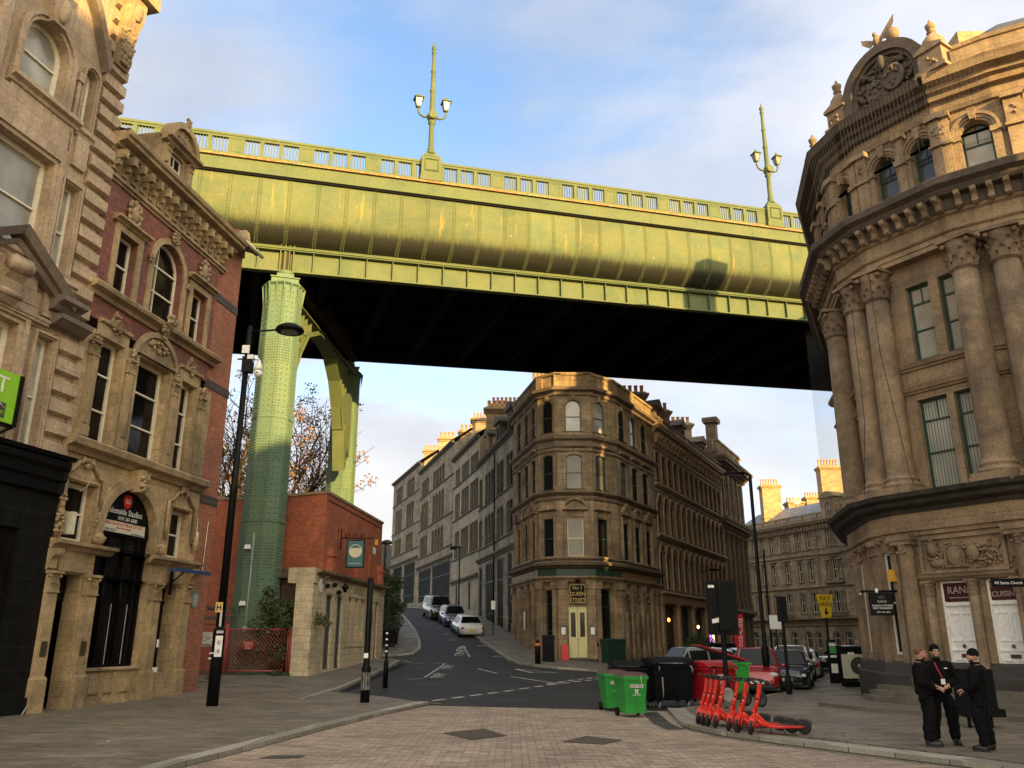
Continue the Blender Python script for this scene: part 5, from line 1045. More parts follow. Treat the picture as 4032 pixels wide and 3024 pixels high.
m.add([(LE,0,0),(LE,-12,0),(LE,-12,zs(19.2)),(LE,-4,zs(19.2)),(LE,0,zs(16.4))],[(0,1,2,3,4)]); m.add([(0,0,zs(14)),(0,-12,zs(14)),(0,-12,zs(19.2)),(0,-4,zs(19.2)),(0,0,zs(16.4))],[(0,1,2,3,4)]); m.build('roof',SLATE,Eb)
m=MB(FE)
for i in range(40): m.box(.3+i*.54-.03,.3+i*.54+.03,.25,.3,zs(16.5),zs(16.95))
m.box(.1,LE-.2,.22,.32,zs(16.95),zs(17.05)); m.build('parapet_railing',SND,Eb)
for s in (1.6,8.6,15.6):
    m=MB(FE); m.wall(s-.8,s+.8,zs(16.4),zs(17.9),[(s-.4,s+.4,zs(16.5),zs(17.6),0)],.1,.3); m.box(s-.8,s-.6,-2.5,.1,zs(16.3),zs(17.9)); m.box(s+.6,s+.8,-2.5,.1,zs(16.3),zs(17.9)); m.prism([(s-1.0,zs(17.85)),(s+1.0,zs(17.85)),(s,zs(18.5))],-2.5,.3)
    d=m.build('dormer',SND,Eb); window(d,FE,s-.4,s+.4,zs(16.5),zs(17.6),0,-.1,GREENW,GLD,.06,(.5,))
chimney(Eb,9.4,11.4,67.5,68.6,18,22.2,4,SG); chimney(Eb,11.2,12.9,65.6,66.6,18,20.1,4,CHB); chimney(Eb,15.4,17.8,79.5,80.5,19,22.6,5,CHB)
def glow(x,y,z,nm,c,es,lab):
    m=MB(ID); m.ell((x,y,z),(.1,.1,.14),8,6); 
    mt=MATS.get(nm) or plain(nm,c,.5,emit=c,es=es); return m.build('lit_lamp',mt,Eb,lab)
p=FE(2.2,-.1,3.4); glow(*p,'orange_lamp_light',(1,.25,.03),5,'small orange lamp lit in the shop window'); p=FE(10.5,-.1,3.0); glow(*p,'yellow_lamp_light',(1,.6,.12),4,'small yellow lamp lit in the shop window')
m=MB(FE); m.box(14.3,14.6,-.2,-.1,1.4,2.6); m.build('purple_lit_panel',plain('purple_light',(.35,.05,.9),.5,emit=(.35,.05,.9),es=5),Eb); m=MB(FE); m.box(15.4,15.8,-.2,-.1,1.2,3.0); m.build('pale_lit_panel',plain('pale_light',(.8,.6,.35),.5,emit=(.8,.6,.35),es=1.2),Eb)
# --- T: tower block at the far end
FT=fr((20.74,81.73),27); LT=10.9
T=ebuild('pilastered_stone_building',(20.74,81.73),'tall stone block with giant pilasters and a roof balustrade at the far warehouse end','building')
tw=[(1.7+2.1*i,2.6+2.1*i,zs(a),zs(b),r) for i in range(4) for a,b,r in ((5.0,7.6,0),(8.3,10.6,0),(13.2,16.4,.44))]
m=MB(FT); m.wall(0,LT,-.2,zs(17.8),tw+[(1.5+2.1*i,2.8+2.1*i,1,zs(3.9),.6) for i in range(4)],0,.2); m.add([(0,0,zs(4)),(0,-10,zs(4)),(0,-10,zs(17.8)),(0,0,zs(17.8))],[(0,1,2,3)]); m.add([(LT,0,0),(LT,-10,0),(LT,-10,zs(17.8)),(LT,0,zs(17.8))],[(0,1,2,3)]); m.build('stone_wall',SN,T)
PT=[FT(0,-10,0)[:2],FT(0,0,0)[:2],FT(LT,0,0)[:2],FT(LT,-10,0)[:2]]
m=MB(FT)
for i in range(5):
    s=1.05+2.1*i; m.box(s-.3,s+.3,0,.3,zs(4.9),zs(10.7)); sq_cap(m,FT,s,.02,zs(10.5),.7,.6,.3); m.box(s-.4,s+.4,0,.4,zs(4.5),zs(5.2)); m.box(s-.25,s+.25,0,.18,zs(12.8),zs(16.6)); m.box(s-.3,s+.3,0,.25,1,zs(3.9))
m.mould(PT,STR(zs(4.0),.6,.5)); m.mould(PT,CORN(zs(11.2),1.4,.7)); m.mould(PT,CORN(zs(16.7),1.3,1.1)); 
for i in range(14): console(m,FT,.4+i*.78,.1,zs(17.1),.25,.5,.6)
m.build('pilasters_and_cornices',SND,T)
m=MB(FT)
m.mould(PT,[(-.2,zs(18.0)),(.1,zs(18.02)),(.1,zs(18.2)),(-.2,zs(18.22))]); m.mould(PT,[(-.2,zs(19.3)),(.12,zs(19.32)),(.12,zs(19.5)),(-.2,zs(19.52))])
for i in range(15): m.lathe(.4+i*.72,-.05,[(.12,zs(18.2)),(.17,zs(18.5)),(.07,zs(18.9)),(.12,zs(19.3))],6)
for i in range(13): m.lathe(-.05,-.4-i*.72,[(.12,zs(18.2)),(.17,zs(18.5)),(.07,zs(18.9)),(.12,zs(19.3))],6)
m.build('balustrade',SN,T)
m=MB(FT); m.box(-.1,.9,-1.0,0,zs(17.8),zs(21.0)); m.frus(-.3,1.1,-1.2,.2,zs(21.0),zs(21.3),-.1); m.box(-.35,1.15,-1.25,.25,zs(21.3),zs(21.5)); m.build('chimney',SND,T)
for a,b,c,d,r in tw: window(T,FT,a,b,c,d,r,-.15,GREENW,GLX,.06,(.5,))
for i in range(4): window(T,FT,1.5+2.1*i,2.8+2.1*i,1,zs(3.9),.6,-.25,GREENS,GLD,.1,(.5,))
# --- G: terrace climbing the hill
gp=[(.1,61.66),(-3.01,75.15),(-6.17,86.97),(-11.8,105.4),(-17.6,122.1)]
def grow(i,label,eave,rows,ground,mat=SG,dor=(),chs=(),trio=None,base=0):
    a,b=gp[i+1],gp[i]; L=math.dist(a,b); F=fr(a,math.degrees(math.atan2(b[0]-a[0],b[1]-a[1])))
    G=ebuild('terrace_building',a,label,'building','tall stone terraces climbing the hill on the left'); ops=[]
    for z0,z1,r,cs_,w in rows: ops+= [(c-w/2,c+w/2,zs(z0),zs(z1),r) for c in cs_]
    m=MB(F); g=[(x0,x1,z0,zs(z1),0) for x0,x1,z0,z1 in ground]; m.wall(0,L,base,zs(eave),ops+g,0,.1); m.add([(0,0,base),(0,-10,base),(0,-10,zs(eave+3)),(0,-4.5,zs(eave+3)),(0,0,zs(eave))],[(0,1,2,3,4)]); m.add([(L,0,zs(8)),(L,-10,zs(8)),(L,-10,zs(eave+3)),(L,-4.5,zs(eave+3)),(L,0,zs(eave))],[(0,1,2,3,4)])
    m.add([(0,-10,base),(L,-10,base),(L,-10,zs(eave+3)),(0,-10,zs(eave+3))],[(0,1,2,3)]); m.build('stone_wall',mat,G)
    PG=[F(0,0,0)[:2],F(L,0,0)[:2]]; m=MB(F); m.mould(PG,[(0,zs(eave)-.1),(.1,zs(eave)),(.35,zs(eave)+.12),(.42,zs(eave)+.3),(0,zs(eave)+.34)])
    for z0,z1,r,cs_,w in rows:
        m.mould(PG,STR(zs(z0)-.28,.16,.12))
        for c in cs_: m.ring(outline(c-w/2-.11,c+w/2+.11,zs(z0),zs(z1)+.12,r*1.2),outline(c-w/2,c+w/2,zs(z0),zs(z1),r),0,.05)
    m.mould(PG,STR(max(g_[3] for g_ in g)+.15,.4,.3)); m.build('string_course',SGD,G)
    m=MB(F); m.add([(-.1,.35,zs(eave)+.3),(L+.1,.35,zs(eave)+.3),(L+.1,-4.5,zs(eave+3)+.3),(-.1,-4.5,zs(eave+3)+.3),(L+.1,-10,zs(eave+3)+.3),(-.1,-10,zs(eave+3)+.3)],[(0,1,2,3),(3,2,4,5)]); m.build('roof',SLATE,G)
    for a_,b_,c,d,r in ops: window(G,F,a_,b_,c,d,r,-.08,GREENW,GLX,.045,(.5,))
    for a_,b_,c,d,_ in g: window(G,F,a_,b_,c,d,0,-.08,GREENS,GLX,.08,(.2,.7),tuple((k+1)/max(2,round((b_-a_)/.7)) for k in range(max(2,round((b_-a_)/.7))-1)) if b_-a_>1 else ())
    for s in dor:
        m=MB(F); m.wall(s-.75,s+.75,zs(eave)+.2,zs(eave)+2.3,[(s-.4,s+.4,zs(eave)+.4,zs(eave)+1.9,0)],-.1,.3); m.box(s-.75,s-.6,-3,-.1,zs(eave)+.2,zs(eave)+2.3); m.box(s+.6,s+.75,-3,-.1,zs(eave)+.2,zs(eave)+2.3); m.prism(outline(s-.95,s+.95,zs(eave)+2.25,zs(eave)+2.95,.55),-3,.12)
        d=m.build('dormer',SGD,G); window(d,F,s-.4,s+.4,zs(eave)+.4,zs(eave)+1.9,0,-.2,GREENW,GLD,.07,(.5,))
    for c in chs: chimney(G,*c)
    return G,F,L
trio=lambda c,p=1.15:[c-p,c,c+p]
GA,FGA,LGA=grow(0,'grey stone terrace with arched dormers and tall green shop windows directly behind the nose building',15.6,[(12.15,14.4,.18,[1.0]+trio(4.9,1.25)+[8.6,9.8]+[12.2,13.2],1.0),(8.98,11.1,.3,[1.0]+trio(4.9,1.25)+[8.6,9.8]+[12.2,13.2],1.0)],[(.4,1.8,3.7,7.4),(3.3,6.6,3.0,7.5),(8.0,10.4,2.6,7.5),(11.8,13.4,2.3,7.6)],dor=(3.2,7.6,12.2),chs=[(-2.3,-.4,71.4,72.6,18,22.0,4),(-1.9,1.2,73.6,74.4,18,22.9,8)],base=1.0)
m=MB(FGA); m.tube([(7.4,.12,zs(15.4)),(7.4,.12,3)],.07,6); m.build('downpipe',BLACKP,GA)
GB,FGB,_=grow(1,'smooth pale grey terrace bay with plain ground floor windows, second up the hill',18.2,[(15.8,17.1,0,[1.6,2.8]+trio(6.0)+trio(10.2),.75),(12.65,14.8,0,[1.6,2.8]+trio(6.0)+trio(10.2),.8),(9.05,11.3,0,[1.6,2.8]+trio(6.0)+trio(10.2),.8)],[(2.0,3.0,5.0,6.6),(8.0,9.0,4.6,6.6)],mat=surf('paler_grey_stone',(.44,.37,.26),(.34,.28,.19),.85,.7,.2,12,(1.1,.45,.006,(.2,.17,.13)),.3,(.1,.09,.07),.4,bvar=.12),chs=[(-4.1,-2.4,83.4,85,19,24.2,5),(-5.8,-4.4,89.6,90.6,19,24.4,3)],base=2.5)
GC,FGC,_=grow(2,'stone terrace with arched upper windows above a wide green glazed shopfront, third up the hill',20.2,[(17.4,19.0,0,trio(3.5,1.5)+[9.0,10.6,12.2,13.8],.95),(13.75,16.5,.35,trio(3.5,1.5)+[9.0,10.6,12.2,13.8],.95),(10.7,12.8,.35,trio(3.5,1.5)+[9.0,10.6,12.2,13.8],.95)],[(1.0,8.2,6.2,9.2),(9.0,18.2,5.5,9.2)],chs=[(-8.8,-6.9,97.5,98.7,21,25.5,4),(-12.1,-9.9,111.4,112.6,22,27.1,6)],base=4)
GD_,FGD,_=grow(3,'farthest grey terrace with a plain eaves line at the top of the hill',21.55,[(18.8,20.6,0,trio(4.5,1.5)+trio(12,1.5),.95),(15.1,17.7,0,trio(4.5,1.5)+trio(12,1.5),.95),(12.2,14.0,0,trio(4.5,1.5)+trio(12,1.5),.95)],[(2,8,7.0,10.6),(9.5,16,6.4,10.6)],base=5)
m=MB(ID); m.vprism([(-24,128),(-19,124),(-18.5,140),(-24,140)],5,16); m.build('dark_hill_house',SGD,None,'dark low building at the very top of the climbing street','building')
# stone tower rising behind into the bridge
TW=ebuild('stone_tower',(3.4,86),'square brown ribbed stone tower seen behind the corner building just under the bridge','tower')
m=MB(ID); m.box(2.3,4.5,85,87.2,0,31); m.build('shaft',SN,TW); m=MB(ID)
for i in range(6): m.box(2.3+i*.42,2.44+i*.42,84.9,85.05,15,31)
m.build('ribs',SND,TW)
# --- D: stone building closing the street on the right
FD=fr((35.7,118),157.4)
D=ebuild('balustraded_stone_building',(35.7,118),'golden brown four storey building with a roof balustrade and tall chimneys closing the street','building')
dc=[-4.2,-2.4,-.6,1.4,3.75,4.65,6.6,8.6,12.2,13.1,16]
def dops(lst,w,z0,z1,r): return [(c-w/2,c+w/2,z0,z1,r) for c in lst]
o1=dops([-4.2,-2.4,-.6,1.4,3.75,4.6,6.6,8.6,12.3,13.2],.72,13.45,15.6,0); o2=dops([-4.2,-2.4,-.6,1.4,4.15,6.65,8.6,12.8],.85,9.25,11.8,.2); o2+=dops([11.75,13.85],.5,9.4,11.4,.2); o3=dops([-4.2,-2.4,-.45,1.4,4.0,6.6,8.7,12.8],.9,5.3,7.8,0); o3+=dops([11.8,13.8],.5,5.3,7.8,0); o4=dops([-3.5,-1.8,.3,1.8,4.3,7.0,8.8,12,14],1.15,.9,3.0,.5)
m=MB(FD); m.wall(-9,20,-.2,16.3,o1+o2+o3+o4,0,.3); m.add([(-9,0,0),(-9,-12,0),(-9,-12,16.3),(-9,0,16.3)],[(0,1,2,3)]); m.build('stone_wall',SD,D)
PD=[FD(-9,-12,0)[:2],FD(-9,0,0)[:2],FD(20,0,0)[:2]]
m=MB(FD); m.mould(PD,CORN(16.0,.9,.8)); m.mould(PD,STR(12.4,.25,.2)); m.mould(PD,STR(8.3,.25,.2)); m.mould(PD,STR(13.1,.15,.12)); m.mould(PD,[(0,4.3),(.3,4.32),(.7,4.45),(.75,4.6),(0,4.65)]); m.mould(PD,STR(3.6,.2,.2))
for i in range(50): m.box(-8.5+i*.57,-8.3+i*.57,.05,.55,15.7,16.15)
for a,b,c,d,r in o1+o2+o3+o4:
    m.ring(outline(a-.14,b+.14,c,d+.14,r*1.2),outline(a,b,c,d,r),0,.08)
    if c>5: m.box(a-.2,b+.2,0,.16,c-.12,c); 
    if 9<c<10: m.box(a-.25,b+.25,0,.25,d+.25,d+.38)
for i in range(28): m.box(9.75,10.25,0,.1,.6+i*.55,1.0+i*.55); 
m.prism(outline(11.2,14.4,12.4,13.1,.5),0,.35); m.box(11.2,14.4,0,.5,8.8,9.1); m.build('cornices_and_surrounds',SDM,D)
m=MB(FD); m.box(-9,20,-.3,-.1,16.9,17.15); m.box(-9,20,-.32,-.05,17.75,17.95)
for i in range(96):
    s=-8.8+i*.3
    if i%9>1: m.lathe(s,-.2,[(.06,17.15),(.1,17.3),(.05,17.6),(.07,17.75)],6)
    else: m.box(s-.15,s+.15,-.32,-.06,17.1,17.8)
m.build('balustrade',SD,D)
m=MB(FD); m.box(-4,14.5,.5,.55,4.65,5.25) if False else None
for i in range(40): m.lathe(2.8+i*.12,.6,[(.05,4.65),(.04,5.2)],5) if i<20 else None
m.box(2.7,5.3,.5,.7,5.2,5.3); m.build('balcony',SDM,D); m=MB(FD); m.box(10.8,15,.5,.7,5.2,5.3); 
for i in range(30): m.lathe(11+i*.13,.6,[(.05,4.65),(.04,5.2)],5)
m.build('balcony',SDM,D)
for a,b,c,d,r in o1+o2+o3: window(D,FD,a,b,c,d,r,-.18,WHT,GLD,.085,(.5,),(.5,))
for a,b,c,d,r in o4: window(D,FD,a,b,c,d,r,-.18,WHT,GLG,.09,(.6,))
m=MB(FD); m.add([(-9,-.5,17.0),(20,-.5,17.0),(20,-5,20.2),(-7,-5,20.2),(-9,-12,17),(-7,-9,20.2),(20,-9,20.2)],[(0,1,2,3),(0,3,5,4),(3,2,6,5)]); m.build('roof',surf('pale_weathered_slate',(.14,.14,.15),(.24,.24,.26),.45,1,.2,12,(.4,.25,.01,(.08,.08,.09)),bvar=.3),D)
m=MB(FD); m.wall(11.6,14.2,17.0,19.6,[(12.4,13.4,17.3,19.0,.4)],.05,.4); m.prism(outline(11.4,14.4,19.5,20.3,.7),-2,.2); m.box(11.6,12,-2,0,17,19.6); m.box(13.8,14.2,-2,0,17,19.6); dd=m.build('dormer',SD,D); window(dd,FD,12.4,13.4,17.3,19,.4,-.15,WHT,GLG,.08,(.5,),(.5,))
chimney(D,36.9,39.6,121,122.6,15,23.9,7,None,.95); chimney(D,44.3,47.3,117,118.8,16,25.9,7,None,1.1); chimney(D,42.6,45.0,127,129,16,22.4,5); chimney(D,45.5,48,127,129,16,23.2,6)
m=MB(ID); m.lathe(0,0,[(.02,0),(.35,.06),(.62,.22),(.6,.24),(.33,.1),(.0,.04)],16,F=lambda x,y,z:(41.6+x,120.5-z*1.4,21.4+y)); m.build('satellite_dish',MATS['grey_letters'],D); m=MB(ID); m.tube([(41.6,120.6,21.3),(41.6,121,20)],.05,5); m.build('dish_mast',BLACKP,D)
# ================================================================ Bridge
PB=(-12.5,41.7); _f=fr(PB,71.8)
def FG(s,o,z): x,y,_=_f(s,o,0); return (x,y,z+.0389*s)
BR=ebuild('road_bridge',PB,'pale green riveted steel road bridge crossing high over the street on octagonal piers','bridge')
S0,S1=-40,56
m=MB(FG); pr=[(1.3,26.35),(1.34,25.8),(1.36,25.2),(1.36,24.7),(1.32,24.3),(1.24,23.95),(1.10,23.62),(.92,23.38),(.68,23.15),(.40,22.98),(.05,22.86)]
d=[0]
for a,b in zip(pr[:-1],pr[1:]): d.append(d[-1]+math.dist(a,b))
tt=d[6]; Vp=[.60*x/tt for x in d]
ns=80; vs=[];uv=[]
for i in range(ns+1):
    s=S0+(S1-S0)*i/ns
    for (o,z),v in zip(pr,Vp): vs.append((s,o,z)); uv.append((s,v))
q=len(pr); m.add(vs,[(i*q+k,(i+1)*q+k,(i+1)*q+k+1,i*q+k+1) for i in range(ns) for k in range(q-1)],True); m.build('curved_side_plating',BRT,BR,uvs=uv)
m=MB(FG)
def rivet(mb,s,o,z,r=.032,n=(0,1,0)):
    # small pyramid facing outwards (o direction tilted by n)
    mb.add([(s-r,o,z-r),(s+r,o,z-r),(s+r,o,z+r),(s-r,o,z+r),(s,o+r*1.1*n[1],z+r*1.1*n[2])],[(0,1,4),(1,2,4),(2,3,4),(3,0,4)])
sm=MB(FG); s=10.7-1.555*32; seams=[]
while s<S1:
    if s>S0+1: seams.append(s)
    s+=1.555
for s in seams:
    for ds in (-.075,.075):
        L=0; seg=0
        for j in range(30):
            t=d[-1]*(j+.5)/30
            k=max(i for i in range(len(d)) if d[i]<=t); f=(t-d[k])/(d[k+1]-d[k]); o=pr[k][0]*(1-f)+pr[k+1][0]*f; z=pr[k][1]*(1-f)+pr[k+1][1]*f
            dz,do=pr[k+1][1]-pr[k][1],pr[k+1][0]-pr[k][0]; l=math.hypot(dz,do); nn=(0,-dz/l,do/l)
            rivet(sm,s+ds,o+nn[1]*.012,z+nn[2]*.012,.03,nn)
    vs=[]
    for o,z in pr: vs+=[(s-.012,o+.014,z),(s+.012,o+.014,z)]
    sm.add(vs,[(2*i,2*i+1,2*i+3,2*i+2) for i in range(len(pr)-1)])
sm.build('seam_rivets',BRP,BR,recalc=False)
# fascia, ledge, near-black strip put in as the shadow line
m=MB(FG); m.box(S0,S1,.9,1.5,26.42,27.15); m.box(S0,S1,.9,1.44,27.15,27.2)
for s in np.arange(S0,S1,3.75): m.box(float(s)+2.0,float(s)+2.04,1.5,1.515,26.42,27.15)
m.build('fascia_plate',BRP,BR)
m=MB(FG); m.box(S0,S1,.9,1.62,27.2,27.32); m.build('rusty_ledge',BRL,BR)
m=MB(FG); m.box(S0,S1,.6,1.42,26.3,26.42); m.build('painted_shadow_line',BRD,BR)
# parapet
g0=12.22-3.75*14
m=MB(FG); m.box(S0,S1,1.12,1.42,28.60,28.74); m.box(S0,S1,1.16,1.38,28.46,28.60); m.box(S0,S1,1.16,1.38,27.32,27.56); m.box(S0,S1,1.12,1.44,27.32,27.42)
pn=MB(FG)
g=g0
while g<S1-4:
    if g>S0:
        m.box(g+2.88,g+3.75,1.18,1.36,27.5,28.5); m.ring(outline(g+3.0,g+3.63,27.62,28.42),outline(g+3.05,g+3.58,27.67,28.37),1.36,1.375)
        for i in range(3):
            a=g+i*1.02
            if i: m.box(a-.22,a,1.17,1.37,27.5,28.5)
            for j in range(5): b=a+.8*(j+.5)/5; m.box(b-.028,b+.028,1.24,1.3,27.56,28.46)
            for j in range(6): b=a+.8*j/5; m.ell((b,1.27,27.6),(.03,.03,.05),5,4) if 0<j<5 else None
    g+=3.75
m.build('parapet',BRP,BR)
# rear parapet
m=MB(FG); m.box(S0,S1,-13.9,-13.6,28.5,28.74); m.box(S0,S1,-13.8,-13.6,27.3,27.6)
for s in np.arange(S0,S1,1.25): m.box(float(s),float(s)+.3,-13.8,-13.62,27.5,28.55)
m.box(S0,S1,-14.4,-13.5,25.8,27.3); m.build('rear_parapet',BRP,BR)
# lower plate girder
m=MB(FG); m.box(S0,S1,-.15,.02,21.36,22.62); m.box(S0,S1,-.15,.24,21.30,21.37); m.box(S0,S1,-.15,.30,22.55,22.63)
vs=[(S0,.34,22.66),(S1,.34,22.66),(S1,.02,23.0),(S0,.02,23.0)]; m.add(vs,[(0,1,2,3)]); m.box(S0,S1,.0,.36,22.62,22.67)
s=10.34-1.485*32; i=0
while s<S1:
    if s>S0:
        m.box(s-.02,s+.02,.02,.22,21.37,22.55); m.box(s-.05,s+.05,.02,.035,21.37,22.55)
        for j in range(9):
            for sg in (-.09,.09): rivet(m,s+sg,.02,21.45+j*.13,.022)
        for j in range(8): rivet(m,s+.12+j*.17,.24,21.335,.02); rivet(m,s+.12+j*.17,.02,22.47,.02); rivet(m,s+.12+j*.17,.02,21.43,.02)
        if i%4==1:
            for a in range(7):
                for b in range(7): rivet(m,s+.25+a*.16,.02,21.55+b*.14,.022)
    s+=1.485; i+=1
m.build('plate_girder',BRP,BR)
m=MB(FG); m.box(S0,S1,-.2,.3,21.22,21.31) if False else None
for s in (-.35,-.12,.12,.35): m=MB(FG); m.box(s-.03,s+.03,.02,.25,21.37,22.9); m.build('bearing_stiffener',BRP,BR)
# dark underside: deck plate, cross girders, far girder
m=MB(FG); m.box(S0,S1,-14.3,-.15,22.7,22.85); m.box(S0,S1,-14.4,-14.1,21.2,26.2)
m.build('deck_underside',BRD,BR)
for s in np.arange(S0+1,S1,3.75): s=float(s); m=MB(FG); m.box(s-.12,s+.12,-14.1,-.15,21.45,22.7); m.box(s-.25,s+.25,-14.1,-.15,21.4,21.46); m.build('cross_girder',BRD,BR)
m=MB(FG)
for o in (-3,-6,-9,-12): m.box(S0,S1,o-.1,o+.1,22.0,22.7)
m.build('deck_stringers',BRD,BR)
# piers
def pier(x,y,zb,zt,lab=None,kk=1.0):
    F=lambda a,b,c:(x+a,y+b,c); m=MB(F); a0=R(-51-22.5); sc=lambda z:kk*(1.10-.10*(z-zb)/(zt-zb))
    m.lathe(0,0,[(sc(zb),zb-1),(sc(zt),zt)],8,False,a0=a0,a1=a0+2*pi)
    for z in (zb+2.0,zb+7.4,zb+12.7): m.lathe(0,0,[(sc(z)+.05,z-.04),(sc(z)+.05,z+.03)],8,False,a0=a0,a1=a0+2*pi); m.lathe(0,0,[(sc(z)+.012,z-.9),(sc(z)+.012,z)],8,False,a0=a0,a1=a0+2*pi)
    m.lathe(0,0,[(1.0,zt-.1),(1.14,zt+.0),(1.14,zt+.06),(1.0,zt+.1)],8,False,a0=a0,a1=a0+2*pi)
    c,s_=cos(R(18.2)),sin(R(18.2)); G=lambda a,b,z:(x+a*c-b*s_,y+a*s_+b*c,z)
    m.box(-.72,.72,-.7,.7,zt+.1,zt+.38,F=G); m.box(-.78,.78,-.76,.76,zt+.38,zt+.44,F=G); m.box(-.45,.45,-.5,.5,zt+.44,zt+.72,F=G); m.lathe(0,0,[(.42,zt+.6),(.3,zt+.7),(.3,zt+.8),(.5,zt+.95)],10,F=G)
    # brackets under the cap on each facet
    for k in range(8):
        th=R(-51+45*k); ap=cos(R(22.5)); ca,sa=cos(th),sin(th)
        for off in (0,):
            Q=lambda a,b,z,ca=ca,sa=sa:(x+ca*b-sa*a,y+sa*b+ca*a,z)
            r0=1.0*ap; m.add([(-.025,r0,zt),(.025,r0,zt),(-.025,r0+.14,zt),(.025,r0+.14,zt),(-.025,r0+.02,zt-1.3),(.025,r0+.02,zt-1.3),(-.025,r0+.08,zt-.5),(.025,r0+.08,zt-.5)],[(2,3,7,6),(6,7,5,4),(0,2,6,4),(1,5,7,3)],F=Q)
        V=a0+pi/4*k; m.add([(-.03,1.0,zt),(.03,1.0,zt),(.03,1.15,zt),(-.03,1.15,zt),(0,1.02,zt-1.1)],[(0,3,4),(1,4,2),(3,2,4)],F=lambda a,b,z,ca=cos(V),sa=sin(V):(x+ca*b-sa*a,y+sa*b+ca*a,z))
    # rivets on facets
    for k in range(8):
        th=R(-51+45*k); nx_,ny_=cos(th),sin(th)
        if nx_*(-x)+ny_*(-y)<-20: continue
        z=zb+.1; j=0
        while z<zt-.2:
            ap=sc(z)*cos(R(22.5)); hw=sc(z)*sin(R(22.5)); dense=(z%5.3)<1.3
            for f in ((-.86,-.45,-.15,.15,.45,.86) if dense else ((-.86,-.38,.38,.86) if j%2 else (-.86,.86))):
                a=f*hw; r=.042; Q=lambda p,q2,w,nx_=nx_,ny_=ny_:(x+nx_*q2-ny_*p,y+ny_*q2+nx_*p,w)
                m.add([(a-r,ap,z-r),(a+r,ap,z-r),(a+r,ap,z+r),(a-r,ap,z+r),(a,ap+r*1.3,z)],[(0,1,4),(1,2,4),(2,3,4),(3,0,4)],F=Q)
            z+=.145; j+=1
    return m.build('octagonal_pier',BRI,BR,lab,recalc=False)
pier(-12.5,41.7,.2,20.35,'front octagonal pier standing behind the red gate'); pier(-11.95,57.0,1.2,20.35,'rear octagonal pier beyond the brick pub',.93)
# arched cross beam between the piers
FX=fr(PB,3.74)
arc=[(.4,15.3),(1.6,15.6),(2.6,17.5),(3.7,18.9),(5.8,19.85),(7.7,19.9),(9.2,19.5),(10.6,18.4),(11.6,16.9),(12.25,15.5),(14.6,15.3)]
m=MB(FX)
up=[(14.6,20.16),(.4,20.16)]
m.box(.6,14.7,-.42,.42,20.08,20.16)
for a,b in zip(arc[:-1],arc[1:]):
    if a[0]<1 or b[0]>14: continue
    m.add([(a[0],-.42,a[1]),(b[0],-.42,b[1]),(b[0],.42,b[1]),(a[0],.42,a[1]),(a[0],-.42,a[1]+.07),(b[0],-.42,b[1]+.07),(b[0],.42,b[1]+.07),(a[0],.42,a[1]+.07)],[(0,1,2,3),(4,5,6,7),(2,3,7,6)])
m.prism([(.4,15.3)]+[(1.2,15.3)]+arc[2:-1]+[(13.9,15.3),(14.6,15.3)]+up,-.03,.03) if False else None
for a,b in zip(arc[1:-2],arc[2:-1]): m.add([(a[0],.30,a[1]),(b[0],.30,b[1]),(b[0],.30,b[1]+.28 if b[0]<6 or b[0]>8 else 20.1),(a[0],.30,min(20.1,a[1]+.28))],[(0,1,2,3)])
for s,z in ((3.0,18.9),(3.6,19.3),(4.4,19.6),(9.6,19.6),(10.2,19.2),(10.9,18.7),(11.6,17.9),(12.2,17.2),(12.8,16.6)): m.box(s-.04,s+.04,-.25,.25,min(z,20)-.3,20.1)
m.prism([(1.0,14.2),(1.6,15.6),(2.6,17.5),(2.2,18.0),(1.0,17.4)],.22,.3); m.prism([(14.3,14.0),(12.25,15.5),(11.6,16.9),(12.2,18.0),(14.3,18.6)],.22,.3)
m.prism([(12.3,15.4),(12.9,12.8),(13.3,13.2),(12.9,16.0)],-.4,.4)
m.build('arched_cross_beam',BRP,BR)
m=MB(FX); m.prism([(-.2,21.35),(15.4,21.35),(15.4,22.5),(-.2,22.5)],-.2,.2); m.prism([(1.5,20.3),(1.0,22),(15.5,22),(13,20.3)],-.9,-.8)
m.build('dark_bracing',BRB,BR)
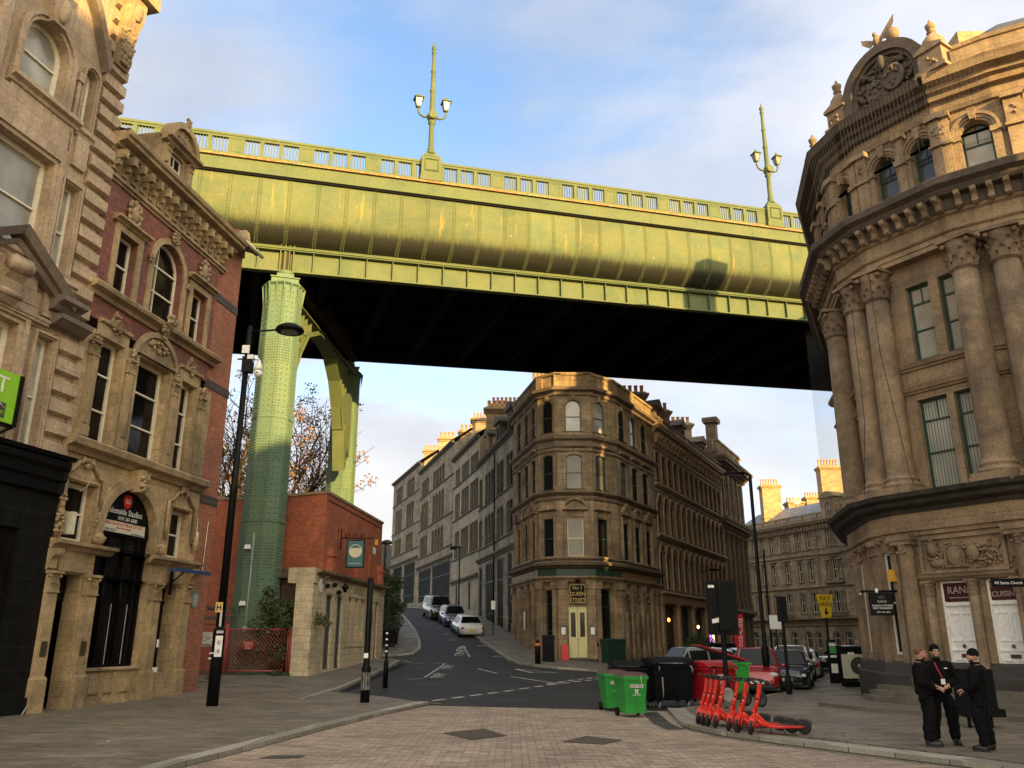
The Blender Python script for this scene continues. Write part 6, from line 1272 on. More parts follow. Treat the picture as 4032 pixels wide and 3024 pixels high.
# lamp columns on the bridge (one kind, two of them)
def blamp(s,label):
    L=empty('bridge_lamp',FG(s,1.27,27.3),label,'street lamp','twin lantern lamps on the bridge parapet'); F=lambda a,b,z:FG(s+a,1.27-b,z)
    m=MB(F); m.box(-.60,.60,-.36,.34,27.34,28.9); m.frus(-.66,.66,-.38,.36,27.34,27.75,.04); m.frus(-.6,.6,-.36,.34,28.9,29.05,.12); m.frus(-.48,.48,-.3,.28,29.0,29.3,.16); m.ring(outline(-.42,.42,27.95,28.75),outline(-.36,.36,28.0,28.7),-.40,-.37,F=lambda a,b,z:F(a,b,z)); m.build('pedestal',BRP,L)
    m=MB(F); m.lathe(0,0,[(.26,29.25),(.26,29.4),(.2,29.5),(.22,29.62),(.17,29.75),(.15,31.3),(.24,31.42),(.2,31.55),(.30,31.75),(.30,31.95),(.2,32.15),(.16,32.3),(.15,33.6),(.2,33.7),(.15,33.8),(.12,35.0),(.17,35.1),(.12,35.2),(.1,36.4),(.16,36.5),(.08,36.62),(.15,36.78),(.15,36.9),(.05,37.05),(.02,37.3),(0,37.32)],14); m.lathe(0,0,[(.27,-.33),(.22,-.36),(0,-.36)],14,False,F=lambda a,b,z:F(a,z,31.85+b)); m.build('column',BRP,L)
    for k in (-1,1):
        m=MB(F); m.tube([(k*.2,0,31.85),(k*.5,0,31.8),(k*.75,0,31.92),(k*.85,0,32.15),(k*.85,0,32.4)],[.075,.07,.06,.06,.06],8); am=m.build('arm',BRP,L)
        m=MB(F); c=k*.85; m.frus(c-.1,c+.1,-.1,.1,32.38,32.46,-.04)
        for a in (-1,1):
            for b in (-1,1): m.tube([(c+a*.12,b*.12,32.45),(c+a*.22,b*.22,33.0)],.018,4)
        m.frus(c-.30,c+.30,-.30,.30,33.0,33.22,.2); m.box(c-.27,c+.27,-.27,.27,32.97,33.01); m.lathe(c,0,[(.07,33.2),(.08,33.3),(.02,33.4),(0,33.45)],8); ln=m.build('lantern',BRP,L)
        m=MB(F); m.frus(c-.12,c+.12,-.12,.12,32.46,32.98,-.09); m.build('lantern_glass',plain('milky_lantern_glass',(.22,.19,.15),.3) if 'milky_lantern_glass' not in MATS else MATS['milky_lantern_glass'],ln)
    return L
blamp(7.65,'pale green twin lantern lamp column on the bridge parapet near the middle of the sky')
blamp(31.4,'pale green twin lantern lamp column on the bridge beside the domed corner bank building')
# hanging net strip at the right end of the deck
nm_,nt,b=newmat('hanging_net'); b.inputs['Alpha'].default_value=.10; b.inputs['Base Color'].default_value=(.10,.10,.10,1); b.inputs['Roughness'].default_value=.9
m=MB(FG); m.box(35.0,36.6,-1.2,-1.15,5.0,21.3); m.build('hanging_net',nm_,BR)
m=MB(FG); m.box(35.6,36.0,-1.3,-.9,21.3,21.4); m.build('end_cross_girder',BRB,BR)
# ================================================================ H: red brick pub with cream ashlar ground floor
HP=(-9.3,40.5); FHh=fr(HP,5); LH=13.4
H=ebuild('brick_pub',HP,'low red brick pub with a cream stone ground floor beside the climbing street','building')
uw=[(3.15,3.6,6.7,7.55,0),(5.3,5.75,6.6,7.55,0),(7.5,7.95,6.0,7.55,0),(9.7,10.15,5.8,7.55,0)]
m=MB(FHh); m.wall(1.0,LH-.6,5.0,9.1,uw,-.12,.25)
Hs=lambda: None
def rect_side(mb,pts,z0f,z1):
    for a,b in zip(pts[:-1],pts[1:]): mb.add([(a[0],a[1],z0f),(b[0],b[1],z0f),(b[0],b[1],z1),(a[0],a[1],z1)],[(0,1,2,3)],F=ID)
c1=FHh(1.0,-.12,0)[:2]; c2=(-22,44.6); c3=FHh(LH-.6,-.12,0)[:2]; c4=(-22,54.2)
c1b=(-11.6,43.15)
rect_side(m,[c2,(-13.2,43.4),c1],-.3,9.1); rect_side(m,[c3,c4,c2],0,9.1)
for s in (1.95,6.95,12.3): m.box(s-.3,s+.3,-.12,.18,5.15,6.0); m.box(s-.36,s+.36,-.12,.24,6.0,6.12); m.box(s-.3,s+.3,-.12,.16,6.12,6.42)
m.build('brick_wall',RB3,H)
m=MB(ID); m.mould([c2,(-13.2,43.4),c1,c3,c4],[(-.25,9.05),(.06,9.07),(.08,9.2),(-.25,9.24)]); m.build('parapet_coping',surf('buff_coping',(.36,.26,.15),(.28,.2,.12),.85,2,.2),H)
m=MB(ID); m.vprism([(-21.8,45),(-13,43.8),c1,c3,(-21.8,54)],8.7,8.8); m.build('roof',LEAD,H)
dw=[(1.45,2.55,.45,4.12,0),(3.3,4.3,.5,4.12,0)]; ww=[(5.35+i*1.28,6.02+i*1.28,2.05,4.13,0) for i in range(4)]+[(11.3,12.0,.7,4.13,0)]
m=MB(FHh); m.wall(-.7,LH,-.2,5.05,dw+ww,.05,.28); m.box(-.72,-.2,-1.2,.12,4.55,5.25); m.box(-.7,.0,-.8,.04,-.2,5.0)
m.box(4.9,10.8,.04,.08,1.62,1.72); m.box(-.7,LH,.04,.1,.0,.62)
for a,b in ((1.4,2.7),(3.2,4.5),(5.2,10.7),(11.0,12.3)): m.box(a,b,.05,.09,4.2,4.25)
for i in range(15):
    if i%2==0: m.box(-.7,-.35,.04,.075,.1+i*.33,.4+i*.33)
m.build('ashlar_front',HST,H)
m=MB(FHh); m.mould([FHh(-.75,-.9,0)[:2],FHh(-.75,.05,0)[:2],FHh(LH,.05,0)[:2],FHh(LH,-.5,0)[:2]] if False else [FHh(-.6,.05,0)[:2],FHh(LH+.1,.05,0)[:2]],[(-.05,4.92),(.08,4.94),(.12,5.02),(.3,5.08),(.32,5.18),(-.1,5.22)])
for s in (.8,12.6): console(m,FHh,s,.05,4.95,.25,.3,.22)
m.build('stone_cornice',SDM,H)
for i,(a,b,c,d_,r) in enumerate(dw+[ww[-1]]):
    m=MB(FHh); m.box(a,b,-.2,-.12,c,d_); m.box(a,b,-.12,-.05,c,c+.35); m.ring(outline(a,b,c,d_),outline(a+.1,b-.1,c+.3,d_-.1),-.12,-.07); m.build('door',plain('slate_grey_paint',(.05,.06,.065),.4) if i==0 else MATS['slate_grey_paint'],H,'tall slate grey door panel')
for a,b,c,d_,r in ww[:4]: window(H,FHh,a,b,c,d_,0,-.16,MATS['slate_grey_paint'],GLD,.05,(.35,),(.5,))
for a,b,c,d_,r in uw: window(H,FHh,a,b,c,d_,0,-.28,WHT,GLG,.05,(.5,))
text('NEWCASTLE ARMS',.42,FHh,8.0,.065,4.56,surf('weathered_raised_letters',(.36,.29,.19),(.3,.24,.16),.85,2),H,depth=.02,sx=.95)
for s,z in ((1.0,4.5),(2.2,4.62),(3.0,4.3)): m=MB(FHh); m.ell((s,.2,z),(.1,.14,.12),8,6); m.build('wall_lamp',BLACKP,H)
m=MB(FHh); m.tube([(3.2,.1,5.2),(3.2,.45,5.1),(3.2,.45,4.7)],.02,5); m.lathe(3.2,.45,[(.06,4.75),(.2,4.55),(.18,4.5),(.1,4.45),(.1,4.35),(0,4.3)],8); m.build('lantern_lamp',BLACKP,H)
m=MB(FHh); m.lathe(0,0,[(.2,.05),(.2,.09),(0,.09)],14,False,F=lambda x,y,z:FHh(.35+x,z,4.5+y*1.6)); m.build('oval_plaque',WHITE,H)
m=MB(ID); x,y=-9.75,42.82; m.box(x-.12,x+.12,y-.1,y,7.35,7.55) ; m.build('white_box',WHITE,H); m=MB(ID)
m.tube([(x,y-.05,7.35),(x-.1,y-.05,7.25),(x-.2,y-.05,7.4),(x-.15,y-.05,7.8)],.015,5); m.tube([(x,y-.05,7.9),(x-.9,y-.05,7.75),(x-2.2,y,7.95),(x-3.4,y+.2,8.2)],.012,4); m.tube([(x,y-.05,7.2),(x-1.2,y,7.4),(x-3.4,y+.2,7.45)],.012,4); m.tube([(x+.35,y-.1,9.1),(x+.35,y-.1,5.2)],.012,4); m.build('cable',BLACKP,H)
m=MB(FHh); m.box(10.6,11.2,-.1,-.06,7.0,7.4); m.build('street_name_plate',WHITE,H,'white street name plate'); m=MB(FHh); m.frus(10.9,11.1,-.1,.1,7.55,7.9,.02); m.build('alarm_box',MATS['alarm_yellow'],H)
# lean-to behind the gate
m=MB(ID); m.box(-11.4,-10.0,42.0,43.0,.2,5.0); m.add([(-11.9,41.6,4.9),(-9.9,41.6,4.9),(-9.9,43,5.7),(-11.9,43,5.7)],[(0,1,2,3)]); m.build('lean_to',surf('dark_brick_shed',(.10,.045,.03),(.06,.03,.025),.9,1.5,.2,12,(.225,.075,.009,(.07,.05,.04)),bvar=.3),H)
# hanging pub sign (mounted off the wall corner)
PS=empty('hanging_pub_sign',FHh(3.2,.2,6.4),'teal hanging pub sign with a cream disc on a scrolled iron bracket','sign')
sx0,sy0=FHh(3.3,0,0)[:2]
FSg=lambda s,o,z:(sx0+.05+s,sy0-o,z)
m=MB(FSg); m.box(.32,1.26,-.04,.04,5.55,7.0) ; bd=m.build('frame',BLACKP,PS); m=MB(FSg); m.box(.38,1.20,.04,.05,5.61,6.94); pp=m.build('panel',plain('teal_paint',(.035,.13,.135),.5),PS)
m=MB(FSg); m.lathe(0,0,[(.34,.052),(.34,.056),(0,.056)],24,False,F=lambda x,y,z:FSg(.79+x,z,6.42+y)); m.build('cream_disc',plain('cream_disc_paint',(.62,.55,.42),.5),pp); m=MB(FSg); m.prism([(.79-.29*cos(a),6.44+.29*sin(a)) for a in [pi*i/14 for i in range(15)] if sin(a)>.28],.057,.06); m.build('teal_cap',MATS['teal_paint'],pp)
text('beergarden',.0,FSg,0,0,0,WT,pp) if False else None
text('burgers & eatery',.10,FSg,.79,.055,5.78,WT,pp)
m=MB(FSg); m.tube([(0,0,7.08),(1.7,0,7.08)],.03,6); m.tube([(0,0,6.5),(0,0,7.6)],.03,6); 
for a,b in ((.15,.16),(.6,.12),(1.0,.1)): m.tube([(a+.9*b+b*cos(t)*(1-t/9),0,7.2+b*sin(t)*(1-t/9)) for t in [i*.5 for i in range(14)]],.018,5)
m.build('scroll_bracket',BLACKP,PS)
# ================================================================ Street furniture
def post(name,x,y,h,r0,r1,label,cat,base=1.2,rb=None,group=None,cap=True,mat=None):
    z=gz(x,y)+.08; P=empty(name,(x,y,z),label,cat,group); m=MB(lambda a,b,c:(x+a,y+b,z+c)); rb=rb or r0*1.35
    m.lathe(0,0,[(rb,-.05),(rb,base),(rb*.97,base+.02),(r0*1.05,base+.08),(r0,base+.1),((r0+r1)/2,h*.55),(r1,h),(r1*.5,h+.03) if cap else (r1,h+.001)],12); m.build('post',mat or BLACKP,P); return P,x,y,z
STK=WHITE
# tall lamp column on the left with disc lantern, cctv dome and signs
L,x,y,z=post('street_lamp',-9.02,26.57,12.2,.095,.085,'tall black street lamp with a disc lantern, CCTV dome and small yellow H sign','street lamp',2.2,.18)
Fq=lambda a,b,c:(x+a,y+b,z+c)
m=MB(Fq); m.lathe(0,0,[(.13,2.3),(.115,6.5),(.12,6.52),(.12,6.7),(.10,6.75),(.095,11)],12); m.build('shaft',BLACKP,L)
m=MB(Fq); m.tube([(0,0,12.02),(.95,0,12.1)],.035,8); m.build('arm',BLACKP,L)
m=MB(Fq); m.lathe(1.38,0,[(.46,12.02),(.49,12.06),(.44,12.16),(.28,12.26),(.1,12.31),(0,12.32)],24); m.lathe(1.38,0,[(.36,12.0),(.46,12.02)],24); dl=m.build('disc_lantern',BLACKP,L)
m=MB(Fq); m.lathe(1.38,0,[(0,11.97),(.2,11.98),(.37,12.015)],20); m.build('lens',plain('grey_lens',(.16,.16,.16),.2),dl)
m=MB(Fq); m.box(-.14,.1,-.16,-.1,11.2,11.48); m.box(.05,.25,-.14,.02,11.0,11.15); m.build('antenna_box',WHITE,L)
m=MB(Fq); m.box(-.12,.22,-.12,.14,10.55,11.1); m.box(-.3,.3,-.05,.0,11.0,11.04); m.build('camera_bracket',BLACKP,L)
m=MB(Fq); m.tube([(.1,0,10.75),(.25,0,11.0),(.4,0,11.05),(.43,0,10.98)],.035,6); m.lathe(.43,0,[(.03,11.0),(.07,10.92),(.14,10.72),(.15,10.62)],12); m.lathe(.43,0,[(.15,10.6),(.14,10.48),(.09,10.4),(0,10.38)],12); dc=m.build('cctv_dome',WHITE,L)
m=MB(Fq); m.ell((.43,-.11,10.52),(.045,.04,.045),10,7); m.build('camera_lens',BLACKP,dc)
YS=plain('hydrant_yellow',(.55,.38,.14),.5)
m=MB(Fq); m.box(-.13,.09,-.205,-.195,2.72,3.02); hs=m.build('hydrant_sign',YS,L)
m=MB(Fq); m.box(-.09,-.06,-.209,-.205,2.78,2.96); m.box(.02,.05,-.209,-.205,2.78,2.96); m.box(-.06,.02,-.209,-.205,2.85,2.885); m.build('h_mark',BLACKP,hs)
m=MB(Fq); m.box(-.03,.19,-.20,-.19,1.42,2.03); ns=m.build('notice_sign',WHITE,L)
m=MB(Fq)
for zz in (1.83,1.58): m.ring([(.08+.07*cos(t),zz+.07*sin(t)) for t in [i*pi/8 for i in range(16)]],[(.08+.055*cos(t),zz+.055*sin(t)) for t in [i*pi/8 for i in range(16)]],-.205,-.2)
for zz in (1.83,1.58): m.box(.06,.1,-.206,-.2,zz-.04,zz+.04)
m.build('pictogram',plain('red_brown_ink',(.25,.06,.05),.5),ns)
m=MB(Fq)
for a,b,c,d in ((-.18,-.02,1.5,1.55),(-.02,.19,2.1,2.18),(-.2,-.12,1.88,1.93),(.03,.1,2.3,2.8),(-.2,-.1,1.35,1.4)): m.box(a,b,-.2,-.19,c,d)
m.build('sticker',plain('faded_sticker',(.42,.42,.44),.5),L)
# bollard-like posts
P1,x,y,z=post('sign_pole',-4.68,28.03,3.85,.105,.10,'slim black leaning-looking pole without a sign beside the junction on the left pavement','pole',1.05,.15)
m=MB(lambda a,b,c:(x+a,y+b,z+c)); m.lathe(0,0,[(.14,.35),(.155,.4),(.152,.9),(.14,.95)],10); m.build('scuffed_band',surf('scuffed_paint',(.3,.29,.29),(.02,.02,.02),.6,6),P1)
m=MB(lambda a,b,c:(x+a,y+b,z+c)); m.box(-.08,.06,-.125,-.105,1.35,1.5); m.build('sticker',WHITE,P1)
P1,x,y,z=post('bollard',-5.0,34.6,3.4,.06,.055,'thin dark post with stickers standing just behind the black pole on the pub side','pole',.9,.1)
m=MB(lambda a,b,c:(x+a,y+b,z+c)); 
for i in range(4): m.box(-.05,.04,-.075,-.06,1.3+i*.23,1.36+i*.23)
m.build('sticker',WHITE,P1)
# traffic light seen from behind
TL,x,y,z=post('traffic_light',6.30,25.75,3.72,.075,.07,'black traffic light with wide backing board seen from behind among the red scooters','traffic light',.6,.1)
G=lambda a,b,c:(x+a,y+b,z+c)
m=MB(G); m.box(-.42,.48,-.02,.04,2.05,3.62); bb=m.build('backing_board',BLKPL,TL); m=MB(G); m.box(-.1,.25,-.12,.3,2.2,3.45); m.build('signal_housing',BLKPL,TL)
for i in range(3):
    m=MB(G); m.lathe(0,0,[(.13,0),(.14,.25)],12,False,F=lambda a,b,c,i=i:(x+.07+a,y+.3+c,z+2.5+i*.35+b)); m.build('visor',BLKPL,TL)
m=MB(G); m.box(-.36,-.18,-.035,-.02,3.42,3.5); m.add([(-.3,-.03,2.38),(-.08,-.03,2.42),(-.1,-.03,2.55),(-.31,-.03,2.5)],[(0,1,2,3)]); m.build('sticker',WHITE,TL)
m=MB(G); m.lathe(0,0,[(.11,.02),(.11,.2)],10); m.build('white_base_mark',MATS['scuffed_paint'],TL)
# second slim traffic post
P2,x,y,z=post('traffic_light',10.12,32.1,3.45,.06,.055,'slim black signal post with a narrow edge-on head in front of the white car','traffic light',.6,.09)
m=MB(lambda a,b,c:(x+a,y+b,z+c)); m.box(-.14,.14,-.2,.15,2.55,3.45); m.build('signal_head',BLKPL,P2); m=MB(lambda a,b,c:(x+a,y+b,z+c)); m.lathe(0,0,[(.09,.0),(.13,.1),(.13,.55),(.06,.7)],10); m.build('base',BLKPL,P2)
# right-hand lamp column
L2,x,y,z=post('street_lamp',9.74,33.4,8.35,.08,.07,'black street lamp column with a flat oval lantern between the warehouse and the corner bank','street lamp',1.6,.14)
G=lambda a,b,c:(x+a,y+b,z+c)
m=MB(G); m.tube([(0,0,8.2),(-.05,0,8.38),(-.3,0,8.46)],.04,6); m.build('arm',BLACKP,L2); m=MB(G); m.ell((-.62,0,8.4),(.46,.3,.085),16,7); ln=m.build('lantern',BLKPL,L2); m=MB(G); m.ell((-.62,0,8.35),(.36,.22,.05),14,6); m.build('lens',MATS['grey_lens'],ln)
L3,x,y,z=post('street_lamp',12.6,42.0,6.2,.06,.05,'thin dark lamp post just right of the oval lantern street lamp','street lamp',1.0,.1)
L4,x,y,z=post('street_lamp',-9.2,60.8,6.6,.06,.05,'small street lamp with a dark domed head behind the brick pub roof','street lamp',1.0,.09)
m=MB(lambda a,b,c:(x+a,y+b,z+c)); m.lathe(.1,0,[(.4,6.5),(.42,6.58),(.25,6.75),(0,6.8)],14); m.build('lantern',BLKPL,L4)
L5,x,y,z=post('street_lamp',-4.9,78.5,6.0,.07,.055,'street lamp with a hooded head on the pavement of the climbing street','street lamp',1.0,.1)
m=MB(lambda a,b,c:(x+a,y+b,z+c)); m.box(-.75,.1,-.12,.12,5.95,6.1); m.frus(-.9,-.3,-.18,.18,5.8,6.1,.06); m.build('lantern',BLKPL,L5)
m=MB(lambda s,o,z:FE(s,o,z)); m.tube([(11.6,.1,zs(7.0)),(11.6,1.2,zs(7.1))],.04,6); m.ell((11.6,1.3,zs(7.1)),(.35,.5,.1),12,6); m.build('wall_lamp',BLKPL,Eb)
# pay here sign, information posts
PH,x,y,z=post('parking_sign',15.5,42.3,3.4,.05,.05,'yellow PAY HERE sign with a down arrow on a thin black post','sign',.5,.07)
G=lambda a,b,c:(x+a,y+b,z+c); m=MB(G); m.prism([(-.42,4.05),(.42,4.05),(.22,2.95),(-.22,2.95)],-.02,.0,F=lambda a,b,c:(x+a,y-.06+b,z+c)); yb=m.build('yellow_board',plain('sign_yellow',(.70,.47,.02),.5),PH)
text('PAY',.3,lambda s,o,zz:(x+s,y-.085-o,z+zz),0,0,3.85,BLACKP,yb); text('HERE',.28,lambda s,o,zz:(x+s,y-.085-o,z+zz),0,0,3.57,BLACKP,yb)
m=MB(lambda s,o,zz:(x+s,y-.085-o,z+zz)); m.prism([(-.04,3.4),(.04,3.4),(.04,3.22),(.12,3.22),(0,3.05),(-.12,3.22),(-.04,3.22)],0,.005); m.build('down_arrow',BLACKP,yb)
PM=empty('parking_meter',(14.75,40.0,.09),'dark parking ticket machine with a green panel beside the litter bin','parking meter'); G=lambda a,b,c:(14.75+a,40.0+b,.09+c)
m=MB(G); m.box(-.18,.18,-.12,.12,0,1.75); m.frus(-.2,.2,-.14,.14,1.75,1.9,.04); bd=m.build('cabinet',BLKPL,PM); m=MB(G); m.box(-.15,.15,-.135,-.12,1.3,1.6); m.build('green_panel',plain('panel_green',(.06,.3,.07),.5),bd); m=MB(G); m.box(-.15,.15,-.135,-.12,1.62,1.78); m.box(-.14,.14,-.135,-.12,1.12,1.22); m.box(-.15,.15,-.135,-.12,.45,.85); m.build('white_notice',WHITE,bd)
LB=empty('litter_bin',(15.55,40.4,.09),'large black litter bin beside the parking ticket machine','litter bin'); m=MB(lambda a,b,c:(15.55+a,40.4+b,.09+c)); m.box(-.32,.32,-.3,.3,0,1.15); m.frus(-.36,.36,-.34,.34,1.15,1.32,.05); m.build('bin_body',BLKPL,LB); m=MB(lambda a,b,c:(15.55+a,40.4+b,.09+c)); m.box(-.2,.2,-.32,-.30,.85,1.05); m.build('opening',BLACKP,LB)
# air conditioner
AC=empty('air_conditioner',(14.5,36.9,.09),'beige air conditioning unit with a round fan grille on a black stand','air conditioner'); G=lambda a,b,c:(14.5+a,36.9+b,.12+c)
m=MB(G); m.box(-.45,.6,-.18,.2,.32,1.28); m.build('casing',BOARD,AC); m=MB(G); m.box(-.55,.66,-.3,.25,0,.2); m.box(-.5,.66,-.25,.25,.28,.32); m.build('stand',BLACKP,AC)
m=MB(G); m.lathe(0,0,[(.36,.185),(.36,.2),(.05,.21),(0,.21)],24,False,F=lambda a,b,c:(14.5+.12+a,36.9-c,.12+.82+b)); gr=m.build('fan_grille',plain('dark_grille',(.06,.055,.05),.5),AC); m=MB(G); m.lathe(0,0,[(.07,.2),(.06,.23),(0,.23)],12,False,F=lambda a,b,c:(14.62+a,36.9-c,.94+b)); m.build('hub',BOARD,gr)
m=MB(G); m.box(-.2,.0,-.1,.1,1.28,1.36); m.build('valve',WHITE,AC)
# fingerpost at the right edge
FPt,x,y,z=post('fingerpost',11.15,17.9,3.45,.045,.045,'black fingerpost with All Saints Church arm at the right edge','sign',.4,.06)
G=lambda s,o,zz:(x+s,y-o,z+zz); m=MB(G); m.box(-1.02,-.04,-.03,.03,2.98,3.15); a=m.build('finger_arm',BLKPL,FPt); text('All Saints Church',.085,G,-.68,.032,3.06,WHITE,a); 
m=MB(G); m.box(-.10,.5,-.04,.045,1.35,3.2); a2=m.build('map_panel',BLKPL,FPt)
for i,t in enumerate(('Baltic Centre','Sage','Law Courts')): text(t,.09,G,.15,.048,3.08-i*.13,WHITE,a2,align='LEFT')
m=MB(G); m.box(-.13,-.10,-.02,.05,2.2,3.0); m.build('striped_edge',WHITE,a2)
# gate and fence panels in red tube
RG=surf('weathered_red_paint',(.40,.075,.065),(.28,.06,.055),.6,3,.2,20)
def gatepanel(mb,a,b,y,z0,z1,n,slant=1,r=.055):
    mb.tube([(a,y,z0),(a,y,z1),(b,y,z1),(b,y,z0),(a,y,z0)],r,8,F=ID)
    L=b-a; Hh=z1-z0
    for i in range(1,n*2):
        t=i/n*L
        # diagonal slats leaning
        x0=a+t-Hh*.9 if slant>0 else a+t-L; x1=x0+Hh*.9
        p0=[x0,z1 if slant>0 else z0]; p1=[x1,z0 if slant>0 else z1]
        # clip
        def cl(x): 
            k=(x-x0)/(x1-x0); return p0[1]+(p1[1]-p0[1])*k
        xa,xb=max(a,x0),min(b,x1)
        if xb-xa<.05: continue
        mb.tube([(xa,y,cl(xa)),(xb,y,cl(xb))],.02,4,F=ID)
GT=empty('red_gate',(-12,40.4,.35),'weathered red tubular gate with diagonal bars in front of the bridge pier','gate')
m=MB(ID); gatepanel(m,-13.2,-10.62,40.4,.6,2.45,15); m.build('gate_leaf',RG,GT); m=MB(ID); m.tube([(-13.36,40.4,.2),(-13.36,40.4,2.7)],.075,8); m.build('gate_post',RG,GT); m=MB(ID); m.tube([(-10.48,40.42,.2),(-10.48,40.42,2.56)],.04,8); m.build('gate_stop',RG,GT)
m=MB(ID); m.box(-12.55,-12.02,40.30,40.33,1.57,1.92); sg=m.build('red_notice',plain('notice_red',(.42,.03,.03),.5),GT); 
for i,t in enumerate(('This entrance','must be kept','clear at','all times')): text(t,.072,lambda s,o,zz:(s,40.30-o,zz),-12.285,.004,1.865-i*.082,WHITE,sg)
FN=empty('red_fence',(-9.9,40.4,.4),'narrow weathered red fence panel with dense diagonal bars fixed to the pub corner','fence')
m=MB(ID); gatepanel(m,-10.32,-9.42,40.4,.5,2.5,14); m.build('fence_panel',RG,FN); m=MB(ID); m.tube([(-10.36,40.4,.2),(-10.36,40.4,2.56)],.065,8); m.build('fence_post',RG,FN)
FN=empty('red_fence',(-14.2,40.4,.4),'red barred fence panel with a cream warning notice beside the brick office building','fence')
m=MB(ID); gatepanel(m,-15.3,-13.55,40.2,.1,2.68,12,-1,.05); m.build('fence_panel',RG,FN)
m=MB(ID); m.box(-14.46,-13.92,40.08,40.11,1.7,2.33); wn=m.build('warning_notice',BOARD,FN); m=MB(lambda s,o,zz:(s,40.08-o,zz)); m.ring([(-14.27+.11*cos(t),2.05+.13*sin(t)) for t in [i*pi/8 for i in range(16)]],[(-14.27+.09*cos(t),2.05+.11*sin(t)) for t in [i*pi/8 for i in range(16)]],.0,.006)
for i in range(3): m.box(-14.15,-13.98,0,.005,2.0+i*.05,2.02+i*.05)
for i in range(6): m.box(-14.42+i*.08,-14.36+i*.08,0,.005,1.73,1.8)
m.build('notice_print',MATS['grey_lettering'],wn)
m=MB(ID); m.box(-15.5,-13.4,40.3,40.6,-.2,.35); m.build('low_wall',SGD,FN)
m=MB(ID); m.tube([(-14.6,40.9,3.5),(-13.5,40.9,3.2)],.06,6); m.box(-14.8,-13.4,40.8,41.0,2.9,3.05); m.box(-14.6,-13.5,41.0,41.2,3.35,3.5); m.build('timber_rails',SGD,FN)
CPm=empty('camera_pole',(-12.6,40.75,.4),'thin pale pole with small floodlights in front of the bridge pier','pole'); m=MB(ID); m.tube([(-12.62,40.75,.3),(-12.60,40.75,7.0)],.05,8); m.build('pole',plain('galvanised_grey',(.33,.35,.35),.5),CPm)
for zz in (3.55,6.2): m=MB(ID); m.frus(-12.98,-12.68,40.5,40.7,zz,zz+.2,.04); m.build('floodlight',WHITE,CPm)
m=MB(ID); m.box(-12.72,-12.52,40.6,40.75,2.35,2.6); m.build('junction_box',MATS['galvanised_grey'],CPm)
# flag, planter
FL=empty('feather_flag',(14.6,56,.3),'tall red Coca-Cola feather flag standing outside the warehouse shops','flag'); m=MB(ID); m.tube([(14.4,56,.3),(14.38,56,3.55)],.025,6); m.build('flag_pole',BLACKP,FL)
CK=plain('flag_red',(.50,.008,.02),.5); m=MB(ID); pf=[(14.42,.9),(14.42,3.3),(14.58,3.5),(15.08,3.62),(15.08,1.0)]
m.add([(a,55.96+.05*sin(z_*4),z_) for a,z_ in pf]+[(a,56.0+.05*sin(z_*4),z_) for a,z_ in pf],[(0,1,2,3,4),(9,8,7,6,5)]+[(i,(i+1)%5,5+(i+1)%5,5+i) for i in range(5)]); fb=m.build('flag_cloth',CK,FL)
text('Coca-Cola',.52,lambda s,o,zz:(s,55.88-o,zz),14.78,.0,2.25,WHITE,fb,rot=pi/2*.96,sx=.95)
def foliage(mb,blobs_,n,size,seed,F=None,flat=.4):
    rnd=random.Random(seed); tot=sum(b[3]**2 for b in blobs_)
    for b in blobs_:
        k=int(n*b[3]**2/tot); cx_,cy_,cz_,r=b[:4]; rz=r*(b[4] if len(b)>4 else .8)
        for i in range(k):
            u=Vector((rnd.gauss(0,1),rnd.gauss(0,1),rnd.gauss(0,1))).normalized()*(rnd.random()**.45); p=Vector((cx_+u.x*r,cy_+u.y*r,cz_+u.z*rz))
            s=size*(.6+rnd.random()*.8); a=Vector((rnd.gauss(0,1),rnd.gauss(0,1),rnd.gauss(0,.6))).normalized(); c=a.cross(Vector((rnd.gauss(0,1),rnd.gauss(0,1),rnd.gauss(0,1)))).normalized()
            mb.add([tuple(p-a*s),tuple(p+c*s*.45+a*s*.1),tuple(p+a*s),tuple(p-c*s*.45+a*s*.1)],[(0,1,2,3)],F=F)
def leafmat(name,c1,c2):
    m,nt,b=newmat(name); g=nt.nodes.new('ShaderNodeNewGeometry'); 
    f=noise(nt,g.outputs['Position'],1.7,3,.6); r=nt.nodes.new('ShaderNodeNewGeometry'); v=mathn(nt,'ADD',mathn(nt,'MULTIPLY',f,.6),mathn(nt,'MULTIPLY',r.outputs['Random Per Island'],.4))
    setin(nt,b,'Base Color',mixc(nt,ramp(nt,[(.3,0),(.7,1)],v),c1,c2)); b.inputs['Roughness'].default_value=.6; return m
LFG=leafmat('dark_green_leaves',(.022,.04,.012),(.06,.10,.025)); LFS=leafmat('shrub_leaves',(.035,.06,.018),(.11,.14,.04)); LFA=leafmat('autumn_leaves',(.16,.08,.025),(.32,.17,.045)); BARK=surf('bark',(.075,.055,.04),(.05,.038,.028),.9,4,.4)
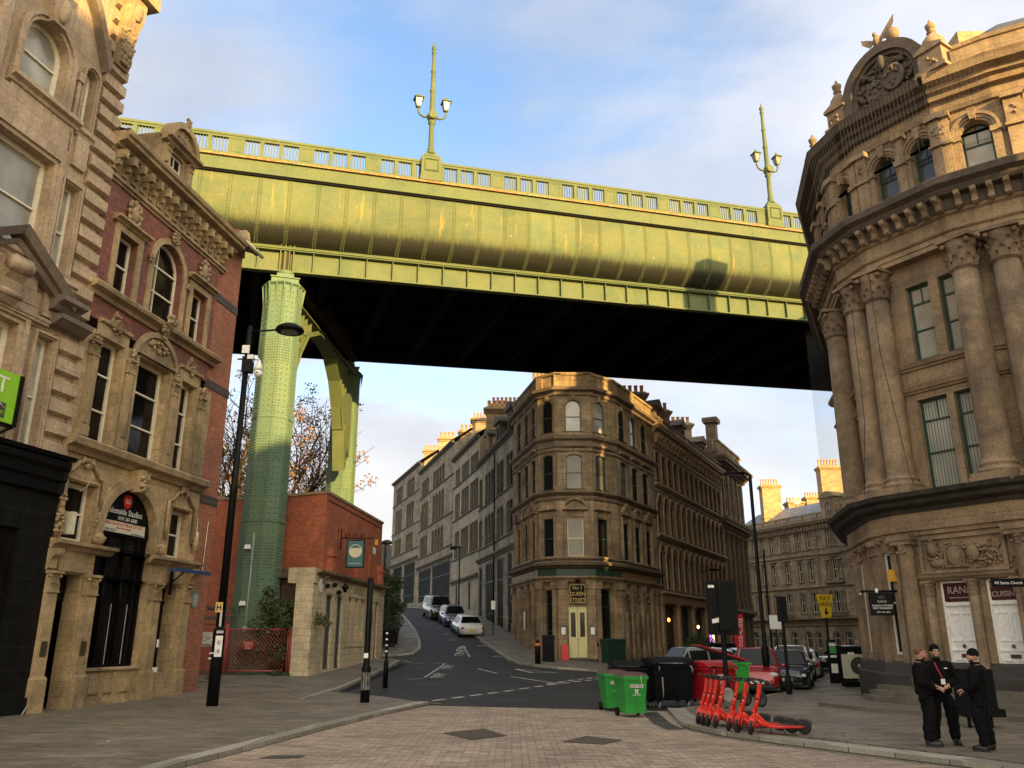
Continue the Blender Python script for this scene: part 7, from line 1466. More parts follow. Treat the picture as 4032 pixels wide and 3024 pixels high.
def treetrunk(mb,base,h,r,seed,levels=4,spread=.55,tips=None,n0=5):
    rnd=random.Random(seed)
    def br(p,d,L,r,lv):
        pts=[p]; q=p
        for i in range(3):
            d=(d+Vector((rnd.gauss(0,.13),rnd.gauss(0,.13),rnd.gauss(0,.06)+.04))).normalized(); q=q+d*L/3; pts.append(q)
        mb.tube([tuple(x) for x in pts],[r,r*.85,r*.7,r*.55],5 if lv<3 else 3,F=ID,cap=False)
        if lv>=levels:
            if tips is not None: tips.append(tuple(q))
            return
        for k in range(rnd.choice((2,3,3)) if lv else n0):
            a=rnd.random()*2*pi; t=.35+.65*rnd.random() if lv else .45+.55*k/n0; st=pts[0].lerp(pts[-1],t)
            nd=(d*(1-spread)+Vector((cos(a),sin(a),.35+.3*rnd.random()))*spread).normalized(); br(st,nd,L*(.6+.2*rnd.random()),r*.5,lv+1)
        br(q,d,L*.7,r*.55,lv+1)
    br(Vector(base),Vector((0,0,1)),h,r,0)
def autumn_tree(x,y,z,h,seed,label,leaves,size=.12,sp=.6,lv=4):
    T_=empty('tree',(x,y,z),label,'tree','half bare autumn trees on the bank behind the brick buildings'); m=MB(ID); tips=[]; treetrunk(m,(x,y,z),h,h*.045,seed,lv,sp,tips); m.build('trunk',BARK,T_,recalc=False)
    rnd=random.Random(seed); m=MB(ID); tips=[t for t in tips]; rnd.shuffle(tips); foliage(m,[(t[0],t[1],t[2],.8) for t in tips if rnd.random()<max(.3,min(1,1.7-(t[2]-z)/9))],leaves,size,seed); m.build('crown',LFA,T_,recalc=False)
autumn_tree(-21.4,58,3.0,7.6,3,'half bare autumn tree nearest the brick offices, left of the front bridge pier',7000,.115)
autumn_tree(-19.6,62,3.0,7.4,8,'half bare autumn tree seen just left of the front bridge pier, behind the lamp column',7000,.115)
autumn_tree(-16.6,61,3.0,5.6,12,'half bare autumn tree showing to the right of the front bridge pier',1500,.10)
T_=empty('tree',(-8.9,61,1.8),'small dark evergreen tree beside the right end of the brick pub','tree'); m=MB(ID); treetrunk(m,(-8.9,61,1.8),2.2,.09,5,3); m.build('trunk',BARK,T_,recalc=False)
m=MB(ID); foliage(m,[(-8.8,61,3.2,1.1),(-9.2,61,4.6,1.2),(-8.6,61,5.9,.9),(-9.5,61,6.6,.7),(-8.2,61,4.2,.7),(-8.9,60.8,2.5,.9)],5200,.11,4); m.build('crown',LFG,T_,recalc=False)
T_=empty('shrub',(-10.8,41,.4),'leafy green shrub growing over the red fence at the foot of the bridge pier','shrub'); m=MB(ID); treetrunk(m,(-10.8,41,.3),1.1,.05,9,3,.7); m.build('stems',BARK,T_,recalc=False)
m=MB(ID); foliage(m,[(-10.9,40.9,3.3,.8),(-10.1,40.8,3.6,.65),(-9.6,40.5,3.2,.45),(-11.6,40.9,3.6,.6),(-11.8,40.9,2.6,.8),(-10.5,40.9,2.6,.8),(-12.1,40.9,1.5,.8),(-10.9,40.9,1.4,.8),(-9.0,40.3,2.9,.35),(-8.6,40.2,2.7,.22),(-11.7,40.9,4.2,.3)],7000,.075,6); m.build('foliage',LFS,T_,recalc=False)
m=MB(ID); foliage(m,[(-10.8,40.1,.5,.35,.5),(-10.2,40.0,.45,.3,.5),(-13.2,38.6,.45,.3,.9),(-13.0,37.8,.3,.25,.7),(-9.7,40.1,.45,.25,.5)],900,.05,7); m.build('weeds',LFS,None,'low green weeds growing along the foot of the red gate','weeds',kind='stuff',recalc=False)
SH=empty('planter',(12.9,60,.4),'dark planter shrub outside the warehouse shopfront','planter'); m=MB(ID); foliage(m,[(12.9,60,1.9,.8),(13.6,60.6,1.7,.7),(12.4,59.6,1.6,.6)],1500,.08,10); m.build('foliage',LFG,SH,recalc=False); m=MB(ID); m.box(12.2,14.2,59.4,61,.3,1.0); m.build('pot',BLACKP,SH)
# ---------------------------------------------------------------- bins
def wheel(mb,x,y,z,r,w,ax='x',n=16):
    F=(lambda a,b,c:(x+c,y+a,z+b)) if ax=='x' else (lambda a,b,c:(x+a,y+c,z+b))
    mb.lathe(0,0,[(r*.6,-w/2),(r*.92,-w/2),(r,-w/4),(r,w/4),(r*.92,w/2),(r*.6,w/2)],n,True,F=F)
GBN=surf('green_bin_plastic',(.025,.30,.045),(.018,.24,.035),.45,2,.1,20); GBD=surf('brown_lid_plastic',(.09,.035,.03),(.07,.03,.025),.5,3,.1)
def wheelie(x,y,rz,label,full=True):
    B_=empty('wheelie_bin',(x,y,gz(x,y)+.005),label,'wheelie bin','green glass recycling wheelie bins',rz,False); B_.scale=(1.12,1.1,1.04)
    m=MB(ID); vs=[(-.24,-.27,.10),(.24,-.27,.10),(.24,.24,.10),(-.24,.24,.10),(-.30,-.36,.98),(.30,-.36,.98),(.30,.36,.98),(-.30,.36,.98)]
    m.add(vs,[(0,3,2,1),(0,1,5,4),(1,2,6,5),(2,3,7,6),(3,0,4,7)]); m.ring([(-.33,.0),(.33,.0),(.33,.78),(-.33,.78)],[(-.29,.05),(.29,.05),(.29,.72),(-.29,.72)],.93,1.0,F=lambda a,o,z:(a,z-.38,o)); m.box(-.2,.2,-.375,-.34,.90,.96); m.box(-.26,.26,-.31,-.26,.1,.3); m.build('bin_body',GBN,B_)
    m=MB(ID); m.frus(-.32,.32,-.38,.4,1.0,1.07,.04); m.frus(-.26,.26,-.30,.3,1.07,1.10,.08); m.build('lid',GBD,B_)
    m=MB(ID); m.tube([(-.24,.42,.98),(.24,.42,.98)],.025,6); m.build('handle',GBD,B_)
    for k in (-1,1): m=MB(ID); wheel(m,k*.27,.26,.11,.11,.06); m.build('wheel',BLACKP,B_)
    LBm=MB(lambda s,o,z:(s,-.285-(z-.1)*.10-.006-o,z)); LBm.box(-.16,.20,0,.004,.72,.80); lb=LBm.build('label_strip',WHITE,B_)
    text('GLASS ONLY',.085,lambda s,o,z:(s,-.285-(z-.1)*.10-.012-o,z),.02,.002,.76,BLACKP,lb,sx=.8)
    em=MB(lambda s,o,z:(s,-.285-(z-.1)*.10-.008-o,z))
    for sx_,sz_ in ((-1,1),(1,1),(-1,-1),(1,-1)): em.add([(.02,0,.63),(.02+sx_*.02,0,.63+sz_*.055),(.02+sx_*.055,0,.63+sz_*.045),(.02+sx_*.035,0,.63+sz_*.01)],[(0,1,2,3)])
    for i in range(7): em.box(-.08+i*.03,-.062+i*.03,0,.002,.535,.555)
    em.build('council_emblem',WHITE,B_,recalc=False)
    m=MB(ID); m.tube([(.12,-.40,1.03),(.13,-.42,.85),(.12,-.40,.76)],.006,4); m.build('tie_cord',BOARD,B_)
    return B_
wheelie(3.25,24.1,R(14),'green wheelie bin with a brown lid and GLASS ONLY label, standing nearest the camera')
wheelie(2.98,26.0,R(10),'green wheelie bin half hidden behind the nearer GLASS ONLY bin')
def bigbin(name,x,y,rz,label,body,lid,w=1.37,dp=1.05,h=1.15,open_=False,group=None,z=None):
    B_=empty(name,(x,y,gz(x,y)+.005 if z is None else z),label,'bin',group,rz,False); hw,hd=w/2,dp/2
    m=MB(ID); vs=[(-hw+.08,-hd+.1,.22),(hw-.08,-hd+.1,.22),(hw-.08,hd-.1,.22),(-hw+.08,hd-.1,.22),(-hw,-hd,h),(hw,-hd,h),(hw,hd,h),(-hw,hd,h)]
    m.add(vs,[(0,3,2,1),(0,1,5,4),(1,2,6,5),(2,3,7,6),(3,0,4,7)])
    for t in (.35,.55,.75): 
        k=1-t; m.box(-hw+.08*k-.012,hw-.08*k+.012,-hd+.1*k-.014,hd-.1*k+.014,.22+(h-.22)*t,.22+(h-.22)*t+.03)
    for i in range(5): m.add([(-hw+.15+i*(w-.3)/4-.02,-hd+.085,.24),(-hw+.15+i*(w-.3)/4+.02,-hd+.085,.24),(-hw+.12+i*(w-.24)/4+.02,-hd-.012,h-.05),(-hw+.12+i*(w-.24)/4-.02,-hd-.012,h-.05)],[(0,1,2,3)])
    m.box(-hw-.05,hw+.05,-hd-.05,hd+.05,h-.06,h); m.build('bin_body',body,B_)
    m=MB(ID)
    if open_: n=8; m.add([(-hw,-hd,h+.02),(hw+.05,-hd,h+.02),(hw+.05,hd,h+.06),(-hw,hd,h+.06),(-hw-.2,-hd,h+.5),(-hw-.2,hd,h+.54)],[(0,1,2,3),(0,3,5,4)]) if False else m.add([(-hw-.45,-hd-.02,h+.55),(hw*.95,-hd-.02,h+.03),(hw*.95,hd+.02,h+.03),(-hw-.45,hd+.02,h+.55),(-hw-.45,-hd-.02,h+.60),(hw*.95,-hd-.02,h+.10),(hw*.95,hd+.02,h+.10),(-hw-.45,hd+.02,h+.60)],[(0,3,2,1),(4,5,6,7),(0,1,5,4),(1,2,6,5),(2,3,7,6),(3,0,4,7)])
    else:
        n=8; vs=[]
        for i in range(n+1):
            a=-hd-.04+(dp+.08)*i/n; zz=h+.02+.17*(1-((i/n-.5)*2)**2)**.7; vs+=[(-hw-.03,a,zz),(-hw+.12,a,zz+.03),(hw-.12,a,zz+.03),(hw+.03,a,zz)]
        m.add(vs,[(4*i+k,4*i+k+1,4*i+k+5,4*i+k+4) for i in range(n) for k in range(3)],True); m.poly([vs[4*i] for i in range(n+1)]); m.poly([vs[4*i+3] for i in range(n+1)])
    m.build('lid',lid,B_)
    for a in (-1,1):
        for b in (-1,1):
            m=MB(ID); x_,y_=a*(hw-.2),b*(hd-.2); wheel(m,x_,y_,.1,.1,.04); q=m.build('castor',plain('castor_grey',(.25,.25,.25),.4) if 'castor_grey' not in MATS else MATS['castor_grey'],B_); m=MB(ID); m.box(x_-.04,x_+.04,y_-.05,y_+.05,.12,.25); m.build('fork',BLACKP,q)
    m=MB(ID)
    for a in (-1,1): m.tube([(a*hw*.8,-hd-.02,h-.03),(a*hw*.8,-hd-.1,h-.1),(a*hw*.8,-hd-.02,h-.2)],.015,5)
    m.build('handles',MATS['castor_grey'],B_); return B_
BKB=surf('black_bin_plastic',(.004,.0045,.006),(.009,.009,.011),.6,2,.1,18,spec=.12)
RBB=surf('red_bin_plastic',(.42,.012,.02),(.34,.012,.02),.4,2,.1,18); BGB=surf('bright_green_bin_plastic',(.03,.42,.05),(.025,.34,.04),.4,2,.1,18)
b1=bigbin('trade_waste_bin',3.85,27.6,R(5),'black four wheeled trade waste bin directly behind the two green glass bins',BKB,BKB)
b2=bigbin('trade_waste_bin',4.85,27.3,R(16),'black four wheeled trade waste bin next to the red bin',BKB,BKB,h=1.26)
b3=bigbin('trade_waste_bin',6.3,27.7,R(34),'red four wheeled trade waste bin with white printed panels',RBB,RBB,w=1.25)
b4=bigbin('trade_waste_bin',7.55,30.6,R(4),'bright green trade waste bin with its red lid propped open',BGB,RBB,w=1.25,open_=True,h=1.22)
for bb_,mt in ((b1,WHITE),(b2,WHITE)):
    m=MB(ID); m.tube([(.5,-.56,1.24),(.58,-.6,1.1),(.56,-.58,1.0)],.018,5); m.tube([(-.45,-.57,.9),(-.45,-.6,.5),(-.45,-.57,.3)],.02,5); m.build('grab_strap',MATS['castor_grey'],bb_)
m=MB(lambda s,o,z:(s,-.5-(z-1)*.1-.02-o,z))
for a,b,c,d in ((-.1,.08,.86,.96),(.1,.3,.86,.96),(.02,.12,.52,.62),(.14,.24,.52,.62),(.02,.12,.66,.76),(.14,.24,.66,.76),(.0,.35,.36,.39),(0,.4,.28,.30)): m.box(a-.15,b-.15,0,.006,c,d)
m.build('white_label',WHITE,b3); m=MB(lambda s,o,z:(s,-.5-(z-1)*.1-.02-o,z)); m.box(-.2,.3,0,.006,.24,.33); m.build('yellow_label',YS,b3)
bb5=bigbin('trade_waste_bin',-8.2,57.2,R(8),'black four wheeled bin beyond the far corner of the brick pub',BKB,BKB)
NB=empty('litter_bin',(2.15,51.3,gz(2.15,51.3)+.1),'black litter bins on the pavement left of the yellow doors','litter bin',None,0,False)
m=MB(ID); m.box(-.35,.35,-.35,.35,0,1.35); m.frus(-.4,.4,-.4,.4,1.35,1.5,.06); m.build('bin_body',BKB,NB); m=MB(ID); m.box(-.2,.2,-.37,-.35,1.0,1.25); m.build('opening',BLACKP,NB)
BO_=empty('bollard',(1.45,48.9,gz(1.45,48.9)+.1),'black bollard with an orange and black striped band in front of the litter bins','bollard',None,0,False)
m=MB(ID); m.lathe(0,0,[(.16,0),(.16,.9),(.12,1.0),(.12,1.25),(0,1.3)],10); m.build('post',BLACKP,BO_); m=MB(ID); m.box(.02,.5,-.2,-.18,.95,1.15) if False else m.lathe(0,0,[(.165,.95),(.165,1.1)],10); m.build('orange_band',plain('reflective_orange',(.65,.18,.02),.5),BO_)
m=MB(ID); m.frus(3.0,3.45,52.7,52.9,gz(3.2,52.8)+.1,gz(3.2,52.8)+1.0,.03); m.build('red_a_board',REDP,None,'small red board leaning at the foot of the corner building left of the yellow doors','board')
NP=empty('notice_post',(11.9,38.8,.1),'thin post carrying a white rectangular notice above the parked cars','sign',None,0,False); m=MB(ID); m.tube([(0,0,0),(0,0,2.9)],.03,6); m.build('post',BLACKP,NP); m=MB(ID); m.box(-.28,.28,-.05,-.03,2.35,2.95); m.build('notice',WHITE,NP)
SN_=empty('street_sign_post',(-1.35,61.5,gz(-1.35,61.5)),'thin post with a small white plate beside the parked white saloon','sign',None,0,False); m=MB(ID); m.tube([(0,0,0),(0,0,2.6)],.035,6); m.build('post',BLACKP,SN_); m=MB(ID); m.box(-.15,.15,-.05,-.03,1.9,2.5); m.build('plate',WHITE,SN_)
# ---------------------------------------------------------------- cars
RUB=plain('tyre_rubber',(.015,.015,.016),.75); ALL_=plain('alloy',(.32,.32,.33),.3,.8); CGL=glassmat('car_glass',(.012,.014,.016),.05,.3); LRED=plain('tail_lamp_red',(.35,.01,.01),.2); LWH=plain('headlamp_glass',(.6,.6,.58),.12); YPL=plain('yellow_plate',(.55,.40,.04),.5); BTR=plain('black_trim',(.012,.012,.013),.5)
def car(label,x,y,rz,paint,kind='hatch',L=4.1,Wd=1.76,Hh=1.5,pitch=0,boot=False,zoff=0):
    """front faces local -Y"""
    Cr=empty('parked_car',(x,y,gz(x,y)+.005+zoff),label,'car','cars parked along the streets',rz,False); Cr.rotation_euler=(pitch,0,rz)
    hl=L/2; hw=Wd/2; gcl=.20 if kind!='suv' else .26; bz=Hh*.60
    if kind=='saloon': st=[(0,.42,.62,0),(.04,.30,.70,0),(.22,.22,.80,0),(.30,.2,.84,0),(.41,.2,.90,1),(.62,.2,.92,1),(.74,.2,.93,.93),(.86,.2,.95,.12),(.97,.24,.93,0),(1,.42,.80,0)]
    elif kind=='suv': st=[(0,.5,.75,0),(.03,.32,.95,0),(.22,.26,1.05,0),(.27,.26,1.08,0),(.36,.26,1.12,1),(.6,.26,1.14,1),(.82,.26,1.16,1),(.93,.26,1.16,.88),(.985,.3,1.1,0),(1,.5,.9,0)]
    elif kind=='van': st=[(0,.4,.7,0),(.03,.26,.9,0),(.14,.2,1.02,0),(.2,.2,1.08,0),(.31,.2,1.12,1),(.6,.2,1.15,1),(.85,.2,1.16,1),(.95,.2,1.16,.95),(.99,.25,1.1,0),(1,.42,.9,0)]
    else: st=[(0,.42,.62,0),(.03,.26,.76,0),(.2,.2,.88,0),(.26,.2,.92,0),(.38,.2,.96,1),(.6,.2,.99,1),(.78,.2,1.01,.97),(.9,.2,1.03,.75),(.975,.24,1.0,0),(1,.42,.85,0)]
    sc_=bz/.95 if kind in('saloon','hatch') else bz/1.14
    rows=[]; n=len(st)
    for i,(t,zb,zbelt,gh) in enumerate(st):
        yy=-hl+L*t; zbelt=zbelt*sc_ if zbelt>.5 else zbelt; e=min(t,1-t); wf=1-.16*max(0,(.10-e)/.10)**1.5*1.6
        w=hw*wf; wr=hw*.74; zr=zbelt+(Hh-zbelt)*gh; wtop=w*.9*(1-gh)+wr*gh
        rows.append([(0,yy,zb),(w*.9,yy,zb),(w*.99,yy,zb+.12),(w,yy,(zb+zbelt)/2),(w*.985,yy,zbelt-.08),(w*.93,yy,zbelt),(wtop,yy,max(zr-.07*gh,zbelt+.012)),(wtop*.8,yy,max(zr,zbelt+.03)),(0,yy,zr+.02+.02*(1-gh))])
    q=9; vs=[]; 
    for r_ in rows: vs+=r_+[(-a,b,c) for a,b,c in r_[-2:0:-1]]
    k=q*2-2; fs=[(i*k+j,i*k+(j+1)%k,(i+1)*k+(j+1)%k,(i+1)*k+j) for i in range(n-1) for j in range(k)]; fs+=[tuple(range(k)),tuple((n-1)*k+j for j in range(k-1,-1,-1))]
    m=MB(ID); m.add(vs,fs,True); body=m.build('body',paint,Cr)
    md=body.modifiers.new('bev','BEVEL'); md.width=.02; md.segments=2; md.limit_method='ANGLE'; md.angle_limit=R(38)
    def gp(i,j0,j1,u0,u1,v0,v1,off=.008,sgn=1):
        a,b,c,d=[Vector(rows[ii][jj]) for ii,jj in ((i,j0),(i+1,j0),(i+1,j1),(i,j1))]
        P=lambda u,v:(a*(1-u)+b*u)*(1-v)+(d*(1-u)+c*u)*v
        pts=[P(u0,v0),P(u1,v0),P(u1,v1),P(u0,v1)]; nn=(pts[1]-pts[0]).cross(pts[3]-pts[0]).normalized()
        if nn.dot(pts[0]-Vector((0,pts[0].y,Hh*.4)))<0: nn=-nn
        return [((p+nn*off).x*sgn,(p+nn*off).y,(p+nn*off).z) for p in pts]
    g=MB(ID); idx=[i for i in range(n-1) if st[i][3]>.5 and st[i+1][3]>.5]
    for i in idx:
        for sg in (1,-1): g.poly(gp(i,5,6,.05,.95,.14,.9,.01,sg))
    iw=min(i for i in range(n) if st[i][3]>.5)-1
    for i in ([iw]+[i for i in range(n-1) if st[i][3]>.5 and st[i+1][3]<.3][:1]+([i for i in range(n-1) if .05<st[i+1][3]<.3] if kind=='saloon' else [])):
        fwd=i==iw
        A1,B1=Vector(rows[i][7]),Vector(rows[i+1][7]); A2,B2=Vector(rows[i][5]),Vector(rows[i+1][5])
        lo,hi=(rows[i],rows[i+1]) if fwd else (rows[i+1],rows[i])
        bl=Vector(lo[6]); tl=Vector(hi[7]); dv=(tl-bl); nn=Vector((0,-dv.z,dv.y)) if fwd else Vector((0,dv.z,-dv.y)); nn.normalize(); 
        if nn.z<0: nn=-nn
        p=[Vector((s_*w_,bl.y+dv.y*t_,bl.z+dv.z*t_+.03))+nn*.02 for s_,w_,t_ in ((-1,bl.x*.93,.08),(1,bl.x*.93,.08),(1,tl.x*1.05,.92),(-1,tl.x*1.05,.92))]; g.poly([tuple(v) for v in p])
        if fwd: # side triangle quarter
            for sg in (1,-1): g.poly(gp(i,5,6,.35,.97,.1,.9,.01,sg))
    g.build('window_glass',CGL,Cr,recalc=False)
    # wheels
    wr_=.33 if kind!='suv' else .38
    for yy in (-hl+L*.19,hl-L*.19):
        for sg in (-1,1):
            m=MB(ID); wheel(m,sg*(hw-.10),yy,wr_,wr_,.23,n=20); wv=m.build('wheel',RUB,Cr); m=MB(ID); wheel(m,sg*(hw-.005),yy,wr_,wr_*.66,.04,n=14)
            for t in range(5): a=t*2*pi/5; m.add([(sg*(hw+.012),yy+cos(a-.2)*.05,wr_+sin(a-.2)*.05),(sg*(hw+.012),yy+cos(a+.2)*.05,wr_+sin(a+.2)*.05),(sg*(hw+.012),yy+cos(a+.15)*wr_*.6,wr_+sin(a+.15)*wr_*.6),(sg*(hw+.012),yy+cos(a-.15)*wr_*.6,wr_+sin(a-.15)*wr_*.6)],[(0,1,2,3)])
            m.build('rim',ALL_,wv)
    m=MB(ID)
    for yy in (-hl+L*.19,hl-L*.19):
        for sg in (-1,1): m.lathe(0,0,[(wr_+.07,0),(0,0)],16,False,F=lambda a,b,c,yy=yy,sg=sg:(sg*(hw*.992+.004),yy+a,wr_+.0+max(b,-.1)))
    m.box(-hw*.9,hw*.9,-hl+.25,hl-.25,gcl-.04,gcl+.06); m.build('wheel_arches',BTR,Cr)
    zl=sc_*(.62 if kind in('saloon','hatch') else .82)
    for sg in (-1,1):
        m=MB(ID); m.ell((sg*hw*.70,-hl+.16,zl),(.19,.15,.095),10,7); m.build('headlight',LWH,Cr)
        m=MB(ID); zt=sc_*(.78 if kind in('saloon','hatch') else .98); m.ell((sg*hw*.76,hl-.10,zt),(.2,.11,.075 if kind=='saloon' else .13),10,7); m.build('tail_light',LRED,Cr)
        m=MB(ID); iy=rows[iw][0][1]+.25; m.ell((sg*(hw+.1),iy,bz+.03),(.11,.06,.075),8,6); m.build('wing_mirror',paint,Cr)
    m=MB(ID); m.box(-.42,.42,-hl-.012,-hl+.02,.42*sc_+.02,.58*sc_+.02); m.box(-.62,.62,-hl-.006,-hl+.05,.26,.36); m.build('grille',BTR,Cr)
    m=MB(ID); m.box(-.26,.26,-hl-.03,-hl-.01,.40,.51); m.build('number_plate',WHITE,Cr); m=MB(ID); m.box(-.26,.26,hl+.005,hl+.02,.56*sc_,.56*sc_+.11); m.build('rear_number_plate',YPL,Cr)
    if boot: m=MB(ID); m.add([(-hw*.8,hl-.5,Hh-.02),(hw*.8,hl-.5,Hh-.02),(hw*.8,hl+.5,Hh+.22),(-hw*.8,hl+.5,Hh+.22),(-hw*.8,hl-.5,Hh+.03),(hw*.8,hl-.5,Hh+.03),(hw*.8,hl+.5,Hh+.27),(-hw*.8,hl+.5,Hh+.27)],[(0,1,2,3),(4,5,6,7),(0,1,5,4),(1,2,6,5),(2,3,7,6),(3,0,4,7)]); m.build('open_tailgate',BTR,Cr)
    return Cr
def paint(name,c,flake=.3,rough=.28): return plain(name,c,rough,flake,.5,1.0,var=.05)
PW=paint('white_car_paint',(.62,.61,.60),0); PGm=paint('grey_metallic',(.045,.040,.038),.1); PBl=paint('dark_blue_metallic',(.02,.035,.08)); PNv=paint('navy_metallic',(.012,.016,.04)); PRd=paint('red_car_paint',(.36,.008,.02),.1); PSl=paint('silver_paint',(.36,.37,.39),.5); PDr=paint('dark_red_paint',(.12,.01,.012),.1); PBk=paint('black_car_paint',(.012,.013,.016),.1)
sl=math.atan(.15)
# on the hill (street rises away from the viewer)
car('white saloon car with a yellow plate parked on the climbing street, nearest of three',-3.35,63.3,R(194),PW,'saloon',4.6,1.82,1.38,pitch=-sl)
car('dark blue hatchback parked between the white saloon and the grey four by four',-4.75,68.6,R(14),PBl,'hatch',4.2,1.76,1.5,pitch=sl*.9)
car('grey four by four parked farthest up the climbing street facing down',-6.55,73.8,R(16+180-180+0),PGm,'suv',4.9,1.95,1.85,pitch=sl*.75) if False else car('grey four by four parked farthest up the climbing street facing down',-6.4,73.6,R(18),PGm,'suv',4.9,1.95,1.85,pitch=math.atan(.1))
# on the level street to the right
car('dark navy hatchback facing the viewer behind the red car and slim signal post',11.6,36.6,R(-22),PNv,'hatch',4.0,1.76,1.55)
car('white four by four parked facing the viewer behind the navy hatchback',13.4,41.6,R(-22),PW,'suv',4.5,1.86,1.72)
car('white hatchback parked tail towards the viewer beyond the white four by four',15.6,46.6,R(158),PW,'hatch',4.1,1.76,1.52)
car('red small van-like car parked facing the viewer right of the open green bin',9.75,34.6,R(-18),PRd,'van',4.1,1.76,1.66)
car('silver grey estate car showing above the black and red bins',7.7,37.5,R(-70),PSl,'hatch',4.3,1.8,1.62)
car('dark red car with its black tailgate raised beyond the red car',12.6,50.5,R(158),PDr,'hatch',4.2,1.76,1.5,boot=True)
car('dark car crossing at the far end by the air conditioner and litter bin',20.9,54.5,R(-75),PBk,'hatch',4.3,1.78,1.45)
# ---------------------------------------------------------------- scooters
ORG_=surf('orange_red_scooter_paint',(.75,.035,.018),(.68,.03,.016),.35,4,.03,20); SCB=plain('scooter_black',(.014,.014,.015),.5)
def scooter(label,x,y,rz,code,steer=0):
    S=empty('electric_scooter',(x,y,gz(x,y)+.1),label,'electric scooter','rental scooters parked in a row on the right kerb',rz,False)
    # front towards local -X ; rear wheel at +X ; handlebar and front wheel turned
    _M=Matrix.Rotation(R(5),4,'Y')@Matrix.Translation((.155,0,1.0))@Matrix.Rotation(steer,4,Vector((.125,0,.58)).normalized())@Matrix.Translation((-.155,0,-1.0)); SR=lambda a,b,c:tuple(_M@Vector((a,b,c)))
    m=MB(ID); m.tube([(0.10,0,.30),(.20,0,.22),(.36,0,.165),(.9,0,.15)],[.04,.05,.045,.04],8)
    for sg in (-1,1): m.tube([(.30,sg*.075,.17),(.6,sg*.085,.15),(1.05,sg*.07,.15)],.03,6)
    m.tube([(.03,0,.50),(.13,0,.36),(.28,0,.2),(.38,0,.165)],[.042,.05,.05,.045],8); m.add([(.02,-.03,.44),(.02,.03,.44),(.10,.03,.30),(.10,-.03,.30),(.12,-.03,.40),(.12,.03,.40)],[(0,1,2,3),(0,3,4),(1,2,5),(2,3,4,5)]); m.build('frame',ORG_,S)
    m=MB(ID); m.frus(.33,.98,-.09,.09,.165,.19,.01); m.build('deck',SCB,S)
    m=MB(SR); m.tube([(.03,0,.42),(.10,0,.75),(.155,0,1.0)],[.052,.046,.042],8); m.box(.06,.15,-.035,.035,.78,1.03); m.tube([(-.02,0,.24),(0,0,.42),(.03,0,.46)],.03,6); m.add([(-.09,-.055,.34),(.06,-.055,.38),(.06,.055,.38),(-.09,.055,.34),(-.12,-.055,.2),(-.12,.055,.2)],[(0,1,2,3),(0,3,5,4)])
    for sg in (-1,1): m.tube([(.0,sg*.05,.36),(-.04,sg*.06,.13)],.02,6)
    st=m.build('steering_column',ORG_,S)
    m=MB(SR); m.box(.045,.06,-.022,.022,.5,.74); lb=m.build('code_label',SCB,st)
    text(code,.055,lambda s,o,z:SR(.040-o,s,z),0,.002,.62,WHITE,lb,rot=-pi/2,flip=True)
    m=MB(SR); m.tube([(.13,-.25,1.07),(.15,-.12,1.09),(.155,0,1.09),(.15,.12,1.09),(.13,.25,1.07)],.014,6); m.box(.11,.18,-.05,.05,1.06,1.12); m.tube([(.155,0,1.0),(.155,0,1.09)],.022,6); hb=m.build('handlebar',SCB,st)
    for sg in (-1,1): m=MB(SR); m.tube([(.145,sg*.15,1.085),(.125,sg*.27,1.065)],.02,6); m.tube([(.12,sg*.14,1.07),(.08,sg*.22,1.06)],.008,4); m.build('grip',SCB,hb)
    m=MB(SR); m.tube([(.1,.03,1.05),(.05,.04,.95),(.05,.03,.8)],.006,4); m.build('brake_cable',SCB,st)
    for nm,xx in (('front_wheel',-.04),('rear_wheel',1.10)):
        WF=SR if xx<0 else ID; m=MB(); wheel(m,xx,0,.15,.15,.065,'y',20); m.v=[WF(*v) for v in m.v]; w=m.build(nm,RUB,S); m=MB()
        for k in range(5): a=k*2*pi/5; m.add([(xx+cos(a-.5)*.03,.012,.15+sin(a-.5)*.03),(xx+cos(a+.5)*.03,.012,.15+sin(a+.5)*.03),(xx+cos(a+.1)*.105,.012,.15+sin(a+.1)*.105),(xx+cos(a-.1)*.105,.012,.15+sin(a-.1)*.105)],[(0,1,2,3)])
        wheel(m,xx,0,.15,.045,.08,'y',8); m.v=[WF(*v) for v in m.v]; m.build('hub',SCB,w,recalc=False)
    m=MB(ID); pts=[(1.10+.175*cos(a),.15+.175*sin(a)) for a in [R(15+t*13) for t in range(11)]]
    vs=[]
    for a,b in pts: vs+=[(a,-.04,b),(a,.04,b)]
    m.add(vs,[(2*i,2*i+1,2*i+3,2*i+2) for i in range(len(pts)-1)],True); m.build('mudguard',SCB,S)
    m=MB(ID); m.tube([(.62,-.06,.13),(.66,-.1,0.0)],.009,4); m.build('kick_stand',SCB,S)
    # hanging helmet ring / front basket-like lock
    m=MB(ID); m.tube([(.2+.10*cos(t),.02,.9+.13*sin(t)) for t in [i*pi/8 for i in range(17)]],.013,5); m.build('phone_holder_loop',SCB,S) if False else None
    return S
HELM=plain('grey_helmet_shell',(.20,.20,.20),.3)
sc=[(5.03,18.62,'SYAS','rightmost orange red scooter, whole deck visible, in the kerbside row'),(4.84,18.95,'SY9B','second orange red scooter from the right end of the kerbside row'),(4.75,19.35,'ZVRS','third orange red scooter from the right end of the kerbside row'),(4.60,19.95,'SAA1','middle orange red scooter of the seven in the kerbside row'),(4.50,20.25,'ORD2','third orange red scooter from the left end of the kerbside row'),(4.46,20.55,'TT57','second orange red scooter from the left end of the kerbside row'),(4.42,20.85,'GVSS','leftmost and farthest orange red scooter of the kerbside row')]
for i,(x,y,c,lb) in enumerate(sc): scooter(lb,x-.0,y,R((2,-3,3,6,-2,4,1)[i]),c,R((58,50,62,55,60,52,57)[i]))
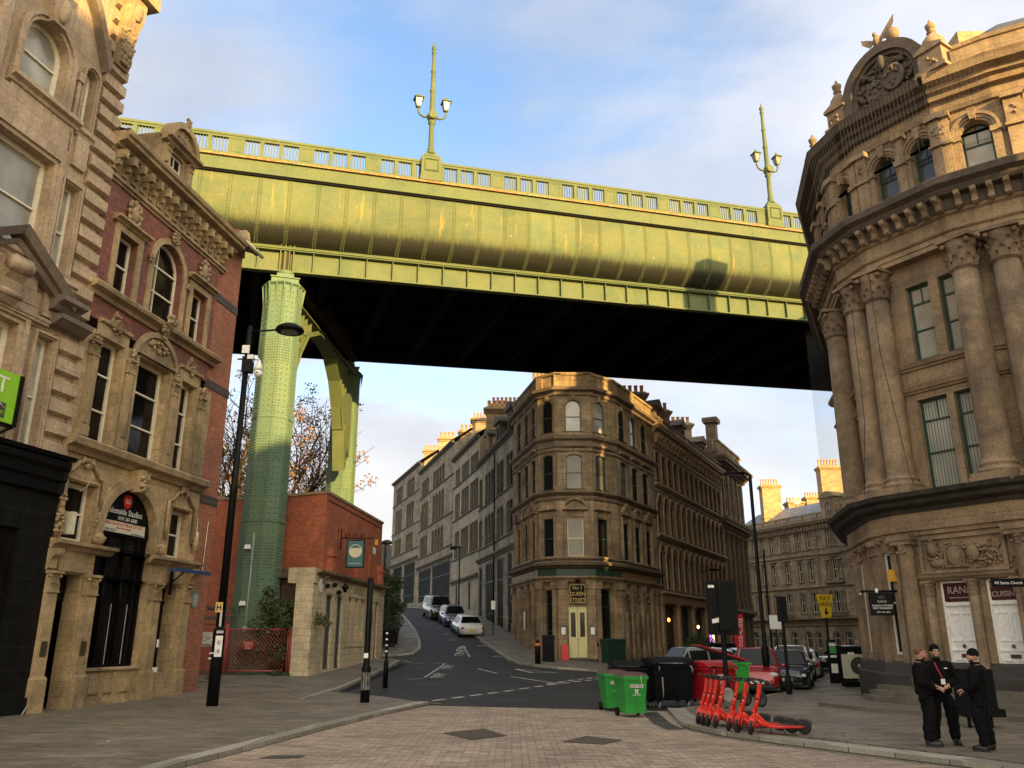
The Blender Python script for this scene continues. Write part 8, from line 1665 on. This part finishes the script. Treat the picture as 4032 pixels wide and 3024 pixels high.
for i,(x,y) in enumerate(((5.35,18.9),(5.12,19.25),(4.95,20.1))):
    hm=MB(ID); z=gz(x,y)+.78; hm.lathe(0,0,[(.10,-.05),(.15,-.07),(.17,-.02),(.16,.05),(.10,.09),(.0,.11)],18,True,F=lambda a,b,c:(x-.02+a*.8,y+c*1.0,z+b)); 
    hm.build('cycle_helmet',SCB if i<2 else plain('pale_edge',(.3,.3,.3),.4),None,('black ring shaped helmet hung on the rightmost scooter','black helmet hung on the second scooter from the right','pale edged black helmet hung on the middle scooter')[i],'helmet')
# ================================================================ People
SKIN=plain('skin',(.50,.27,.19),.5); HAIRG=plain('ginger_hair',(.13,.06,.028),.8); BEARD=plain('dark_beard',(.07,.038,.026),.8)
BKC=surf('black_jacket_cloth',(.0045,.0045,.0055),(.011,.010,.0105),.9,5,.5,22,spec=.08); BKT=surf('dark_trouser_cloth',(.0045,.005,.0075),(.010,.0095,.011),.9,6,.5,22,spec=.08); BOOT=plain('black_boot_leather',(.014,.012,.011),.45)
def skin(verts,edges,rad,name,sub=2,root=0):
    me=bpy.data.meshes.new(name); me.from_pydata([tuple(v) for v in verts],edges,[]); ob=bpy.data.objects.new(name,me); COL.objects.link(ob)
    md=ob.modifiers.new('s','SKIN'); md.use_smooth_shade=True
    for i,v in enumerate(me.skin_vertices[0].data): v.radius=rad[i] if isinstance(rad[i],(tuple,list)) else (rad[i],rad[i]); v.use_root=(i==root)
    ms=ob.modifiers.new('u','SUBSURF'); ms.levels=sub; ms.render_levels=sub
    dg=bpy.context.evaluated_depsgraph_get(); dg.update(); r=bpy.data.meshes.new_from_object(ob.evaluated_get(dg)); out=([tuple(v.co) for v in r.vertices],[tuple(p.vertices) for p in r.polygons])
    bpy.data.objects.remove(ob); bpy.data.meshes.remove(me); bpy.data.meshes.remove(r); return out
def chainskin(chains,sub=2):
    """chains: list of (points,radii); first points equal to existing ones are welded"""
    V=[];Rr=[];Ed=[]
    def idx(p,r):
        for i,q in enumerate(V):
            if (Vector(q)-Vector(p)).length<1e-4: return i
        V.append(p);Rr.append(r); return len(V)-1
    for pts,rs in chains:
        prev=None
        for p,r in zip(pts,rs):
            i=idx(p,r)
            if prev is not None: Ed.append((prev,i))
            prev=i
    return skin(V,Ed,Rr,'sk',sub)
def person(label,x,y,rz,z,H=1.78,head_yaw=0,arms='hang',stance=.16,hat=None,beard=None,hair=None,lanyard=False,lean=0,feet=None,glasses=False,kit=False):
    """faces local -Y, built at height 1.78 then scaled"""
    k=H/1.78; P=empty('person',(x,y,z),label,'person','three people talking on the right pavement',rz,False); P.scale=(k,k,k)
    f=feet or ((-stance,0.0),(stance,.02))
    pel=(0,0,.94); ch=(0,.01+lean,1.22); sh=(0,.02+lean,1.42); nk=(0,.01+lean,1.52)
    hipL,hipR=(-.10,0,.90),(.10,0,.90)
    legs=[]
    for hp,(fx,fy),sg in ((hipL,f[0],-1),(hipR,f[1],1)):
        kn=((hp[0]+fx)/2+sg*.01,(fy)/2-.03,.49); an=(fx,fy+.02,.10); legs.append((hp,kn,an))
    if arms=='cross': AL=[(-.19,.03+lean,1.40),(-.27,-.02,1.15),(-.10,-.24,1.10)]; AR=[(.19,.03+lean,1.40),(.27,-.02,1.15),(.08,-.26,1.13)]
    elif arms=='front': AL=[(-.19,.03+lean,1.40),(-.27,.03,1.13),(-.09,-.22,1.03)]; AR=[(.19,.03+lean,1.40),(.27,.03,1.13),(.10,-.22,1.06)]
    else: AL=[(-.19,.03+lean,1.40),(-.27,.04,1.13),(-.24,-.06,.88)]; AR=[(.19,.03+lean,1.40),(.27,.04,1.13),(.24,-.06,.88)]
    # continuous body
    ch_=[([pel,ch,sh,nk,(0,0+lean,1.58)],[(.15,.10),(.16,.11),(.15,.09),.058,.06])]
    for hp,kn,an in legs: ch_.append(([pel,hp,kn,an],[(.15,.10),.085,.055,.04])); ch_.append(([an,(an[0],an[1]-.16,.05)],[.04,.035]))
    for A_ in (AL,AR): ch_.append(([sh]+A_,[(.15,.09),.06,.042,.03]))
    bv,bf=chainskin(ch_,2)
    # head with face
    hv=[];hf=[]; hc=Vector((0,-.015+lean,1.665)); hm=MB(ID); cyw,syw=cos(head_yaw),sin(head_yaw)
    HF=lambda a,b,c:(hc.x+a*cyw-b*syw,hc.y+a*syw+b*cyw,hc.z+c)
    def hshape(a,b,c):
        t=(c+.115)/.23; w=1-.26*max(0,.45-t)/.45; bb=b*(1.0)+( -.012 if b<0 and c<-.02 else 0); return HF(a*w,bb,c)
    hm.ell((0,0,0),(.076,.098,.118),18,14,F=hshape); hm.ell((0,-.10,-.012),(.015,.025,.026),8,6,F=HF); hm.ell((0,-.092,-.095+.02),(.03,.018,.02),8,6,F=HF)
    for sg in (-1,1): hm.ell((sg*.078,.005,-.01),(.012,.02,.03),8,6,F=HF); hm.ell((sg*.03,-.088,.012),(.016,.01,.008),8,5,F=HF)
    # hands: palm and five bent fingers
    for A_,sg in ((AL,-1),(AR,1)):
        w=Vector(A_[-1]); d=(w-Vector(A_[-2])).normalized(); side=d.cross(Vector((0,0,1))); side=side.normalized() if side.length>.1 else Vector((1,0,0)); nrm=side.cross(d).normalized()
        pc=w+d*.045; GH=lambda a,b,c,pc=pc,d=d,side=side,nrm=nrm:tuple(pc+side*a+nrm*b+d*c)
        hm.ell((0,0,0),(.042,.016,.05),10,8,F=GH)
        for i,(a,L) in enumerate(((-.03,.062),(-.011,.075),(.010,.070),(.030,.055))): hm.tube([GH(a,0,.035),GH(a*1.05,-.006,.035+L*.45),GH(a*1.02,-.022,.035+L*.8),GH(a,-.036,.035+L*.95)],[.0095,.009,.008,.006],6,F=ID)
        hm.tube([GH(-sg*.035,0,-.01),GH(-sg*.055,-.012,.02),GH(-sg*.05,-.025,.045)],[.012,.011,.008],6,F=ID)
    m=MB(); m.v=list(bv)+list(hm.v); n=len(bv); m.f=list(bf)+[tuple(i+n for i in ff) for ff in hm.f]; m.sm=[True]*len(m.f); m.build('body',SKIN,P)
    m=MB(ID)
    for sg in (-1,1): m.ell((sg*.03,-.0955,.012),(.007,.005,.005),6,5,F=HF)
    m.build('eyes',BEARD,P); m=MB(ID); m.ell((0,-.099,-.058),(.02,.006,.004),8,5,F=HF); m.build('mouth',plain('lips',(.25,.08,.06),.5) if 'lips' not in MATS else MATS['lips'],P)
    # jacket
    jc=[([(0,0,.86),(0,0,1.0),ch,sh,(0,.015+lean,1.50)],[(.245,.185),(.235,.18),(.24,.185),(.205,.15),(.09,.085)])]
    for A_ in (AL,AR): 
        e=Vector(A_[-1]); jc.append(([sh]+A_[:-1]+[tuple(e-(e-Vector(A_[-2]))*.05)],[(.20,.14),.12,.10,.075]))
    v,ff=chainskin(jc,2); rnd=random.Random(int(x*100))
    v=[(a+.006*sin(c*38+a*22),b+.007*sin(c*31+b*25+a*17),c) for a,b,c in v]
    m=MB(); m.v=v; m.f=ff; m.sm=[True]*len(ff)
    m.lathe(0,.005+lean,[(.075,1.47),(.082,1.52),(.078,1.555)],14,F=ID); m.build('jacket',BKC,P)
    # trousers
    tc_=[([(0,0,.96),(0,0,.88)],[(.16,.115),(.16,.115)])]
    for hp,kn,an in legs: tc_.append(([(0,0,.88),hp,(kn[0],kn[1],kn[2]+.2),kn,(an[0],an[1],.3),(an[0],an[1]-.01,.07)],[(.18,.14),.145,.135,.118,.105,.098]))
    v,ff=chainskin(tc_,2); v=[(a+.005*sin(c*45+a*20),b+.008*sin(c*38+b*20),c) for a,b,c in v]; m=MB(); m.v=v; m.f=ff; m.sm=[True]*len(ff); m.build('trousers',BKT,P)
    for hp,kn,an in legs:
        m=MB(ID); sgx=(-1 if an[0]<0 else 1)*.03; m.ell((an[0]+sgx*.3,an[1]-.08,.05),(.062,.155,.062),12,8); m.ell((an[0],an[1]+.01,.10),(.062,.075,.10),10,8); m.box(an[0]+sgx*.6-.048,an[0]+sgx*.6+.048,an[1]-.215,an[1]+.055,0,.025); m.build('boot',BOOT,P)
    if hat: m=MB(ID); m.ell((0,.012,.045),(.088,.108,.098),16,10,F=HF); m.lathe(0,.008,[(.090,.0),(.095,.02),(.09,.05)],16,F=lambda a,b,c:HF(a,b*1.16,c)); hh=m.build('beanie_hat',BKC,P)
    if hat=='logo': m=MB(ID); 
    if hat=='logo':
        for i in range(5): m.box(-.04+i*.018,-.028+i*.018,-.121,-.112,.022,.036,F=HF)
        m.build('hat_lettering',WHITE,hh)
    if hair: m=MB(ID); m.ell((0,.014,.03),(.084,.104,.100),16,10,F=lambda a,b,c:HF(a,b if b>-.06 or c>.06 else max(b,-.06),max(c,-.045 if b>0 else .045))); blob=random.Random(3); m.build('hair',hair,P)
    if beard: m=MB(ID); m.ell((0,-.052,-.085),(.052,.05,.04),12,9,F=HF); m.build('beard',beard,P)
    if glasses:
        m=MB(ID)
        for sg in (-1,1): m.tube([HF(sg*.03+.021*cos(t),-.104,.012+.015*sin(t)) for t in [i*pi/5 for i in range(11)]],.0035,4); m.tube([HF(sg*.05,-.10,.014),HF(sg*.08,-.01,.012)],.003,4)
        m.build('glasses',BLACKP,P)
    m=MB(ID); m.lathe(0,0,[(.175,.93),(.18,.97),(.175,.985)],18,F=lambda a,b,c:(a,b*.78,c)); m.build('belt',BOOT,P)
    if lanyard:
        m=MB(ID); m.tube([(-.06,-.12,1.47),(-.03,-.155,1.35),(.02,-.165,1.22),(.04,-.165,1.18)],.009,5); ly=m.build('red_lanyard',plain('lanyard_red',(.5,.03,.06),.5),P); m=MB(ID); m.box(.0,.075,-.178,-.168,1.07,1.17); m.build('id_card',WHITE,ly)
        m=MB(ID); m.ell((.12,-.148,1.36),(.035,.008,.014),8,5); m.build('jacket_emblem',WHITE,P)
    if kit: m=MB(ID); m.box(.15,.24,-.02,.1,.78,.98); m.build('belt_pouch',BKC,P); m=MB(ID); m.box(-.25,-.17,0,.1,.82,.97); m.build('radio_holder',BKC,P)
    return P
gp_=lambda x,y:gz(x,y)+.095
person('man with ginger hair, beard and glasses in a black jacket, seen in profile',7.86,16.75,R(62),gp_(7.9,16.7),1.77,R(10),'front',.10,None,HAIRG,HAIRG,glasses=True,kit=True)
person('man in a black beanie with a red lanyard and white ID card, facing the viewer',8.28,17.0,R(-14),gp_(8.3,17.0),1.80,R(-4),'front',.17,'logo',BEARD,None,lanyard=True,feet=((-.19,.0),(.15,-.02)))
person('man in a dark beanie seen from behind and turned left, rightmost of the three',8.5,16.05,R(-130),gp_(8.5,16.0),1.73,R(45),'front',.12,'plain',BEARD,None,kit=True,lean=.02,feet=((-.16,.03),(.12,0)))
BP=empty('equipment_case',(10.05,19.0,.35),'large black boxy case standing on the steps behind the rightmost man','case'); m=MB(ID); m.box(9.7,10.35,18.9,19.3,.2,.30) if False else None
m=MB(ID); m.box(10.3,11.0,20.0,20.5,.45,1.35); m.box(10.25,11.1,19.9,20.6,.33,.5); m.tube([(10.4,20.2,.0),(10.4,20.2,.4)],.04,6); m.tube([(10.9,20.2,0),(10.9,20.2,.4)],.04,6); m.build('case_body',BLKPL,BP)
